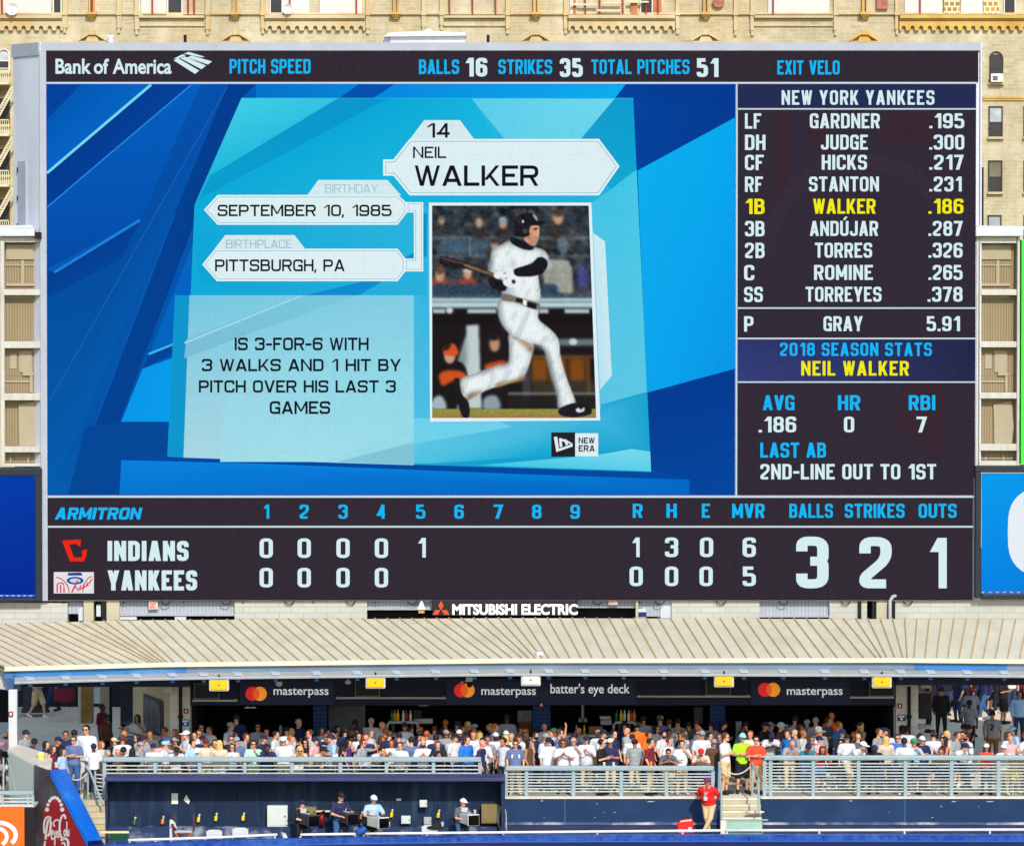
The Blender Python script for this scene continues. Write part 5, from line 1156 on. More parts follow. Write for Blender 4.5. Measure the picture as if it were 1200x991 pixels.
gt = thing('glass_gate', 'low pale green glass barrier at the foot of the stairs', 'glass barrier', P(868, 976, -11.2)); m = MB(); m.pbox(851.5, 961, 893, 977, -11.15, .04); m.build('glass_panel', gp, gt); m = MB(); m.pbox(851, 959.6, 900, 961, -11.18, .1); m.build('top_rail', SIL, gt); m = MB(); m.pbox(844.5, 961, 851, 979, -11.2, .12); m.build('side_post', M('post_cream', (206,204,190), .7), gt)
m = MB(); q0, q1 = P(844.5, 897, -8.85), P(881.5, 895.5, -8.85)
m.tube([q0.lerp(q1, t_) - Vector((0, 0, .28 * 4 * t_ * (1 - t_))) for t_ in np.linspace(0, 1, 11)], .022, 6); m.build('rope', PW, None, 'white rope slung across the top of the middle stairs', 'rope', smooth=True)
m = MB(); m.ball(P(885,951,-10.2), .22, 8, 5, (1.4, .8, .25)); m.ball(P(879.5,952.5,-10.2), .12, 8, 5, (1.4, .8, .3)); m.build('crumpled_paper', M('paper_tan', (222,206,184), .9), None, 'crumpled pale paper lying on the lower stairs', 'paper', smooth=True)

# left side: counter, ramp wall with its painted panel, orange sign, small stair
LCT = M('left_counter', (196,190,176), .7, .08)
lc = thing('drinks_counter', 'grey concrete drinks counter at the far left, above the ribbed grey wall', 'counter', (P(25, 900, -8.6).x, -8.6, 0))
m = MB(); m.mesh([P(9,878,-8.9), P(44,896,-9.9), P(60,896,-9.6), P(62,884,-8.4), P(22,872,-8.0)], [(0,1,2,3,4)]); v = list(m.v); m.prism(v, (0, 0, -.14)); m.f = m.f[1:]; m.m = m.m[1:]; m.v = m.v; m.build('counter_top', LCT, lc)
RIB = brick('ribbed_grey', (166,176,172), (158,168,166), (128,138,138), .22, 6, .03, .6, off=0)
m = MB(); m.prism([P(10,881,-8.95), P(40,897,-9.85), P(40,1010,-9.85), P(10,1010,-8.95)], (0, .06, 0)); m.build('ribbed_wall', RIB, lc)
m = MB(); m.pbox(10,808,19.8,882, -8.25, .3); m.build('white_post', PW, None, 'square white post at the far left holding up the pavilion corner', 'post', bevel=.02)
rp = thing('ramp_wall', 'sloping wall with a bright blue top and a dark panel bearing a round red emblem', 'wall', (P(80, 990, -11.5).x, -11.6, -4.5))
def yr(x): return -10.0 - (x - 40) / 62 * 2.4
rpp = lambda x, y, o=0.0: P(x, y, yr(x) - o)
DPN = M('ramp_panel_dark', (52,42,54), .35, .1, .6, stain=((120,112,126), .7, .5))
m = MB(); m.prism([rpp(40,896), rpp(59,903), rpp(102,986), rpp(102,1010), rpp(40,1010)], (0, .12, 0)); m.build('panel', DPN, rp)
m = MB(); m.prism([rpp(59,901.6,.06), rpp(102.5,984.5,.06), P(119.5,983.5,-11.6), P(78,900.5,-9.2)], (0, .0, -.2)); m.build('coping', M('coping_blue', (10,104,212), .5, .08, 2, stain=((70,150,226), 1.2, .5)), rp)
m = MB(); m.prism([P(102.6,990,-12.4), P(119.5,989,-12.2), P(119.5,1010,-12.2), P(102.6,1010,-12.4)], (0, .6, 0)); m.build('end_face', M('end_navy', (8,24,84), .6), rp)
m = MB(); a_ = [rpp(102.6,985,.05), P(119.5,984,-11.65)]; m.mesh([a_[0], a_[1], a_[1] + Vector((0, 0, -1)), a_[0] + Vector((0, 0, -1)), a_[0] + Vector((0,.1,0)), a_[1] + Vector((0,.1,0)), a_[1] + Vector((0, .1, -1)), a_[0] + Vector((0, .1, -1))], [(0,1,2,3),(7,6,5,4),(0,4,5,1),(0,3,7,4),(1,5,6,2)]); m.build('end_face', M('end_navy', (8,24,84), .6), rp)
EMR = M('emblem_red', (158,18,34), .4, .1, 1.2)
m = MB(); cc = (66, 971); rr = 24
disc = [(cc[0] + rr * math.cos(math.radians(t)), cc[1] + rr * 1.55 * math.sin(math.radians(t))) for t in range(0, 360, 10)]
clip = [(x, y) for x, y in ((min(max(x, 50), 101), min(y, 1009)) for x, y in disc)]
def rampx(y): return 59 + (y - 903) / 83 * 43 - .8
m.face([rpp(*p, .012) for p in [(51,950),(54,941),(60,935),(68,932),(rampx(946),946),(rampx(986),986),(rampx(986),1009),(51,1009),(50,975)]]); em = m.build('red_emblem', EMR, rp)
EW = M('emblem_white', (226,222,226), .5, .05)
m = MB()
for k in range(9):
    t_ = math.radians(170 - k * 20); c_ = (64 + 9 * math.cos(t_), 951 - 18 * math.sin(t_) * .95); m.face([rpp(x, y, .03) for x, y in circle(c_[0], c_[1], 2.1 + .5 * (k in (0, 8)))[::3]])
m.build('crown_band', EW, em)
def script(m, pts, wds):
    q = []; n = len(pts)
    P_ = [Vector((*p, 0)) for p in pts]; sm = []
    for i in range(n - 1):
        p0, p1, p2, p3 = P_[max(i - 1, 0)], P_[i], P_[i + 1], P_[min(i + 2, n - 1)]
        for t_ in (0, .25, .5, .75): sm.append(.5 * ((2 * p1) + (p2 - p0) * t_ + (2 * p0 - 5 * p1 + 4 * p2 - p3) * t_ * t_ + (3 * p1 - p0 - 3 * p2 + p3) * t_ ** 3))
    sm.append(P_[-1])
    for f in _ribbon(sm, wds, False): m.face([rpp(p.x, p.y, .034) for p in f])
m = MB()
script(m, [(53.5,983),(54.5,970),(56.5,961),(58.5,960),(59.5,966),(58,976),(55.5,979)], 2.6); script(m, [(52,976),(51.4,966),(53.5,958.5),(57.5,956.5),(60,959)], 2.2)          # P
script(m, [(60.2,978),(62,976),(62,973),(60.6,973),(60,978),(61,983),(63,981)], 1.5)                                                                        # e
script(m, [(64.2,990),(64.2,973.5)], 1.6); script(m, [(64.2,975),(66,973.5),(66.4,979),(64.4,981)], 1.4)                                                      # p
script(m, [(69,973),(67.6,974),(68.6,978),(67.6,981.5)], 1.5); script(m, [(70.4,973),(70.4,981)], 1.6)                                                         # s i
script(m, [(77,959),(75.4,954.5),(72.6,956),(70.4,962),(69.8,970),(71,978),(73.4,982),(75.4,980)], 2.4); script(m, [(70,962),(66,960),(62.5,964),(64,968)], 1.8)     # C
script(m, [(76,971),(74.9,975),(76.2,979),(77.4,975),(76,971)], 1.3); script(m, [(78.3,962),(78.3,979)], 1.4); script(m, [(80,972),(79.2,977),(80.2,979),(80.9,972),(80.9,979)], 1.3)
script(m, [(53,985),(52,994),(56,1004),(52,1000),(53,1010)], 2.2); script(m, [(71,984),(77,982),(80,987),(78,996),(70,1000)], 2.6); script(m, [(72,988),(75.5,987),(76,993),(71,996)], 1.8)
m.build('script_lettering', EW, em)
os_ = thing('orange_sign', 'bright orange sign with white swirl in the lower left corner', 'sign', P(10, 1000, -12.3))
m = MB(); m.pbox(-40,946,28.3,1020, -12.3, .3); m.build('panel', M('sign_orange', (252,100,14), .5, .04), os_); m = MB(); m.pbox(28.4,946.4,40.5,1020, -12.2, .3); m.build('side_panel', BLK, os_)
m = MB()
def sw(pts, w0):
    P_ = [Vector((*p, 0)) for p in pts]
    for f in _ribbon(P_, w0, False): m.face([P(p.x, p.y, -12.32) for p in f])
sw([(x, y) for x, y in arc(-1, 978, 19.5, 14.5, -40, 150, 16)], 5.0); sw([(x, y) for x, y in arc(-3, 980, 11, 10, -60, 150, 12)], 4.4)
m.build('swirl_emblem', EW, os_)
# lower left balcony
lb = thing('low_balcony', 'small concrete balcony with a grey railing above the orange sign at the far left', 'balcony', P(15, 946, -11.6))
m = MB(); m.pbox(-40,944,40,946, -11.6, 1.2); m.build('floor', DECKM, lb); m = MB(); m.pbox(-40,926.5,39.5,931, -11.55, .15); m.build('top_rail', SIL, lb, bevel=.02)
m = MB()
for y in (935,939,943): m.tube([P(-40,y,-11.5), P(39,y,-11.5)], .025, 6)
m.build('bars', M('rail_bar', (186,196,192), .4, .06), lb)
for x in (3,33,38.5): m = MB(); m.pbox(x - 1.5,931,x + 1.5,945, -11.52, .1); m.build('post', SIL, lb)
m = MB(); m.tube([P(4,888,-9.2), P(4,925,-9.6)], .03); m.tube([P(9,888,-9.2), P(20,930,-11)], .02); m.build('guard_pole', SIL, lb)
ls = thing('left_stairs', 'narrow pale stairs between the sloping blue coping and the dark shelter', 'stairs', P(112, 985, -11))
for k in range(7):
    yy = 937 + k * 7.2; m = MB(); q, r = P(97 + k * 2.6, yy, -9.2 - k * .3), P(123, yy, -9.2 - k * .3); m.box((q.x, -9.2 - k * .3, q.z - .6), (r.x, -8.9 - k * .3, q.z)); m.build('step', STP, ls)
m = MB(); m.pbox(113,936,123,992, -9.28, .06); m.build('side_wall', M('stair_wall_grey', (176,172,156), .8, .1, 2), ls)
lrt = thing('stair_handrail', 'slanting grey steel handrail at the top of the left stairs', 'handrail', P(108, 936, -9.0)); m = MB(); m.tube([P(103,897,-9), P(103,936,-9)], .035); m.tube([P(111.5,903,-9.05), P(111.5,938,-9.05)], .035); m.tube([P(101,897,-9.05), P(106,905,-9.2), P(121,943,-10)], .035); m.build('pipe', SIL, lrt)
m = MB()
for k in range(7): m.tube([P(113,907 + k * 4.4,-9.04), P(121,908 + k * 4.4,-9.04)], .02, 5)
m.build('bars', M('rail_bar', (186,196,192), .4, .06), lrt)
m = MB(); q0, q1 = P(84, 912, -9), P(103, 904, -9); m.tube([q0.lerp(q1, t_) - Vector((0, 0, .13 * 4 * t_ * (1 - t_))) for t_ in np.linspace(0, 1, 9)], .022, 6); m.build('rope', PW, None, 'white rope slung across the top of the left stairs', 'rope', smooth=True)
gpl = thing('glass_barrier', 'low green glass panel at the foot of the left stairs', 'glass barrier', P(140, 985, -11.3)); m = MB(); m.pbox(128,976,151,984, -11.3, .04); m.build('pane', M('dark_green_glass', (28,74,64), .2), gpl); m = MB(); m.pbox(118,973.4,151,975.8, -11.32, .08); m.build('top_rail', M('rail_cream', (216,204,150), .6), gpl)

# passages at both ends
PW2 = M('passage_wall', (206,192,160), .85, .08, .8)
t = thing('passage_wall', 'beige angled passage wall with a large dark poster beside the left white pillar', 'wall', (P(178, 880, 0).x, -.2, 0))
a_, b_ = P(199, 880, -2.4), P(156, 880, 2.4); m = MB(); m.prism([(a_.x, a_.y, 0.004), (b_.x, b_.y, 0.004), (b_.x, b_.y, 4.5), (a_.x, a_.y, 4.5)], (.2, .1, 0)); m.build('wall', PW2, t)
def onw(x, y, o): 
    f = (199 - x) / 43; Y = -2.4 + 4.8 * f; p = P(x, y, Y); d = (b_ - a_); n_ = Vector((d.y, -d.x, 0)).normalized(); n_ = n_ if n_.y < 0 else -n_; return p + n_ * o
m = MB(); m.prism([onw(170,812,.06), onw(192.5,821,.06), onw(192.5,863,.06), onw(170,857,.06)], (0, .04, 0)); m.build('poster_frame', M('poster_navy', (18,26,54), .5), t)
m = MB(); m.prism([onw(172,816,.075), onw(190.5,824,.075), onw(190.5,858.5,.075), onw(172,853,.075)], (0, .01, 0)); m.build('poster', M('poster_picture', (84,80,90), .6, .7, 1.6, stain=((170,150,140), 1.1, .7)), t)
kit('dark_kiosk', 'dark blue tall display panel at the back of the left passage', 'display panel', [(141,804,155,850)], M('kiosk_blue', (30,40,70), .5, .6, 1.2, stain=((150,150,156), 1.4, .6)), 3.2, .3)
kit('passage_pillar', 'pale pillar left of the dark display panel in the left passage', 'pillar', [(117,800,127,840)], M('pillar_pale', (190,180,160), .8), 6.0, .5)
kit('dark_pole', 'thin dark pole at the left end of the passage wall', 'pole', [(128,800,131,852)], BLK, 4.0, .2)
kit('white_pole', 'white post beside the ochre steel post in the left passage', 'post', [(91.5,800,95,847)], PW, 4.2, .2); kit('steel_post', 'thick ochre steel post in the left passage', 'post', [(95.2,800,108.5,847.5)], M('ochre_steel', (150,124,70), .7, .3, 3), 4.1, .4)
cart = thing('refuse_cart', 'maroon wheeled refuse cart at the back of the left passage', 'cart', P(74, 828, 15)); m = MB(); m.ppoly([(63,808),(85,808),(84,823),(64,823)], 15, 1.0); m.build('tub', M('cart_maroon', (120,22,44), .6), cart, bevel=.03)
for x in (66.5, 81.5):
    m = MB(); q = P(x, 825.5, 15); m.tube([(q.x, 14.95, q.z), (q.x, 15.15, q.z)], .09, 10); m.build('wheel', BLK, cart)
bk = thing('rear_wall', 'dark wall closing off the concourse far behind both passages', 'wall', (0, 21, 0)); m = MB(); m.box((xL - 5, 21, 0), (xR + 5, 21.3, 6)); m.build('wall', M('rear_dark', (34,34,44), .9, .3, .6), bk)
kit('pallet_stack', 'low grey platform behind the man in khaki shorts', 'platform', [(25,830,54,835),(27,806,46,830)], M('dark_grey', (60,60,66), .8), 17.0, .8)
kit('vending_case', 'dark vending case just right of the right white pillar', 'vending case', [(1077,812,1091,842)], M('case_dark', (20,22,34), .5), -1.6, .6); kit('case_shelf', 'pale sloping shelf below the dark vending case', 'shelf', [(1076.5,849,1092,854)], M('shelf_pale', (170,168,160), .6), -2.0, .3)
kit('stacked_crate', 'white crate stacked on a dark blue one far back in the left passage', 'crate', [(109,806,117,814),(109,814.2,117,824)], M('van_pale', (190,196,206), .5), 14.0, .8)
# pale scuffs where the paint of the deck walls has chipped
SCF = M('scuff_pale', (176,186,198), .9, .2, 8); rs_ = random.Random(9)
for nm, x0, x1 in (('deck_wall', 596, 838), ('deck_wall.001', 900, 1198)):
    for k in range(7):
        x = rs_.uniform(x0, x1 - 20); y = rs_.choice((937.6, 938.4, 941, 944, 951, 957)); w = rs_.uniform(2, 14) if y < 940 else rs_.uniform(1, 3)
        m = MB(); m.ppoly([(x, y + .5), (x + w * .5, y + .7), (x + w, y + .3), (x + w * .7, y - .2), (x + w * .2, y - .1)], -9.124, .003); m.build('scuff', SCF, COL.objects[nm])
for nm, x in (('deck_wall', 662), ('deck_wall.001', 1060.5)):
    m = MB(); m.pbox(x - .4, 936.2, x + .4, 963, -9.125, .004); m.build('panel_joint', M('joint_blue', (70,100,140), .7), COL.objects[nm])
# ------------------------------------------------------------------ people: bodies grown as one surface from a distance field
def sdf_mesh(fn, lo, hi, res):
    n = [int(math.ceil((hi[i] - lo[i]) / res)) + 1 for i in range(3)]
    ax = [lo[i] + res * np.arange(n[i]) for i in range(3)]
    Pt = np.stack(np.meshgrid(*ax, indexing='ij'), -1).reshape(-1, 3).astype(np.float32)
    F = fn(Pt).reshape(n); s = F < 0
    cells = np.zeros([k - 1 for k in n]); c8 = [(i, j, k) for i in (0, 1) for j in (0, 1) for k in (0, 1)]
    sl_ = lambda A, o: A[o[0]:n[0] - 1 + o[0], o[1]:n[1] - 1 + o[1], o[2]:n[2] - 1 + o[2]]
    cnt = sum(sl_(s, o).astype(int) for o in c8); act = (cnt > 0) & (cnt < 8)
    acc = np.zeros(act.shape + (3,)); num = np.zeros(act.shape)
    for a in c8:
        for d in range(3):
            if a[d] == 1: continue
            b = list(a); b[d] = 1
            fa, fb = sl_(F, a), sl_(F, b); m = (fa < 0) != (fb < 0)
            t = np.where(m, fa / np.where(m, fa - fb, 1), 0)
            p = np.zeros(act.shape + (3,)); p[..., :] = a; p[..., d] += t
            acc += p * m[..., None]; num += m
    idx = -np.ones(act.shape, int); ii = np.argwhere(act); idx[act] = np.arange(len(ii))
    V = np.array(lo) + res * (ii + acc[act] / num[act][:, None])
    Fc = []
    for d in range(3):
        e, f = (d + 1) % 3, (d + 2) % 3
        a = np.take(s, range(n[d] - 1), d); b = np.take(s, range(1, n[d]), d)
        for q in np.argwhere(a != b):
            if q[e] == 0 or q[f] == 0 or q[e] >= n[e] - 1 or q[f] >= n[f] - 1: continue
            def at(de, df):
                r = q.copy(); r[e] -= de; r[f] -= df; return idx[tuple(r)]
            k = (at(1, 1), at(0, 1), at(0, 0), at(1, 0))
            if min(k) < 0: continue
            Fc.append(k if a[tuple(q)] else k[::-1])
    return V, Fc
def smin(a, b, k):
    h = np.clip(.5 + .5 * (b - a) / k, 0, 1); return b + (a - b) * h - k * h * (1 - h)
def capd(Pt, a, b, ra, rb, sx=1.0, sy=1.0):
    a = np.array(a, float); b = np.array(b, float); q = Pt - a; d = b - a
    sc_ = np.array((1 / sx, 1 / sy, 1)); q = q * sc_; d2 = d * sc_
    t = np.clip((q @ d2) / max(1e-9, d2 @ d2), 0, 1)
    return np.linalg.norm(q - t[:, None] * d2, axis=1) - (ra + (rb - ra) * t)
def elld(Pt, c, r):
    q = (Pt - np.array(c)) / np.array(r); l = np.linalg.norm(q, axis=1); return (l - 1) * min(r)
def pose(**k):
    J = dict(pel=(0,.01,.93), wai=(0,.01,1.08), che=(0,.02,1.30), nec=(0,.02,1.47), hea=(0,-.015,1.625), pit=0.0,
             shR=(.185,.02,1.40), elR=(.245,.03,1.12), wrR=(.235,-.07,.90), haR=(.225,-.11,.80),
             shL=(-.185,.02,1.40), elL=(-.245,.03,1.12), wrL=(-.235,-.07,.90), haL=(-.225,-.11,.80),
             hiR=(.09,.01,.90), knR=(.11,-.015,.49), anR=(.125,.03,.08), toR=(.16,-.13,.045),
             hiL=(-.09,.01,.90), knL=(-.11,-.015,.49), anL=(-.125,.03,.08), toL=(-.16,-.13,.045))
    J.update(k); return J
POSES = {
 'a': pose(), 
 'x': pose(elR=(.25,-.03,1.13), wrR=(.02,-.19,1.14), haR=(-.07,-.20,1.15), elL=(-.25,-.03,1.13), wrL=(-.02,-.22,1.18), haL=(.07,-.22,1.20)),
 'l': pose(pel=(0,.28,.92), wai=(0,.18,1.05), che=(0,-.02,1.20), nec=(0,-.15,1.33), hea=(0,-.25,1.45), pit=.25, shR=(.185,-.07,1.28), elR=(.26,-.24,1.06), wrR=(.10,-.42,1.16), haR=(.01,-.46,1.19), shL=(-.185,-.07,1.28), elL=(-.26,-.24,1.06), wrL=(-.10,-.42,1.15), haL=(-.01,-.47,1.17), hiR=(.09,.28,.90), hiL=(-.09,.28,.90), knR=(.11,.22,.48), knL=(-.11,.14,.49), anR=(.12,.34,.08), anL=(-.12,.12,.08), toR=(.14,.19,.045), toL=(-.14,-.03,.045)),
 'd': pose(elR=(.27,-.10,1.17), wrR=(.10,-.21,1.40), haR=(.05,-.19,1.49), elL=(-.26,0,1.13), wrL=(-.12,-.22,1.13), haL=(-.03,-.26,1.15)),
 'c': pose(elR=(.26,-.08,1.13), wrR=(.06,-.28,1.26), haR=(.01,-.33,1.34), elL=(-.26,-.08,1.13), wrL=(-.07,-.28,1.24), haL=(-.01,-.34,1.32)),
 'p': pose(elR=(.44,-.08,1.36), wrR=(.66,-.16,1.40), haR=(.76,-.20,1.42)),
 'u': pose(elR=(.33,-.06,1.52), wrR=(.30,-.10,1.78), haR=(.28,-.11,1.88)),
 'o': pose(pel=(0,.05,.93), che=(0,-.01,1.29), nec=(0,-.05,1.45), hea=(0,-.09,1.60), pit=.1, shR=(.185,-.01,1.39), shL=(-.185,-.01,1.39), elR=(.28,-.14,1.15), wrR=(.20,-.38,1.16), haR=(.16,-.46,1.18), elL=(-.28,-.12,1.13), wrL=(-.16,-.36,1.08), haL=(-.12,-.45,1.08)),
 'g': pose(elR=(.28,.10,1.14), wrR=(.10,.17,.98), haR=(.02,.17,.95), elL=(-.28,.10,1.14), wrL=(-.10,.17,.98), haL=(-.02,.17,.94), pel=(.02,.06,.93), hiR=(.11,.06,.90), hiL=(-.07,.06,.90), knR=(.10,-.06,.49), knL=(-.02,-.01,.49), anR=(-.04,-.18,.08), anL=(.04,.02,.08), toR=(-.13,-.31,.045), toL=(-.02,-.13,.045)),
 'w': pose(hiR=(.09,0,.9), knR=(.10,-.17,.52), anR=(.11,-.22,.09), toR=(.12,-.39,.06), knL=(-.10,.06,.50), anL=(-.11,.30,.13), toL=(-.12,.16,.045), elR=(.25,.12,1.13), wrR=(.23,.06,.90), haR=(.22,.02,.80), elL=(-.25,-.05,1.13), wrL=(-.20,-.25,.97), haL=(-.18,-.32,.90)),
}
def hmat(J):
    c, s = math.cos(J['pit']), math.sin(J['pit']); return np.array(((1, 0, 0), (0, c, s), (0, -s, c)))   # world -> head axes
def head_sdf(q):
    f = elld(q, (0, .012, .025), (.078, .098, .095)); f = smin(f, elld(q, (0, -.022, -.045), (.060, .068, .072)), .03)
    f = smin(f, capd(q, (0, -.090, .01), (0, -.112, -.022), .010, .015), .012)                      # nose
    f = smin(f, elld(q, (0, -.072, -.098), (.030, .022, .020)), .02)                                # chin
    f = smin(f, elld(q, (0, -.080, .030), (.055, .018, .012)), .015)                                # brow
    for s in (-1, 1):
        f = smin(f, elld(q, (s * .080, .012, -.012), (.012, .024, .034)), .008); f = np.maximum(f, -elld(q, (s * .032, -.094, .008), (.016, .012, .010)))
    f = np.maximum(f, -elld(q, (0, -.094, -.060), (.026, .010, .005)))
    return f
def torso(Pt, J, g=0.0):
    f = capd(Pt, J['pel'], J['wai'], .112 + g, .102 + g, 1.38); f = smin(f, capd(Pt, J['wai'], J['che'], .102 + g, .122 + g, 1.38), .05)
    a = np.array(J['shR']); b = np.array(J['shL']); dn = np.array((0, 0, .03)); n0 = np.array(J['nec']) - (0, 0, .015); q1 = (a - dn) * (.86, 1, 1); q2 = (b - dn) * (.86, 1, 1)
    f = smin(f, capd(Pt, q1, q2, .056 + g, .056 + g), .06); return smin(f, np.minimum(capd(Pt, n0, q1, .040 + g, .050 + g), capd(Pt, n0, q2, .040 + g, .050 + g)), .05)
def arm(Pt, J, s, g=0.0, cut=None):
    if cut is None: return smin(capd(Pt, J['sh' + s], J['el' + s], .052 + g, .041 + g), capd(Pt, J['el' + s], J['wr' + s], .041 + g, .027 + g), .015)
    a = np.array(J['sh' + s]) - (0, 0, .02); b = np.array(J['el' + s]); return capd(Pt, a, a + (b - a) * cut, .052 + g, .052 + g)
def leg(Pt, J, s, g=0.0, cut=None):
    if cut is None: return smin(capd(Pt, J['hi' + s], J['kn' + s], .085 + g, .056 + g), capd(Pt, J['kn' + s], J['an' + s], .054 + g, .036 + g), .02)
    a = np.array(J['hi' + s]); b = np.array(J['kn' + s]); return capd(Pt, a, a + (b - a) * cut, .087 + g, .074 + g)
def body_sdf(J):
    R_ = hmat(J)
    def fn(Pt):
        f = torso(Pt, J); hc = np.array(J['hea']); f = smin(f, capd(Pt, J['nec'], hc - R_.T @ np.array((0, -.02, .07)), .052, .050), .03)
        f = np.minimum(f, 9); f = smin(f, head_sdf((Pt - hc) @ R_.T), .02)
        for s in 'RL':
            f = smin(f, arm(Pt, J, s), .03); w, h = np.array(J['wr' + s]), np.array(J['ha' + s]); f = smin(f, capd(Pt, w, w + (h - w) * .6, .024, .032), .015)
            f = smin(f, leg(Pt, J, s), .03); an = np.array(J['an' + s]); to = np.array(J['to' + s])
            f = smin(f, capd(Pt, an + (0, .035, -.04), to, .040, .038), .03)
        return f
    return fn
def fingers(mb, J):
    for s in 'RL':
        w, h = Vector(J['wr' + s]), Vector(J['ha' + s]); d = (h - w).normalized(); k = d.orthogonal().normalized()
        side_ = Vector((1 if s == 'R' else -1, 0, 0)); side_ = (side_ - d * side_.dot(d)); side_ = side_.normalized() if side_.length > .2 else k
        nn = d.cross(side_).normalized(); pc = w + (h - w) * .6
        for i, (o, l) in enumerate(((-.026, .066), (-.009, .078), (.009, .074), (.026, .058))):
            p0 = pc + side_ * o + d * .015; p1 = p0 + d * l * .55 + nn * .008; p2 = p1 + d * l * .4 + nn * .024; mb.tube([p0, p1, p2], [.0095, .009, .007], 5)
        p0 = pc - side_ * .022 - d * .02; mb.tube([p0, p0 - side_ * .03 + d * .025 + nn * .01, p0 - side_ * .034 + d * .055 + nn * .02], [.012, .010, .008], 5)
MESH = {}
def to_mesh(name, V, F, mats, smooth=True, extra=None):
    mb = MB(); mb.mesh(V, F)
    if extra: extra(mb)
    me = bpy.data.meshes.new(name); me.from_pydata(mb.v, [], mb.f); me.polygons.foreach_set('material_index', mb.m)
    for m in mats: me.materials.append(m)
    me.polygons.foreach_set('use_smooth', [smooth] * len(me.polygons)); return me
SKIN0 = M('skin_light', (214,158,128), .55, .06, 6); EYE = M('eye_dark', (30,24,22), .3)
LO, HI = (-.5, -.62, -.01), (.5, .48, 1.86)
def bounds(J, pad=.16):
    a = np.array([v for k, v in J.items() if k != 'pit']); lo = a.min(0) - pad; hi = a.max(0) + pad; lo[2] = -.01; hi[2] = max(hi[2], J['hea'][2] + .16); return lo, hi
def get_body(p):
    if ('b', p) in MESH: return MESH['b', p]
    J = POSES[p]; lo, hi = bounds(J); V, F = sdf_mesh(body_sdf(J), lo, hi, .021); R_ = hmat(J); hc = np.array(J['hea'])
    def ex(mb):
        fingers(mb, J); mb.cur = 1
        for s in (-1, 1): c = hc + R_.T @ np.array((s * .031, -.084, .008)); mb.ball(c, .012, 6, 4)
        mb.cur = 2; c = hc + R_.T @ np.array((0, -.092, -.060)); mb.ball(c, .010, 6, 4, (2.2, .6, .5))
    MESH['b', p] = to_mesh('body', V, F, [SKIN0, EYE, M('lips', (150,84,76), .5)], True, ex); return MESH['b', p]
def get_shirt(p, kind):
    if ('s', p, kind) in MESH: return MESH['s', p, kind]
    J = POSES[p]; lo, hi = bounds(J); g = {'t': .016, 'j': .024, 'l': .018, 'k': .012}[kind]
    cut = {'t': .72, 'j': .95, 'l': None, 'k': None}[kind]
    nz_ = np.array(J['nec']); ch = np.array(J['che']); up = (nz_ - ch) / np.linalg.norm(nz_ - ch); pe = np.array(J['pel']); hip = {'t': -.05, 'j': -.12, 'l': -.04, 'k': -.03}[kind]
    def fn(Pt):
        f = torso(Pt, J, g)
        f = smin(f, capd(Pt, pe + (0, 0, hip), pe, .118 + g, .116 + g, 1.38), .03)
        if kind != 'k':
            for s in 'RL': f = smin(f, arm(Pt, J, s, g, cut), .02)
        f = np.maximum(f, (Pt - nz_) @ up + .005)                                   # neckline
        vneck = capd(Pt, nz_ + (0, -.10, .04), nz_ + (0, -.13, -.07 if kind == 'j' else -.02), .055, .012)
        f = np.maximum(f, -vneck); w = np.array((0, 0, 1)); f = np.maximum(f, (pe[2] + hip - .02) - Pt[:, 2])
        return f
    V, F = sdf_mesh(fn, lo, hi, .026); MESH['s', p, kind] = to_mesh('shirt', V, F, [SKIN0]); return MESH['s', p, kind]
def get_legs(p, kind):
    if ('l', p, kind) in MESH: return MESH['l', p, kind]
    J = POSES[p]; lo, hi = bounds(J); hi = hi.copy(); hi[2] = 1.15
    def fn(Pt):
        pe = np.array(J['pel']); f = capd(Pt, pe + (0, 0, -.05), pe + (0, 0, .08), .124, .120, 1.38)
        for s in 'RL': f = smin(f, leg(Pt, J, s, .014 if kind == 'long' else .026, None if kind == 'long' else .92), .03)
        if kind == 'long': f = np.maximum(f, .075 - Pt[:, 2])
        return np.maximum(f, Pt[:, 2] - (pe[2] + .09))
    V, F = sdf_mesh(fn, lo, hi, .026); MESH['l', p, kind] = to_mesh('trousers', V, F, [SKIN0]); return MESH['l', p, kind]
def get_shoes(p):
    if ('sh', p) in MESH: return MESH['sh', p]
    J = POSES[p]; lo, hi = bounds(J); hi = hi.copy(); hi[2] = .35
    def fn(Pt):
        f = None
        for s in 'RL':
            an = np.array(J['an' + s]); to = np.array(J['to' + s]); g = capd(Pt, an + (0, .04, -.038), to + (0, -.01, 0), .052, .048); g = smin(g, capd(Pt, an + (0, .01, -.02), an + (0, .005, .03), .048, .045), .02)
            f = g if f is None else np.minimum(f, g)
        return np.maximum(f, .004 - Pt[:, 2])
    V, F = sdf_mesh(fn, lo, hi, .024); MESH['sh', p] = to_mesh('shoes', V, F, [SKIN0]); return MESH['sh', p]
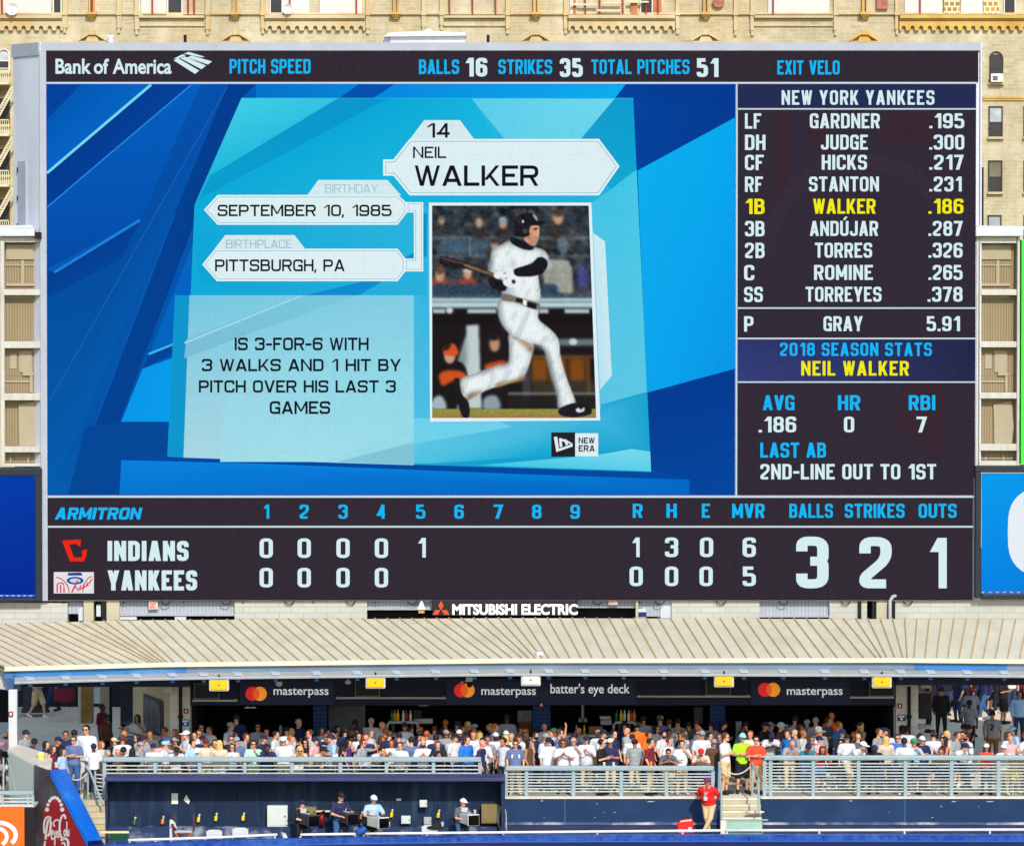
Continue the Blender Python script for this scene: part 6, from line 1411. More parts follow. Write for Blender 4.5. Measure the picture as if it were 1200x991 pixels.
def get_hair(kind):
    if ('h', kind) in MESH: return MESH['h', kind]
    def fn(q):
        if kind in ('cap', 'beanie'):
            f = elld(q, (0, .012, .042), (.098, .118, .098)); f = np.maximum(f, (.020 - q[:, 2]) + q[:, 1] * .12)
            if kind == 'cap': f = np.minimum(f, np.maximum(elld(q, (0, -.115, .036 ), (.082, .100, .020)), q[:, 1] + .02)); f = np.minimum(f, elld(q, (0, .012, .142), (.014, .014, .010)))
            return f
        if kind == 'glasses':
            f = np.minimum(elld(q, (.036, -.098, .010), (.032, .014, .022)), elld(q, (-.036, -.098, .010), (.032, .014, .022)))
            for s in (-1, 1): f = np.minimum(f, capd(q, (s * .062, -.090, .014), (s * .086, .02, .010), .006, .006))
            return np.minimum(f, capd(q, (-.03, -.105, .014), (.03, -.105, .014), .006, .006))
        if kind == 'beard':
            f = elld(q, (0, -.028, -.060), (.070, .078, .078)); return np.maximum(np.maximum(f, q[:, 2] + .028), -elld(q, (0, -.1, -.05), (.022, .03, .012)))
        f = elld(q, (0, .022, .032), (.094, .112, .108)); face = np.maximum(q[:, 1] + .045 - np.clip(q[:, 2] - .05, 0, .05) * .9, q[:, 2] - .080)
        f = np.maximum(f, -np.maximum(q[:, 1] + .040, q[:, 2] - .076)); f = np.maximum(f, -(q[:, 2] + .055 - np.clip(q[:, 1], -.03, .1) * .35))
        if kind == 'long':
            for s in (-1, 1): f = smin(f, capd(q, (s * .062, .03, .02), (s * .085, .03, -.20), .042, .034, 1, 1.4), .03)
            f = smin(f, capd(q, (0, .07, .04), (0, .085, -.24), .075, .055, 1.15, .8), .03)
        if kind == 'curly':
            f = smin(f, elld(q, (0, .04, .0), (.15, .12, .14)), .04); f = np.maximum(f, -np.maximum(q[:, 1] + .035, q[:, 2] - .07)); f = f + .018 * np.sin(q[:, 0] * 70) * np.sin(q[:, 1] * 70) * np.sin(q[:, 2] * 70)
        if kind == 'bun': f = np.minimum(f, elld(q, (0, .10, .09), (.045, .045, .045)))
        return f
    lo, hi = ((-.13, -.24, -.16), (.13, .16, .19)) if kind in ('cap', 'beanie', 'glasses', 'beard') else ((-.19, -.18, -.34), (.19, .2, .19))
    V, F = sdf_mesh(fn, lo, hi, .0135 if kind in ('glasses', 'cap', 'beard') else .018); MESH['h', kind] = to_mesh(kind, V, F, [SKIN0]); return MESH['h', kind]

SKINS = {'l': SKIN0, 'm': M('skin_tan', (186,124,92), .55, .06, 6), 'd': M('skin_dark', (92,58,42), .5, .06, 6), 'r': M('skin_ruddy', (222,148,120), .55, .06, 6)}
CLO = {'w': ('white', (208,211,216)), 'wj': ('white pinstripe', (208,212,222)), 'nv': ('navy', (34,42,82)), 'bk': ('black', (30,29,32)), 'gy': ('grey', (150,152,158)), 'dg': ('dark grey', (88,92,98)),
       'lb': ('light blue', (158,192,226)), 'bl': ('bright blue', (30,116,206)), 'gb': ('slate blue', (92,110,150)), 'mr': ('maroon', (112,28,50)), 'or': ('orange', (244,112,24)), 'rd': ('red', (214,32,32)),
       'ro': ('coral red', (234,72,44)), 'pp': ('purple', (86,52,130)), 'lm': ('lime green', (160,220,30)), 'mt': ('mint green', (176,216,192)), 'bg': ('beige', (204,188,166)), 'lc': ('lilac', (198,172,214)),
       'pk': ('pink', (226,170,176)), 'pl': ('black and white checked', (200,204,212)), 'pt': ('blue and white patterned', (196,208,222)), 'tl': ('teal', (36,120,150)), 'br': ('brown', (92,64,48)), 'kh': ('khaki', (206,180,132)), 'jn': ('blue jeans', (56,96,150)), 'dj': ('dark jeans', (40,56,92)), 'yl': ('yellow', (214,190,96)), 'ob': ('tan brown', (140,98,50))}
HAIRC = {'b': ('brown', (82,54,36)), 'k': ('dark', (34,27,25)), 'g': ('grey', (158,154,150)), 'y': ('blond', (214,174,106)), 'r': ('reddish', (166,92,48))}
CAPC = {'n': ('navy', (30,38,76)), 'w': ('white', (228,228,230)), 'k': ('black', (32,31,36)), 'g': ('grey', (146,150,156)), 'r': ('red', (206,34,36)), 'b': ('light blue', (150,200,222)), 't': ('teal', (92,186,168)), 'l': ('green', (40,150,84)), 'p': ('purple', (112,50,100)), 'e': ('beige', (206,190,152)), 'm': ('maroon', (104,38,50)), 'c': ('pale cyan', (150,226,214))}
CM = {k: M('cloth_' + k, v[1], .8, .10, 5) for k, v in CLO.items()}
CM['pl'] = brick('cloth_pl', (222,224,230), (40,42,56), (120,124,136), .07, .07, .012, .8, off=0); CM['pt'] = M('cloth_pt2', (204,214,226), .8, .3, 22)
CM['wj'] = brick('cloth_wj', (212,215,222), (210,213,222), (160,170,196), .05, 4, .006, .8, off=0)
HM = {k: M('hair_' + k, v[1], .6, .2, 14) for k, v in HAIRC.items()}; KM = {k: M('cap_' + k, v[1], .8, .08, 8) for k, v in CAPC.items()}
SHOEM = {'w': M('shoe_white', (216,214,210), .6), 'k': M('shoe_dark', (36,34,36), .6), 'b': M('shoe_brown', (120,84,60), .6)}; GLM = M('sunglass_black', (16,16,20), .2); RAWP = []
POSEW = {'a': 'standing', 'x': 'with folded arms', 'l': 'leaning forward', 'd': 'raising a hand to the face', 'c': 'clapping', 'p': 'pointing sideways', 'u': 'raising one arm', 'o': 'working a camera', 'g': 'with hands behind the back', 'w': 'walking'}
def part(me, mat, root, name, loc=(0, 0, 0), rot=(0, 0, 0), lab=None):
    o = bpy.data.objects.new(name, me); COL.objects.link(o); o.parent = root; o.location = loc; o.rotation_euler = rot
    o.material_slots[0].link = 'OBJECT'; o.material_slots[0].material = mat
    return o
def person(x, Y, z, yaw, p, shirt, head, bot, skin='l', h=1.75, px=0, py=0, sleeves=None, extra=None):
    """head: [hair letter, capital for long, or 0 bald] + optional c<colour> cap, s sunglasses, d beard, q curly, u bun, e knitted hat"""
    J = POSES[p]; sc_ = h / 1.75; o = bpy.data.objects.new('person', get_body(p)); COL.objects.link(o)
    o.location = (x, Y, z); o.rotation_euler = (0, 0, yaw); o.scale = (sc_ * 1.07, sc_ * 1.07, sc_ * 1.0)
    o.material_slots[0].link = 'OBJECT'; o.material_slots[0].material = SKINS[skin]
    kind = sleeves or ('j' if shirt == 'wj' else 't')
    part(get_shirt(p, kind), CM[shirt], o, 'shirt')
    bt = {'j': ('jn', 'long'), 'J': ('dj', 'long'), 'k': ('kh', 'short'), 'K': ('kh', 'long'), 'n': ('nv', 'short'), 'b': ('bk', 'short'), 'B': ('bk', 'long'), 'g': ('dg', 'short'), 'w': ('w', 'long'), 'W': ('w', 'short'), 'o': ('ob', 'long'), 'G': ('dg', 'long'), 'u': ('jn', 'short'), 'y': ('yl', 'short')}[bot]
    part(get_legs(p, bt[1]), CM[bt[0]], o, 'shorts' if bt[1] == 'short' else 'trousers'); part(get_shoes(p), SHOEM['k' if (hash_(x * 7.3) % 3) else 'w'], o, 'shoes')
    hc = J['hea']; rot = (J['pit'], 0, 0); hl = head[0]; words = []
    style = 'long' if hl.isupper() and hl != '0' else 'short'; rest = head[1:]; cap = None; i = 0; fl = ''
    while i < len(rest):
        if rest[i] == 'c': cap = rest[i + 1]; i += 2
        elif rest[i] == 'e': cap = 'e' + rest[i + 1]; i += 2
        else: fl += rest[i]; i += 1
    if 'q' in fl: style = 'curly'
    if 'u' in fl: style = 'bun'
    if hl != '0': part(get_hair(style), HM[hl.lower()], o, 'hair', hc, rot)
    if cap: part(get_hair('cap' if cap[0] != 'e' or len(cap) == 1 else 'beanie'), KM[cap[-1]], o, 'cap', hc, (rot[0], 0, (math.pi if 'v' in fl else 0)))
    if 's' in fl: part(get_hair('glasses'), GLM, o, 'sunglasses', hc, rot)
    if 'd' in fl: part(get_hair('beard'), HM['k' if hl in '0K' else hl.lower()], o, 'beard', hc, rot)
    hw = 'bald' if hl == '0' and not cap else (CAPC[cap[-1]][0] + ' cap' if cap else '%s%s hair' % ({'long': 'long ', 'short': 'short ', 'curly': 'curly ', 'bun': 'tied-up '}[style], HAIRC[hl.lower()][0]))
    o['category'] = 'person'
    RAWP.append(dict(o=o, px=px, py=py, Y=Y, x=x, shirt=CLO[shirt][0], head=hw, glasses='s' in fl, beard='d' in fl, pose=POSEW[p], back=abs(math.cos(yaw) + 1) < .4, long=style == 'long', bot={'long': CLO[bt[0]][0] + (' trousers' if 'jeans' not in CLO[bt[0]][0] else ''), 'short': CLO[bt[0]][0] + ' shorts'}[bt[1]], extra=extra))
    return o
def hash_(v): return int(abs(math.sin(v * 12.9898) * 43758.5453) * 1000)
CROWD = '''
7 855 lc 0d b l 0 l
30 855 gy kcn k a R l
41 864 gb kcks k l 0 l
54 868 nv K J a R l
68 863 bk rcn k a R m
64 873 mr B J a R l
71 877 lb B J a R l
78 856 nv k J a 0 m
86 855 nv kcn J a B l
85 862 gb bs j x 0 l
101 849 wj ks w a 0 l
110 871 w kcn B a 0 d
119 868 w R w a R l
120 878 gy g w l R l
133 864 bk Bce J a R l
129 876 nv 0 K l R r
144 861 w b K a B m
145 874 w kcks K l 0 l
156 876 bk K J a B m
161 860 w Ks J a L l
162 869 gy bcg K a R l
173 868 wj 0s J l 0 l
182 871 w kcn J a 0 l
194 852 lb bs J d L m
191 868 w bcb J p R l
205 874 wj kck K l 0 m
204 864 br Bcg J a R m
214 857 bk Ks J x 0 l
228 857 w k K a 0 l
227 866 lb k J a R l
236 848 lb ks K a 0 l
246 850 w k K a L m
229 875 w gcw K l 0 l
240 865 bg bcm K a 0 m
247 870 w b W l 0 m
252 866 w k K a 0 l
258 867 bg Y W a B l
270 846 pl bcg J a R l
277 836 nv k J a B l
277 863 gb bcg J a 0 l
271 871 w Bs J c 0 l
297 867 mt ks K d 0 l
288 859 gy b J a R l
309 861 nv rcn J a R l
313 871 nv k J l 0 d
323 856 w k J d R l
332 863 w gcw K a 0 l
333 867 lb g K l 0 r
350 842 nv g J x R r
351 873 bg Ys W l 0 l
358 866 bk Ks J a 0 l
369 863 pk kcn J a R l
371 874 bg kck J l R m
376 852 w B J a R l
382 859 nv r K l 0 m
389 859 lb yds J a L l
395 850 bk k J a R m
405 852 nv k J a B l
394 874 w Kck J l R l
408 866 pp K J a R l
418 850 w kcp J a B l
412 855 bk kq J a B d
435 841 pt g J a B l
429 860 nv 0 J a B r
425 866 gy bs J p R r
439 874 w k J l R l
416 843 br k J a B m
447 862 bk B J a R m
457 856 nv b J a B l
452 853 br r J a R m
459 866 w B J c 0 m
467 858 gy k J a B l
473 865 gy gcg J d 0 l
469 869 w b J a 0 l
481 852 br B J a R l
482 863 gb k J a B l
492 856 nv kcn J a B l
500 856 w rcr J a B m
509 850 w b J a B l
519 852 nv B J a B m
496 866 w 0d J c 0 l
511 860 nv kcn J a B m
513 868 bk b J c 0 l
522 843 mr r J a B m
531 860 w bcw J a B l
530 868 bk Bcw J l 0 l
536 844 nv kcn J a B l
548 845 w Y J a B l
541 850 bg b J a R r
547 862 bl b J a R l
552 855 dg B J a R m
562 856 w Y J a B l
565 866 nv 0 J a R r
575 848 nv Yq J a B l
581 858 w kcwd K x 0 m
571 862 gy b J a 0 m
593 856 gy bcw J a 0 m
590 864 w k J a L m
594 836 gy k J a B d
604 867 gb ks K a 0 l
609 852 bg Bu J a R l
606 862 nv b J a R m
617 858 w B J a B l
626 857 nv kd J a R l
620 866 br K J a R m
640 859 w rcgs J a R l
642 864 wj kcn J a 0 l
649 853 w rctd J d R m
656 854 gb bs J u R l
660 866 w Bqs J c 0 m
672 864 wj gs J d 0 l
687 862 wj kcn K c 0 l
673 858 nv k J a B l
705 866 bk ks J x R l
715 865 nv kcw K x 0 m
719 855 nv k J a R l
732 844 nv k J a B l
735 852 w 0 J a L r
747 846 or kcg J a B l
741 860 wj kcn J a 0 l
744 866 gy kcks K a 0 m
754 838 gy k J a B m
760 857 or b J a R m
762 865 mr k K a R l
774 838 gb bcg J a B l
785 842 gb b J a B l
794 841 gy k J a B l
777 856 w kd J a R l
784 864 w b J a R r
783 876 dg k K l 0 m
803 857 w Bcw J a L l
799 867 w k K d 0 l
807 845 dg k J a B m
816 842 dg b J a B l
819 855 gb bs J a 0 l
818 849 w 0 J a R r
822 876 bg kcr n l 0 m
831 858 w k K a R l
833 845 gy kcn J a B l
843 859 nv b J a 0 m
848 844 nv kcn J x R l
850 858 w bs k x R l
874 845 nv kcn J a B l
870 859 lm gccs b x 0 l
886 862 ro ks K x 0 l
899 845 nv 0s J x 0 m
902 846 nv bcg J a R l
903 857 wj kcn B l 0 d
915 846 br ycb J a R l
921 847 gy kcn J a R m
924 855 bl b J a L l
927 866 gy 0 K l 0 r
932 838 lb k J a B l
941 855 w r J a R m
947 843 w gcw J a B l
955 840 gy g J a B l
937 848 br B J a R m
959 851 gy gcw J a B l
960 862 pk kcn J a R l
962 873 rd B u l 0 m
947 870 tl bcn j l 0 m
971 840 dg b J x R l
974 834 or 0 J a B m
983 845 bl r J a R l
986 866 nv Ks J c 0 l
992 860 w kck J a 0 l
1003 868 w bcw K l R l
1008 846 gy Ycm J d L l
1024 872 bk kcn J l 0 d
1039 854 w Bcw J a B l
1038 862 bg Y J a B l
1030 853 gy b J a R l
1052 860 bl bs J a 0 l
1063 850 w k J a B d
1061 864 w k J a B d
1070 865 lb kcl n d 0 l
1079 859 bk k J a R m
1094 857 wj kcp n a B l
1110 856 bg y n a R l
1122 857 gy b n a R l
1128 857 w Bs J a R l
1134 849 bk kck J a R m
1133 858 wj kd J a L m
1122 870 wj kcn u l R l
1103 875 gy b n l 0 m
1156 871 ro Kcw J a 0 m
1163 832 gy k o a B m
1176 872 w kcw K d 0 l
1181 857 w B K a R m
1187 851 lb kcb K a L l
1192 874 w 0 y l 0 l
1202 858 w rcr J a R m
1208 866 gy k J a 0 l
12 906 w kcr b l 0 d
-4 906 gy b b l 0 l
'''
rnd = random.Random(11); people = []
def top_row(x, Y, z, ht):
    return proj((x, Y, z + ht))[1]
for ln in CROWD.strip().split('\n'):
    q = ln.split(); px, py = float(q[0]), float(q[1]); shirt, head, bot, ps, fc, sk = q[2:8]
    z = 0.004; top = POSES[ps]['hea'][2] + .125
    fmin, fmax = (-8.45 if ps == 'l' else -8.62), -2.75
    h = 1.75 * rnd.uniform(.95, 1.05)
    if head[0].isupper(): h *= .94
    if px < 60 and py > 900: people.append([px, py, shirt, head, bot, ps, fc, sk, -11.05, P(12, 946, -11.0).z, 1.6]); continue
    if px < 11: fmin, fmax = -8.75, -8.7
    Y = fmin
    FRONT = {(850,858): -8.35, (870,859): -8.1, (886,862): -8.3, (85,862): -8.3, (101,849): -7.4, (843,859): -6.4, (1156,871): -8.5, (747,846): -4.6}
    if (px, py) in FRONT:
        Y = FRONT[px, py]; h = 1.75 * (P(px, py, Y).z - z) / top; people.append([px, py, shirt, head, bot, ps, fc, sk, Y, z, h]); continue
    lo_, hi_ = fmin, (fmax if px < 1080 and px > 226 else 4.0)
    if top_row(0, lo_, z, top * h / 1.75) <= py:      # needs to be even lower than at the rail: shorter
        Y = lo_; a_ = proj((0, Y, z))[1]; t_ = P(px, py, Y).z - z; h = max(1.05, 1.75 * t_ / top)
        if h < 1.35 and ps != 'l' : h = max(h, 1.3)
    else:
        for _ in range(30):
            mid = (lo_ + hi_) / 2
            if top_row(0, mid, z, top * h / 1.75) > py: lo_ = mid
            else: hi_ = mid
        Y = (lo_ + hi_) / 2; t_ = P(px, py, Y).z - z; h = min(1.98, max(1.35, 1.75 * t_ / top))
    people.append([px, py, shirt, head, bot, ps, fc, sk, Y, z, h])
# more spectators of the packed deck, standing in the gaps between the rows
rf = random.Random(5); tries = 0; base_n = len(people); pts_ = [(P(p[0], p[1], p[8]).x, p[8]) for p in people]
while len(people) < base_n + 72 and tries < 6000:
    tries += 1; px = rf.uniform(128, 1196) if rf.random() < .8 else rf.uniform(128, 560); Y = rf.uniform(-7.9, -3.4)
    if 838 < px < 896 and Y < -6.5 or 1132 < px < 1182 or (px < 145 and Y < -5) or 725 < px < 765: continue
    x = (px - 600) / FPX * 141.0
    if any(math.hypot(x - a_, (Y - b_) * .8) < .40 for a_, b_ in pts_): continue
    shirt = rf.choice('w w w w w w nv nv gy gy gb bk lb br bk mr dg wj wj pk tl'.split()); fem = rf.random() < .35
    head = rf.choice('BKRYK') if fem else rf.choice('bkkbgr0'); head += rf.choice(['', '', 's', 'cn', 'cn', 'cw', 'ck', 'cg'] if not fem else ['', '', 's', 'u'])
    if head[0] == '0': head = '0' + rf.choice(['', 's'])
    h = rf.uniform(1.66, 1.86) * (.94 if fem else 1); ps = rf.choice('aaaxcda'); z = .004
    people.append([px, round(proj((x, Y, z + (POSES[ps]['hea'][2] + .125) * h / 1.75))[1], 1), shirt, head, rf.choice('jJKkgB'), ps, rf.choice('000RRLB'), rf.choice('llmmrd'), Y, z, h]); pts_.append((x, Y))
print('FILLED', len(people) - base_n, len(people))
# keep shoulders from passing through one another
pos = np.array([[P(p[0], p[1], p[8]).x, p[8]] for p in people])
for it in range(60):
    for i in range(len(pos)):
        for j in range(i):
            d = pos[i] - pos[j]; r = math.hypot(d[0], d[1] * 1.35)
            if r < .43:
                k = (.43 - r) * .5; sgn = 1 if (d[1], i) > (0, j) else -1
                m_ = np.array((math.copysign(.15, d[0]), sgn * .85)) * k; pos[i] += m_; pos[j] -= m_
    for i, p in enumerate(people):
        if p[9] < .1 and p[8] < 3:
            lo_ = -8.45 if p[5] == 'l' else -8.62
            if p[0] > 842 and p[0] < 892: lo_ = -8.7
            pos[i][1] = max(pos[i][1], lo_); 
            if 226 < p[0] < 1080: pos[i][1] = min(pos[i][1], -2.0)
            xm = P(p[0], p[1], pos[i][1]).x; pos[i][0] = min(max(pos[i][0], xm - .09), xm + .09)
FACE = {'0': 0, 'R': 1.05, 'L': -1.05, 'B': math.pi}
for i, p in enumerate(people):
    px, py, shirt, head, bot, ps, fc, sk, Y, z, h = p; x, Y = pos[i]
    if z > -.5:                                     # keep the head on its row after the shuffle
        t_ = P(px, py, Y).z - z; hh = 1.75 * t_ / (POSES[ps]['hea'][2] + .125); h = min(max(hh, h * .88), h * 1.12)
    yaw = FACE[fc] + rnd.uniform(-.25, .25) * (0.5 if ps == 'l' else 1)
    person(x, Y, z, yaw, ps, shirt, head, bot, sk, h, px, py, sleeves='l' if (shirt in ('pt', 'bl', 'mt', 'bg') and ps != 'l') or (px, py) == (350, 842) else ('k' if head[0].isupper() and hash_(px) % 3 == 0 else None))
# people farther back in the shaded passages, placed by their feet
for px, fy, shirt, head, bot, ps, fc, sk, h, sl_ in (
    (44,841,'gy','k','k','w','R','l',1.8,None), (61,834,'nv','b','J','w','L','l',1.78,None), (120,884,'mr','k','B','a','R','d',1.72,'l'), (125,898,'br','k','B','a','R','d',1.74,'l'), (161,897,'w','K','J','d','0','m',1.7,None),
    (1103,865,'bk','kcn','B','a','B','m',1.82,'l'), (1138,863,'gy','kcr','K','a','0','d',1.74,None), (1136,880,'gy','k','B','a','B','d',1.76,None), (1194,870,'lb','k','J','a','0','m',1.8,'l'), (1088,858,'mr','K','B','a','R','m',1.7,'l'),
    (1112,834,'w','B','u','w','R','l',1.68,'k'), (1116,832,'gy','b','j','a','B','l',1.74,None), (1122,846,'nv','k','J','a','L','l',1.78,None), (1153,843,'nv','k','j','w','L','m',1.8,'l'), (1160,834,'wj','b','n','a','R','l',1.75,None), (1176,848,'bk','k','b','x','R','m',1.8,None), (1170,836,'bk','kcn','B','a','B','m',1.76,'l'), (1185,834,'w','k','J','a','0','l',1.77,None), (1144,832,'bk','K','B','a','R','m',1.66,'l'), (1130,833,'nv','k','B','a','0','m',1.75,None), (1199,834,'mr','b','B','a','L','l',1.75,None), (1107,838,'bk','k','J','a','0','d',1.8,'l')):
    g_ = G(px, fy, 0); person(g_.x, g_.y, .004, FACE[fc] + rnd.uniform(-.2, .2), ps, shirt, head, bot, sk, h, px, fy - 62, sleeves=sl_, extra='back')
# guard and camera crews on the pit floor
gd = person(P(829, 950, -10.2).x, -10.2, PIT + .002, -.35, 'g', 'rd', 'kcp', 'K', 'm', 1.72, 829, 915, extra='guard')
gd.scale = (1.22, 1.25, .985)
m = MB(); J = POSES['g']; nk = Vector(J['nec'])
m.tube([nk + Vector((-.07, -.06, -.02)), nk + Vector((-.02, -.155, -.22)), nk + Vector((-.01, -.16, -.30))], .012, 5); m.tube([nk + Vector((.07, -.06, -.02)), nk + Vector((.02, -.155, -.22))], .012, 5); m.box(nk + Vector((-.05, -.165, -.42)), nk + Vector((.04, -.155, -.30)))
me = bpy.data.meshes.new('lanyard'); me.from_pydata(m.v, [], m.f); me.materials.append(PW); o = bpy.data.objects.new('lanyard', me); COL.objects.link(o); o.parent = gd
ops = ((352,937,'bk','kcn','B',.9,'l',-10.15), (398,922,'nv','kck','j',.5,'l',-10.2), (437,931,'lb','gcw','K',.3,'l',-10.1), (541,935,'dg','bcw','j',.6,'r',-10.2))
for (px, py, sh_, hd, bt_, yw, sk, Yo) in ops:
    q = P(px, py, Yo); z0 = PITL + .002; h = 1.75 * (q.z - z0) / 1.725; person(q.x, Yo, z0, yw, 'o', sh_, hd, bt_, sk, min(max(h, 1.35), 1.9), px, py, extra='crew')

# ------------------------------------------------------------------ things in the pit
def tv_camera(px, py, Y, yaw, colr, lab):
    """px, py: centre of the lens hood's dark mouth"""
    q = P(px, py, Y); t = thing('television_camera', lab, 'camera', (q.x, Y, PITL), 'television cameras in the shelter')
    t.rotation_euler = (0, 0, 0); z = q.z - PITL; ca_, sa_ = math.cos(yaw), math.sin(yaw)
    R = lambda x, y, zz: Vector((q.x + x * ca_ - y * sa_, Y + x * sa_ + y * ca_, PITL + zz))
    def ob(m, x0, y0, z0, x1, y1, z1, tx=1.0):
        x0, x1, z0, z1 = x0 * 1.05, x1 * 1.05, z0 * 1.05, z1 * 1.05
        c = [(x, y, zz) for zz in (z0, z1) for y in (y0, y1) for x in (x0, x1)]
        c = [R(x * (tx if y == y1 else 1), y, z + (zz * (tx if y == y1 else 1))) for x, y, zz in c]
        m.mesh(c, [(0, 1, 3, 2), (4, 6, 7, 5), (0, 4, 5, 1), (2, 3, 7, 6), (0, 2, 6, 4), (1, 5, 7, 3)])
    body = M('camera_' + colr, (206,206,198) if colr == 'white' else (58,62,68), .5, .08, 3)
    m = MB(); ob(m, -.17, .0, -.15, .17, .62, .15, .9); m.build('lens_box', body, t, bevel=.012)
    m = MB(); ob(m, -.185, -.10, -.165, .185, -.002, .165); m.build('lens_hood', body, t, bevel=.01)
    m = MB(); ob(m, -.172, -.108, -.152, .172, -.1015, .14); m.build('lens_glass', glass('lens_black', (8,8,10)), t)
    m = MB(); ob(m, -.12, .63, -.12, .12, 1.0, .16); m.build('camera_body', M('camera_black', (30,30,34), .5), t, bevel=.02)
    m = MB(); ob(m, -.10, .55, .17, .10, .80, .30); ob(m, -.03, .2, .152, .03, .54, .19); m.build('viewfinder', M('finder_pale', (176,180,184), .5), t, bevel=.01)
    m = MB(); m.tube([R(.1, 1.0, z - .05), R(.22, 1.25, z - .12)], .015, 6); m.tube([R(-.1, 1.0, z - .05), R(-.22, 1.25, z - .12)], .015, 6); m.build('pan_handle', BLK, t)
    m = MB(); ob(m, -.09, .45, -.28, .09, .75, -.155); m.build('pan_head', BLK, t)
    for k in range(3):
        a = math.radians(90 + 120 * k); p0 = R(0, .6, z - .28); p1 = R(.42 * math.cos(a), .6 + .42 * math.sin(a), .02); m = MB(); m.tube([p0, p1], [.04, .025], 6); m.build('tripod_leg', M('tripod_grey', (70,72,76), .5), t)
tv_camera(366,961,-10.75,.55,'black','dark television camera farthest left, beside the man in black')
tv_camera(412,959,-10.75,.5,'black','dark television camera in front of the man in the black cap and navy shirt'); tv_camera(448,963.5,-10.9,.6,'white','white television camera in front of the man in the light blue shirt'); tv_camera(553.5,960,-10.9,.45,'white','white television camera farthest right, beside the brown equipment case')
def folding_chair(px, py, Y, lab, yaw=0.0):
    q = P(px, py, Y); t = thing('folding_chair', lab, 'chair', (q.x, Y, PITL), 'white folding chairs in the pit'); z = q.z; W_ = .23
    m = MB(); m.prism([(q.x + x, Y, z + zz) for x, zz in ((-W_, -.24), (-W_ + .01, -.06), (-W_ + .06, -.01), (0, .0), (W_ - .06, -.01), (W_ - .01, -.06), (W_, -.24), (W_ - .02, -.29), (-W_ + .02, -.29))], (0, .03, 0)); m.build('backrest', PW, t)
    m = MB(); m.box((q.x - W_ + .02, Y + .05, z - .62), (q.x + W_ - .02, Y + .46, z - .58)); m.build('seat', PW, t, bevel=.01)
    for s in (-1, 1):
        m = MB(); xx = q.x + s * (W_ + .005); m.tube([(xx, Y + .015, z - .03), (xx, Y + .03, z - .60), (xx, Y + .40, PITL + .01)], .014, 6); m.build('leg', PW, t)
        m = MB(); xx = q.x + s * (W_ - .025); m.tube([(xx, Y + .42, z - .62), (xx, Y - .06, PITL + .01)], .014, 6); m.build('leg', PW, t)
folding_chair(251,971.5,-10.9,'white folding chair farthest left, just right of the wooden director chair'); folding_chair(281.5,969,-10.9,'white folding chair left of the large pale electrical box'); folding_chair(503.5,966,-10.9,'white folding chair with black cloth over its back, between the camera crews')
m = MB(); c = P(510, 969, -10.95); m.ball(c, .22, 10, 6, (1.2, .3, .3)); m.ball(c + Vector((.05, 0, .06)), .12, 8, 5, (1.3, .4, .5)); m.build('folded_jacket', M('cloth_bk', (30,29,32), .8), None, 'black jacket draped over the folding chair between the camera crews', 'jacket', smooth=True)
WOOD = M('orange_wood', (196,112,40), .6, .15, 6); ARM = M('maroon_wood', (104,48,40), .6, .15, 6)
q = P(215, 977, -10.8); dc = thing('director_chair', 'wooden director chair with white seat and maroon arms below the papers on the shelter wall', 'chair', (q.x, -10.8, PITL)); zs_ = P(215, 973.5, -10.8).z
m = MB(); m.box((q.x - .27, -10.85, zs_ - .03), (q.x + .27, -10.4, zs_)); m.build('seat', PW, dc, bevel=.01)
for s in (-1, 1):
    m = MB(); m.tube([(q.x - s * .26, -10.82, zs_ - .04), (q.x + s * .20, -10.82, PITL + .02)], .022, 6); m.build('leg', WOOD, dc); m = MB(); m.tube([(q.x - s * .26, -10.42, zs_ - .04), (q.x + s * .20, -10.42, PITL + .02)], .022, 6); m.build('leg', WOOD, dc)
    m = MB(); m.tube([(q.x + s * .29, -10.45, zs_ - .03), (q.x + s * .29, -10.43, zs_ + .46)], .024, 6); m.build('back_post', ARM, dc); m = MB(); m.box((q.x + s * .34 - .04, -10.88, zs_ + .19), (q.x + s * .34 + .04, -10.46, zs_ + .225)); m.tube([(q.x + s * .32, -10.83, zs_), (q.x + s * .33, -10.83, zs_ + .19)], .02, 6); m.build('armrest', ARM, dc)
m = MB(); m.tube([(q.x - .27, -10.82, zs_ - .04), (q.x + .27, -10.82, zs_ - .04)], .024, 6); m.build('front_rail', WOOD, dc)
m = MB(); a_ = P(200, 981, -10.7); b_ = P(203, 960, -10.7); m.box((a_.x - .03, -10.7, PITL), (a_.x + .05, -10.64, b_.z)); m.prism([(a_.x + .05, -10.7, b_.z), (a_.x + .05, -10.7, b_.z - .12), (a_.x + .2, -10.7, b_.z - .3), (a_.x + .14, -10.7, b_.z - .1)], (0, .06, 0)); m.build('white_stake', PW, None, 'white painted stake standing left of the wooden director chair', 'stake')
def on_wall(x0, y0, x1, y1, d=.05, Y=-9.24): return P(x0, y1, Y), P(x1, y0, Y)
kw = dict()
m = MB(); m.pbox(201,929,208.5,941.5, -9.26, .02); m.build('paper_sheet', M('paper_white', (222,220,204), .8), None, 'upright sheet of paper pinned to the shelter wall', 'paper')
m = MB(); m.ppoly([(218.3,931),(222.5,938),(221,941.8),(215,936.8)], -9.26, .02); m.build('paper_sheet', M('paper_white', (222,220,204), .8), None, 'tilted diamond shaped sheet of paper on the shelter wall', 'paper')
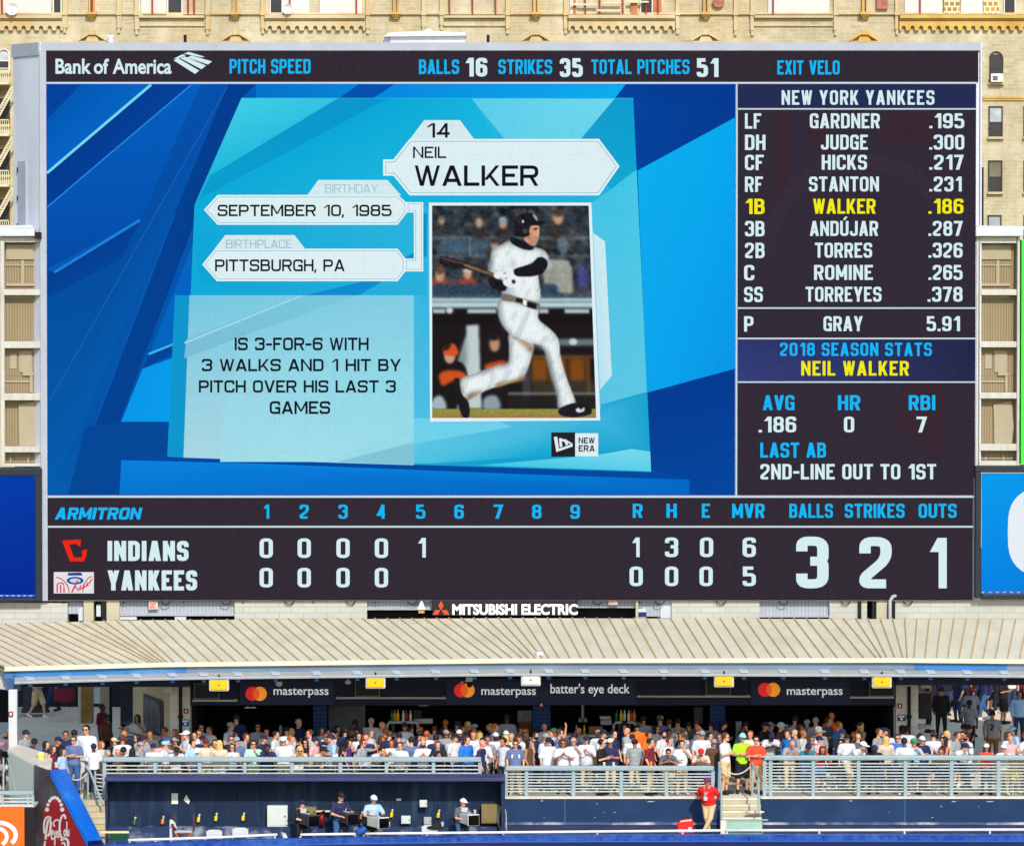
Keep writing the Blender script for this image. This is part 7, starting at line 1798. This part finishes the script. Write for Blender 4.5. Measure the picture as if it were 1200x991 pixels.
for x, y, c, lab in ((157.2,962.5,'green','left end of the shelter'), (190.2,961.3,'orange','left of the director chair'), (232.3,959,'yellow','first right of the director chair'), (252.6,957.8,'green2','above the leftmost white folding chair'), (284.6,957.5,'yellow','above the second white folding chair'), (423.2,956,'orange','left of the man in light blue'), (458.5,953.5,'yellow','right of the man in light blue'), (513.3,954,'yellow','above the chair with the black jacket')):
    t = thing('hanging_bottle', 'small %s bottle hung on the navy shelter wall, %s' % ({'green2': 'lime green'}.get(c, c if c != 'green' else 'pale green'), lab), 'bottle', P(x, y + 4, -9.32), 'small bottles hung along the shelter wall'); c0 = P(x, y + 3.5, -9.32)
    m = MB(); m.tube([c0, c0 + Vector((0, 0, .015)), c0 + Vector((.015, 0, .13)), c0 + Vector((.03, 0, .17)), c0 + Vector((.035, 0, .20))], [.05, .055, .05, .025, .022], 8); m.build('body', M('bottle_' + c, {'green': (176,192,60), 'green2': (200,206,50), 'orange': (234,160,30), 'yellow': (232,206,40)}[c], .4), t, smooth=True)
    m = MB(); m.tube([c0 + Vector((.035, 0, .20)), c0 + Vector((.04, 0, .25))], .035, 8); m.build('cap', PW, t)
    m = MB(); m.tube([c0 + Vector((.0, .02, .24)), c0 + Vector((-.01, .05, .44))], .008, 5); m.build('string', BLK, t)
def wallbox(name, lab, x0, y0, x1, y1, mat, d=.25, Y=-9.55, extra=None):
    t = thing(name, lab, name.split('_')[-1], P((x0 + x1) / 2, y1, Y)); m = MB(); m.pbox(x0, y0, x1, y1, Y, d); m.build('case', mat, t, bevel=.02)
    m = MB(); m.pbox(x0 + (x1 - x0) * .1, y0 + (y1 - y0) * .07, x1 - (x1 - x0) * .06, y1 - (y1 - y0) * .07, Y - .015, .016); m.build('door', mat, t); m = MB(); m.pbox(x1 - (x1 - x0) * .16, (y0 + y1) / 2 - .8, x1 - (x1 - x0) * .10, (y0 + y1) / 2 + 1.2, Y - .04, .03); m.build('latch', BLK, t)
    return t
PGB = M('pale_green_box', (196,206,202), .5, .05); BRC = M('brown_case', (128,112,72), .6, .15, 3)
wallbox('electrical_box', 'large pale green electrical box on the shelter wall left of the camera crews', 313,943.5,337,968.5, PGB); wallbox('equipment_case', 'brown equipment case on the shelter wall at its right end', 564,942,586,964.5, BRC); wallbox('junction_box', 'small pale box low on the shelter wall right of the man in light blue', 470,955.5,481,965, PGB, .15); wallbox('switch_box', 'small grey box high on the shelter wall right of the man in light blue', 491.5,937,500.5,945.5, PGB, .12)
wallbox('fuse_box', 'olive box on the shelter wall behind the dark camera farthest left', 351,945,370.5,957, BRC, .15); wallbox('grey_box', 'grey hexagonal lidded box low on the shelter wall behind the draped chair', 496.5,957,505.5,966, GRM, .15)
m = MB(); m.pbox(370.5,949.5,387,951, -9.5, .2); m.build('wall_shelf', M('rail_cream', (216,204,150), .6), None, 'short cream shelf on the shelter wall between the two dark cameras', 'shelf')
t = thing('fire_extinguisher', 'dark red fire extinguisher on the shelter wall between the two dark cameras', 'fire extinguisher', P(377, 967, -9.6)); c = P(377, 966, -9.6); m = MB(); m.tube([c, c + Vector((0, 0, .28)), c + Vector((0, 0, .34))], [.10, .10, .05], 10); m.build('cylinder', M('dark_red', (120,22,30), .4), t, smooth=True); m = MB(); m.tube([c + Vector((0, 0, .34)), c + Vector((0, 0, .40)), c + Vector((.1, 0, .43))], .025, 6); m.build('valve', BLK, t)
for x, y, lab in ((424,965,'white paper cup on the ledge left of the man in light blue'), (455.5,964,'white paper cup on the ledge right of the man in light blue'), (518.5,963.5,'white paper cup on the ledge right of the draped folding chair'), (556.5,950.5,'white paper cup on the shelf line behind the rightmost white camera')):
    c = P(x, y + 3, -9.42); c.z = zl + .003 if y > 955 else c.z; m = MB(); m.tube([c, c + Vector((0, 0, .14))], [.038, .052], 10); m.build('paper_cup', PW, None, lab, 'cup')
m = MB(); m.pbox(464.5,935,470,937.5, -9.27, .04); m.build('wall_label', PW, None, 'small white label high on the shelter wall right of the man in light blue', 'label')
m = MB(); c = P(588.5, 958, -9.7)
for k in range(4): m.tube([c + Vector((.13 * math.cos(t_) * (1 - .08 * k), .03 * k, .36 * math.sin(t_) - .03 * k)) for t_ in np.linspace(0, 2 * math.pi, 16)], .022, 5)
m.tube([c + Vector((.13, 0, 0)), c + Vector((.13, 0, -.9))], .022, 5); m.build('coiled_hose', SIL, None, 'coiled pale hose hanging at the right end of the shelter', 'hose')
bg = thing('red_bag', 'bright red zipped bag with white trim on the pit floor left of the guard', 'bag', (P(803, 975, -10.3).x, -10.3, PIT)); c = Vector((P(803, 975, -10.3).x, -10.3, PIT + .004))
m = MB(); m.prism([c + Vector(p) for p in ((-.24, 0, 0), (.24, 0, 0), (.25, 0, .34), (.20, 0, .46), (-.12, 0, .42), (-.25, 0, .30))], (0, .28, 0)); m.build('body', M('bag_red', (222,36,26), .6, .1, 5), bg, bevel=.03)
m = MB(); m.prism([c + Vector(p) for p in ((-.16, -.012, .36), (.19, -.012, .40), (.19, -.012, .44), (-.14, -.012, .40))], (0, .02, 0)); m.box(c + Vector((.10, -.014, .05)), c + Vector((.20, -.006, .2))); m.build('white_trim', PW, bg); m = MB(); m.box(c + Vector((-.20, -.012, .02)), c + Vector((-.12, -.004, .14))); m.build('orange_patch', M('sign_orange', (252,100,14), .5), bg)
m = MB(); m.tube([c + Vector((-.12, .14, .42)), c + Vector((0, .14, .52)), c + Vector((.14, .14, .45))], .018, 6); m.build('handle', BLK, bg)
# popcorn, cups and drinks on the counters
def on_counter(x, y, Y): return P(x, y, Y)
t = thing('popcorn_tub', 'yellow popcorn tub on the drinks counter at the far left', 'tub', P(48, 891, -9.1)); c = P(48, 891, -9.1); m = MB(); m.tube([c, c + Vector((0, 0, .22))], [.09, .13], 10); m.build('tub', M('popcorn_yellow', (238,206,96), .7, .2, 12), t); m = MB(); m.ball(c + Vector((0, 0, .22)), .12, 10, 5, (1, 1, .5)); m.build('popcorn', M('popcorn_cream', (240,222,150), .8, .3, 30), t, smooth=True)
c = P(66, 899, -9.6); m = MB(); m.tube([c, c + Vector((0, 0, .17))], [.045, .06], 10); m.build('plastic_cup', PW, None, 'white plastic cup on the blue coping beside the woman in light blue', 'cup')
for x, lab in ((708,'clear cup on the middle railing before the man in black'), (719,'clear cup on the middle railing before the man with folded arms')):
    c = P(x, 896.8, -8.97) + Vector((0, 0, .004)); m = MB(); m.tube([c, c + Vector((0, 0, .11))], [.035, .045], 8); m.build('plastic_cup', M('cup_clear', (206,210,206), .2), None, lab, 'cup')
c = P(763, 896.8, -8.97) + Vector((0, 0, .004)); m = MB(); m.tube([c, c + Vector((0, 0, .13))], [.035, .045], 8); m.build('orange_cup', M('cup_orange', (244,140,50), .4), None, 'orange cup on the middle railing before the man in maroon', 'cup')
c = P(809, 896.8, -8.97) + Vector((0, 0, .004)); m = MB(); m.box(c + Vector((-.12, -.03, 0)), c + Vector((.05, .03, .06))); m.build('sunglass_case', BLK, None, 'small black case on the middle railing left of the child in the red cap', 'case')
# numbers and prints on shirts
def find(px, py): return min(RAWP, key=lambda r: abs(r['px'] - px) + abs(r['py'] - py))['o']
def on_back(o, txt, z0, z1, mat, front=False, w=.2, extra=None):
    sh_ = [c for c in COL.objects if c.parent == o and c.name.startswith('shirt')][0]; ys = [v.co for v in sh_.data.vertices]
    def place(x, y):
        c = [v for v in ys if abs(v.z - y) < .05 and abs(v.x - x) < .05]
        yy = (min(v.y for v in c) - .008) if front else (max(v.y for v in c) + .008)
        return Vector((x if front else -x, yy, y))
    mb = MB()
    if txt: stroke_text(txt, (-w / 2, 0, w / 2, 1), lambda a, b: place(a, z1 + (z0 - z1) * b), None, None, None, t=.2, mb=mb)
    if extra: mb.face([place(a, b) for a, b in extra])
    me = bpy.data.meshes.new('print'); me.from_pydata([tuple(v) for v in mb.v], [], mb.f); me.materials.append(mat); ob = bpy.data.objects.new('print', me); COL.objects.link(ob); ob.parent = o
INK = M('ink_navy', (24,28,64), .8); INKR = M('ink_red', (214,50,30), .8); INKW = M('ink_white', (226,228,232), .8)
on_back(find(1163, 832), '2', 1.13, 1.33, INK, False, .12); on_back(find(794, 841), '25', 1.14, 1.34, INKR, False, .22); on_back(find(405, 852), '5', 1.15, 1.33, INKW, False, .12)
for px, py, bx0, bz0, bx1, bz1, mt in ((604,867,-.13,1.20,.13,1.31,INKW), (565,866,-.09,1.08,.09,1.28,INKW), (382,859,-.12,1.06,.12,1.24,INKW), (744,866,-.1,1.2,.1,1.3,M('ink_green', (150,186,150), .8)), (831,858,-.02,1.15,.06,1.25,INKR)):
    on_back(find(px, py), None, 0, 0, mt, True, .2, [(bx0, bz0), (bx1, bz0), (bx1, bz1), (bx0, bz1)])
t_ = find(101, 849)

# ------------------------------------------------------------------ a description for each person that fits no one else
def zone(r):
    x, y, Y = r['px'], r['py'], r['Y']
    if r['extra'] == 'crew': return 'in the camera shelter'
    if r['extra'] == 'guard': return 'on the pit floor beside the stairs'
    if r['extra'] == 'back': return 'deep in the left passage' if x < 400 else 'deep in the right passage'
    if y > 900: return 'on the low balcony'
    row = 'at' if Y < -7.6 else ('behind' if Y < -5 else 'far behind')
    if x < 62: return 'beside the drinks counter'
    if x < 124: return 'by the left stairs'
    if 842 < x < 892: return 'at the top of the middle stairs'
    nm = 'the left railing' if x < 567 else ('the middle railing' if x < 842 else 'the right railing')
    return row + ' ' + nm
LM = [(7,'the far left edge'),(48,'the popcorn tub'),(110,'the left stairs'),(182,'the dark poster'),(211,'the left white pillar'),(257,'the leftmost speaker box'),(300,'the leftmost round emblem'),(350,'the leftmost sign lettering'),(375,'the first brick pier'),(440,'the second speaker box'),(472,'the left bottle shelf'),(543,'the middle round emblem'),(596,'the middle sign lettering'),(634,'the middle brick pier'),(692,'the deck lettering'),(732,'the right bottle shelf'),(800,'the second long tube light'),(841,'the right brick pier'),(866,'the middle stairs'),(900,'the rightmost round emblem'),(955,'the rightmost sign lettering'),(1033,'the rightmost speaker box'),(1063,'the right white pillar'),(1100,'the vending case'),(1150,'the right passage'),(1195,'the right picture edge')]
def short(r): return 'person in %s, %s' % (r['shirt'], r['head'])
def cand(r):
    b = 'person in %s %s, %s' % (r['shirt'], 'jersey' if 'pinstripe' in r['shirt'] else 'shirt', r['head'])
    g = ' and sunglasses' if r['glasses'] else (' and beard' if r['beard'] else '')
    pz = r['pose'] + (', seen from behind' if r['back'] else '')
    yield b + g + ', ' + pz
    yield b + g + ', ' + pz + ' ' + zone(r)
    lm = min(LM, key=lambda l: abs(l[0] - r['px']))[1]
    for v in (b + g + ' ' + pz.split(',')[0] + ' below ' + lm, b + g + ' ' + zone(r) + ' below ' + lm): yield v
    nb = sorted((q for q in RAWP if q is not r and q['shirt'] != r['shirt'] and q['extra'] == r['extra']), key=lambda q: (q['px'] - r['px']) ** 2 + (q['py'] - r['py']) ** 2)
    for q in nb[:6]:
        side_ = 'left of' if r['px'] < q['px'] - 2 else ('right of' if r['px'] > q['px'] + 2 else ('in front of' if r['py'] > q['py'] else 'behind'))
        yield '%s%s, %s the %s shirt with %s' % (b, g, side_, q['shirt'], q['head'])
    for q in nb[:6]: yield '%s %s, %s the %s %s' % (b, zone(r).replace('far behind', 'behind'), 'beside', q['shirt'], 'shirt')
allc = {}
for r in RAWP: r['c'] = [c for c in cand(r) if 4 <= len(c.split()) <= 16]
from collections import Counter
lev = {id(r): 0 for r in RAWP}; MAXL = max(len(r['c']) for r in RAWP)
for k in range(MAXL + 1):
    cnt_ = Counter(r['c'][min(lev[id(r)], len(r['c']) - 1)] for r in RAWP)
    dup_ = [r for r in RAWP if cnt_[r['c'][min(lev[id(r)], len(r['c']) - 1)]] > 1]
    if not dup_: break
    for r in dup_: lev[id(r)] = min(lev[id(r)] + 1, len(r['c']) - 1)
print('LABEL DUPLICATES', len(dup_))
for r in RAWP:
    o = r['o']; o['label'] = r['c'][min(lev[id(r)], len(r['c']) - 1)]
    o['group'] = {'back': 'people in the shaded passages', 'crew': 'camera crew in the shelter'}.get(r['extra'], 'spectators crowding the deck') if r['extra'] != 'guard' else ''
    if not o['group']: del o['group']
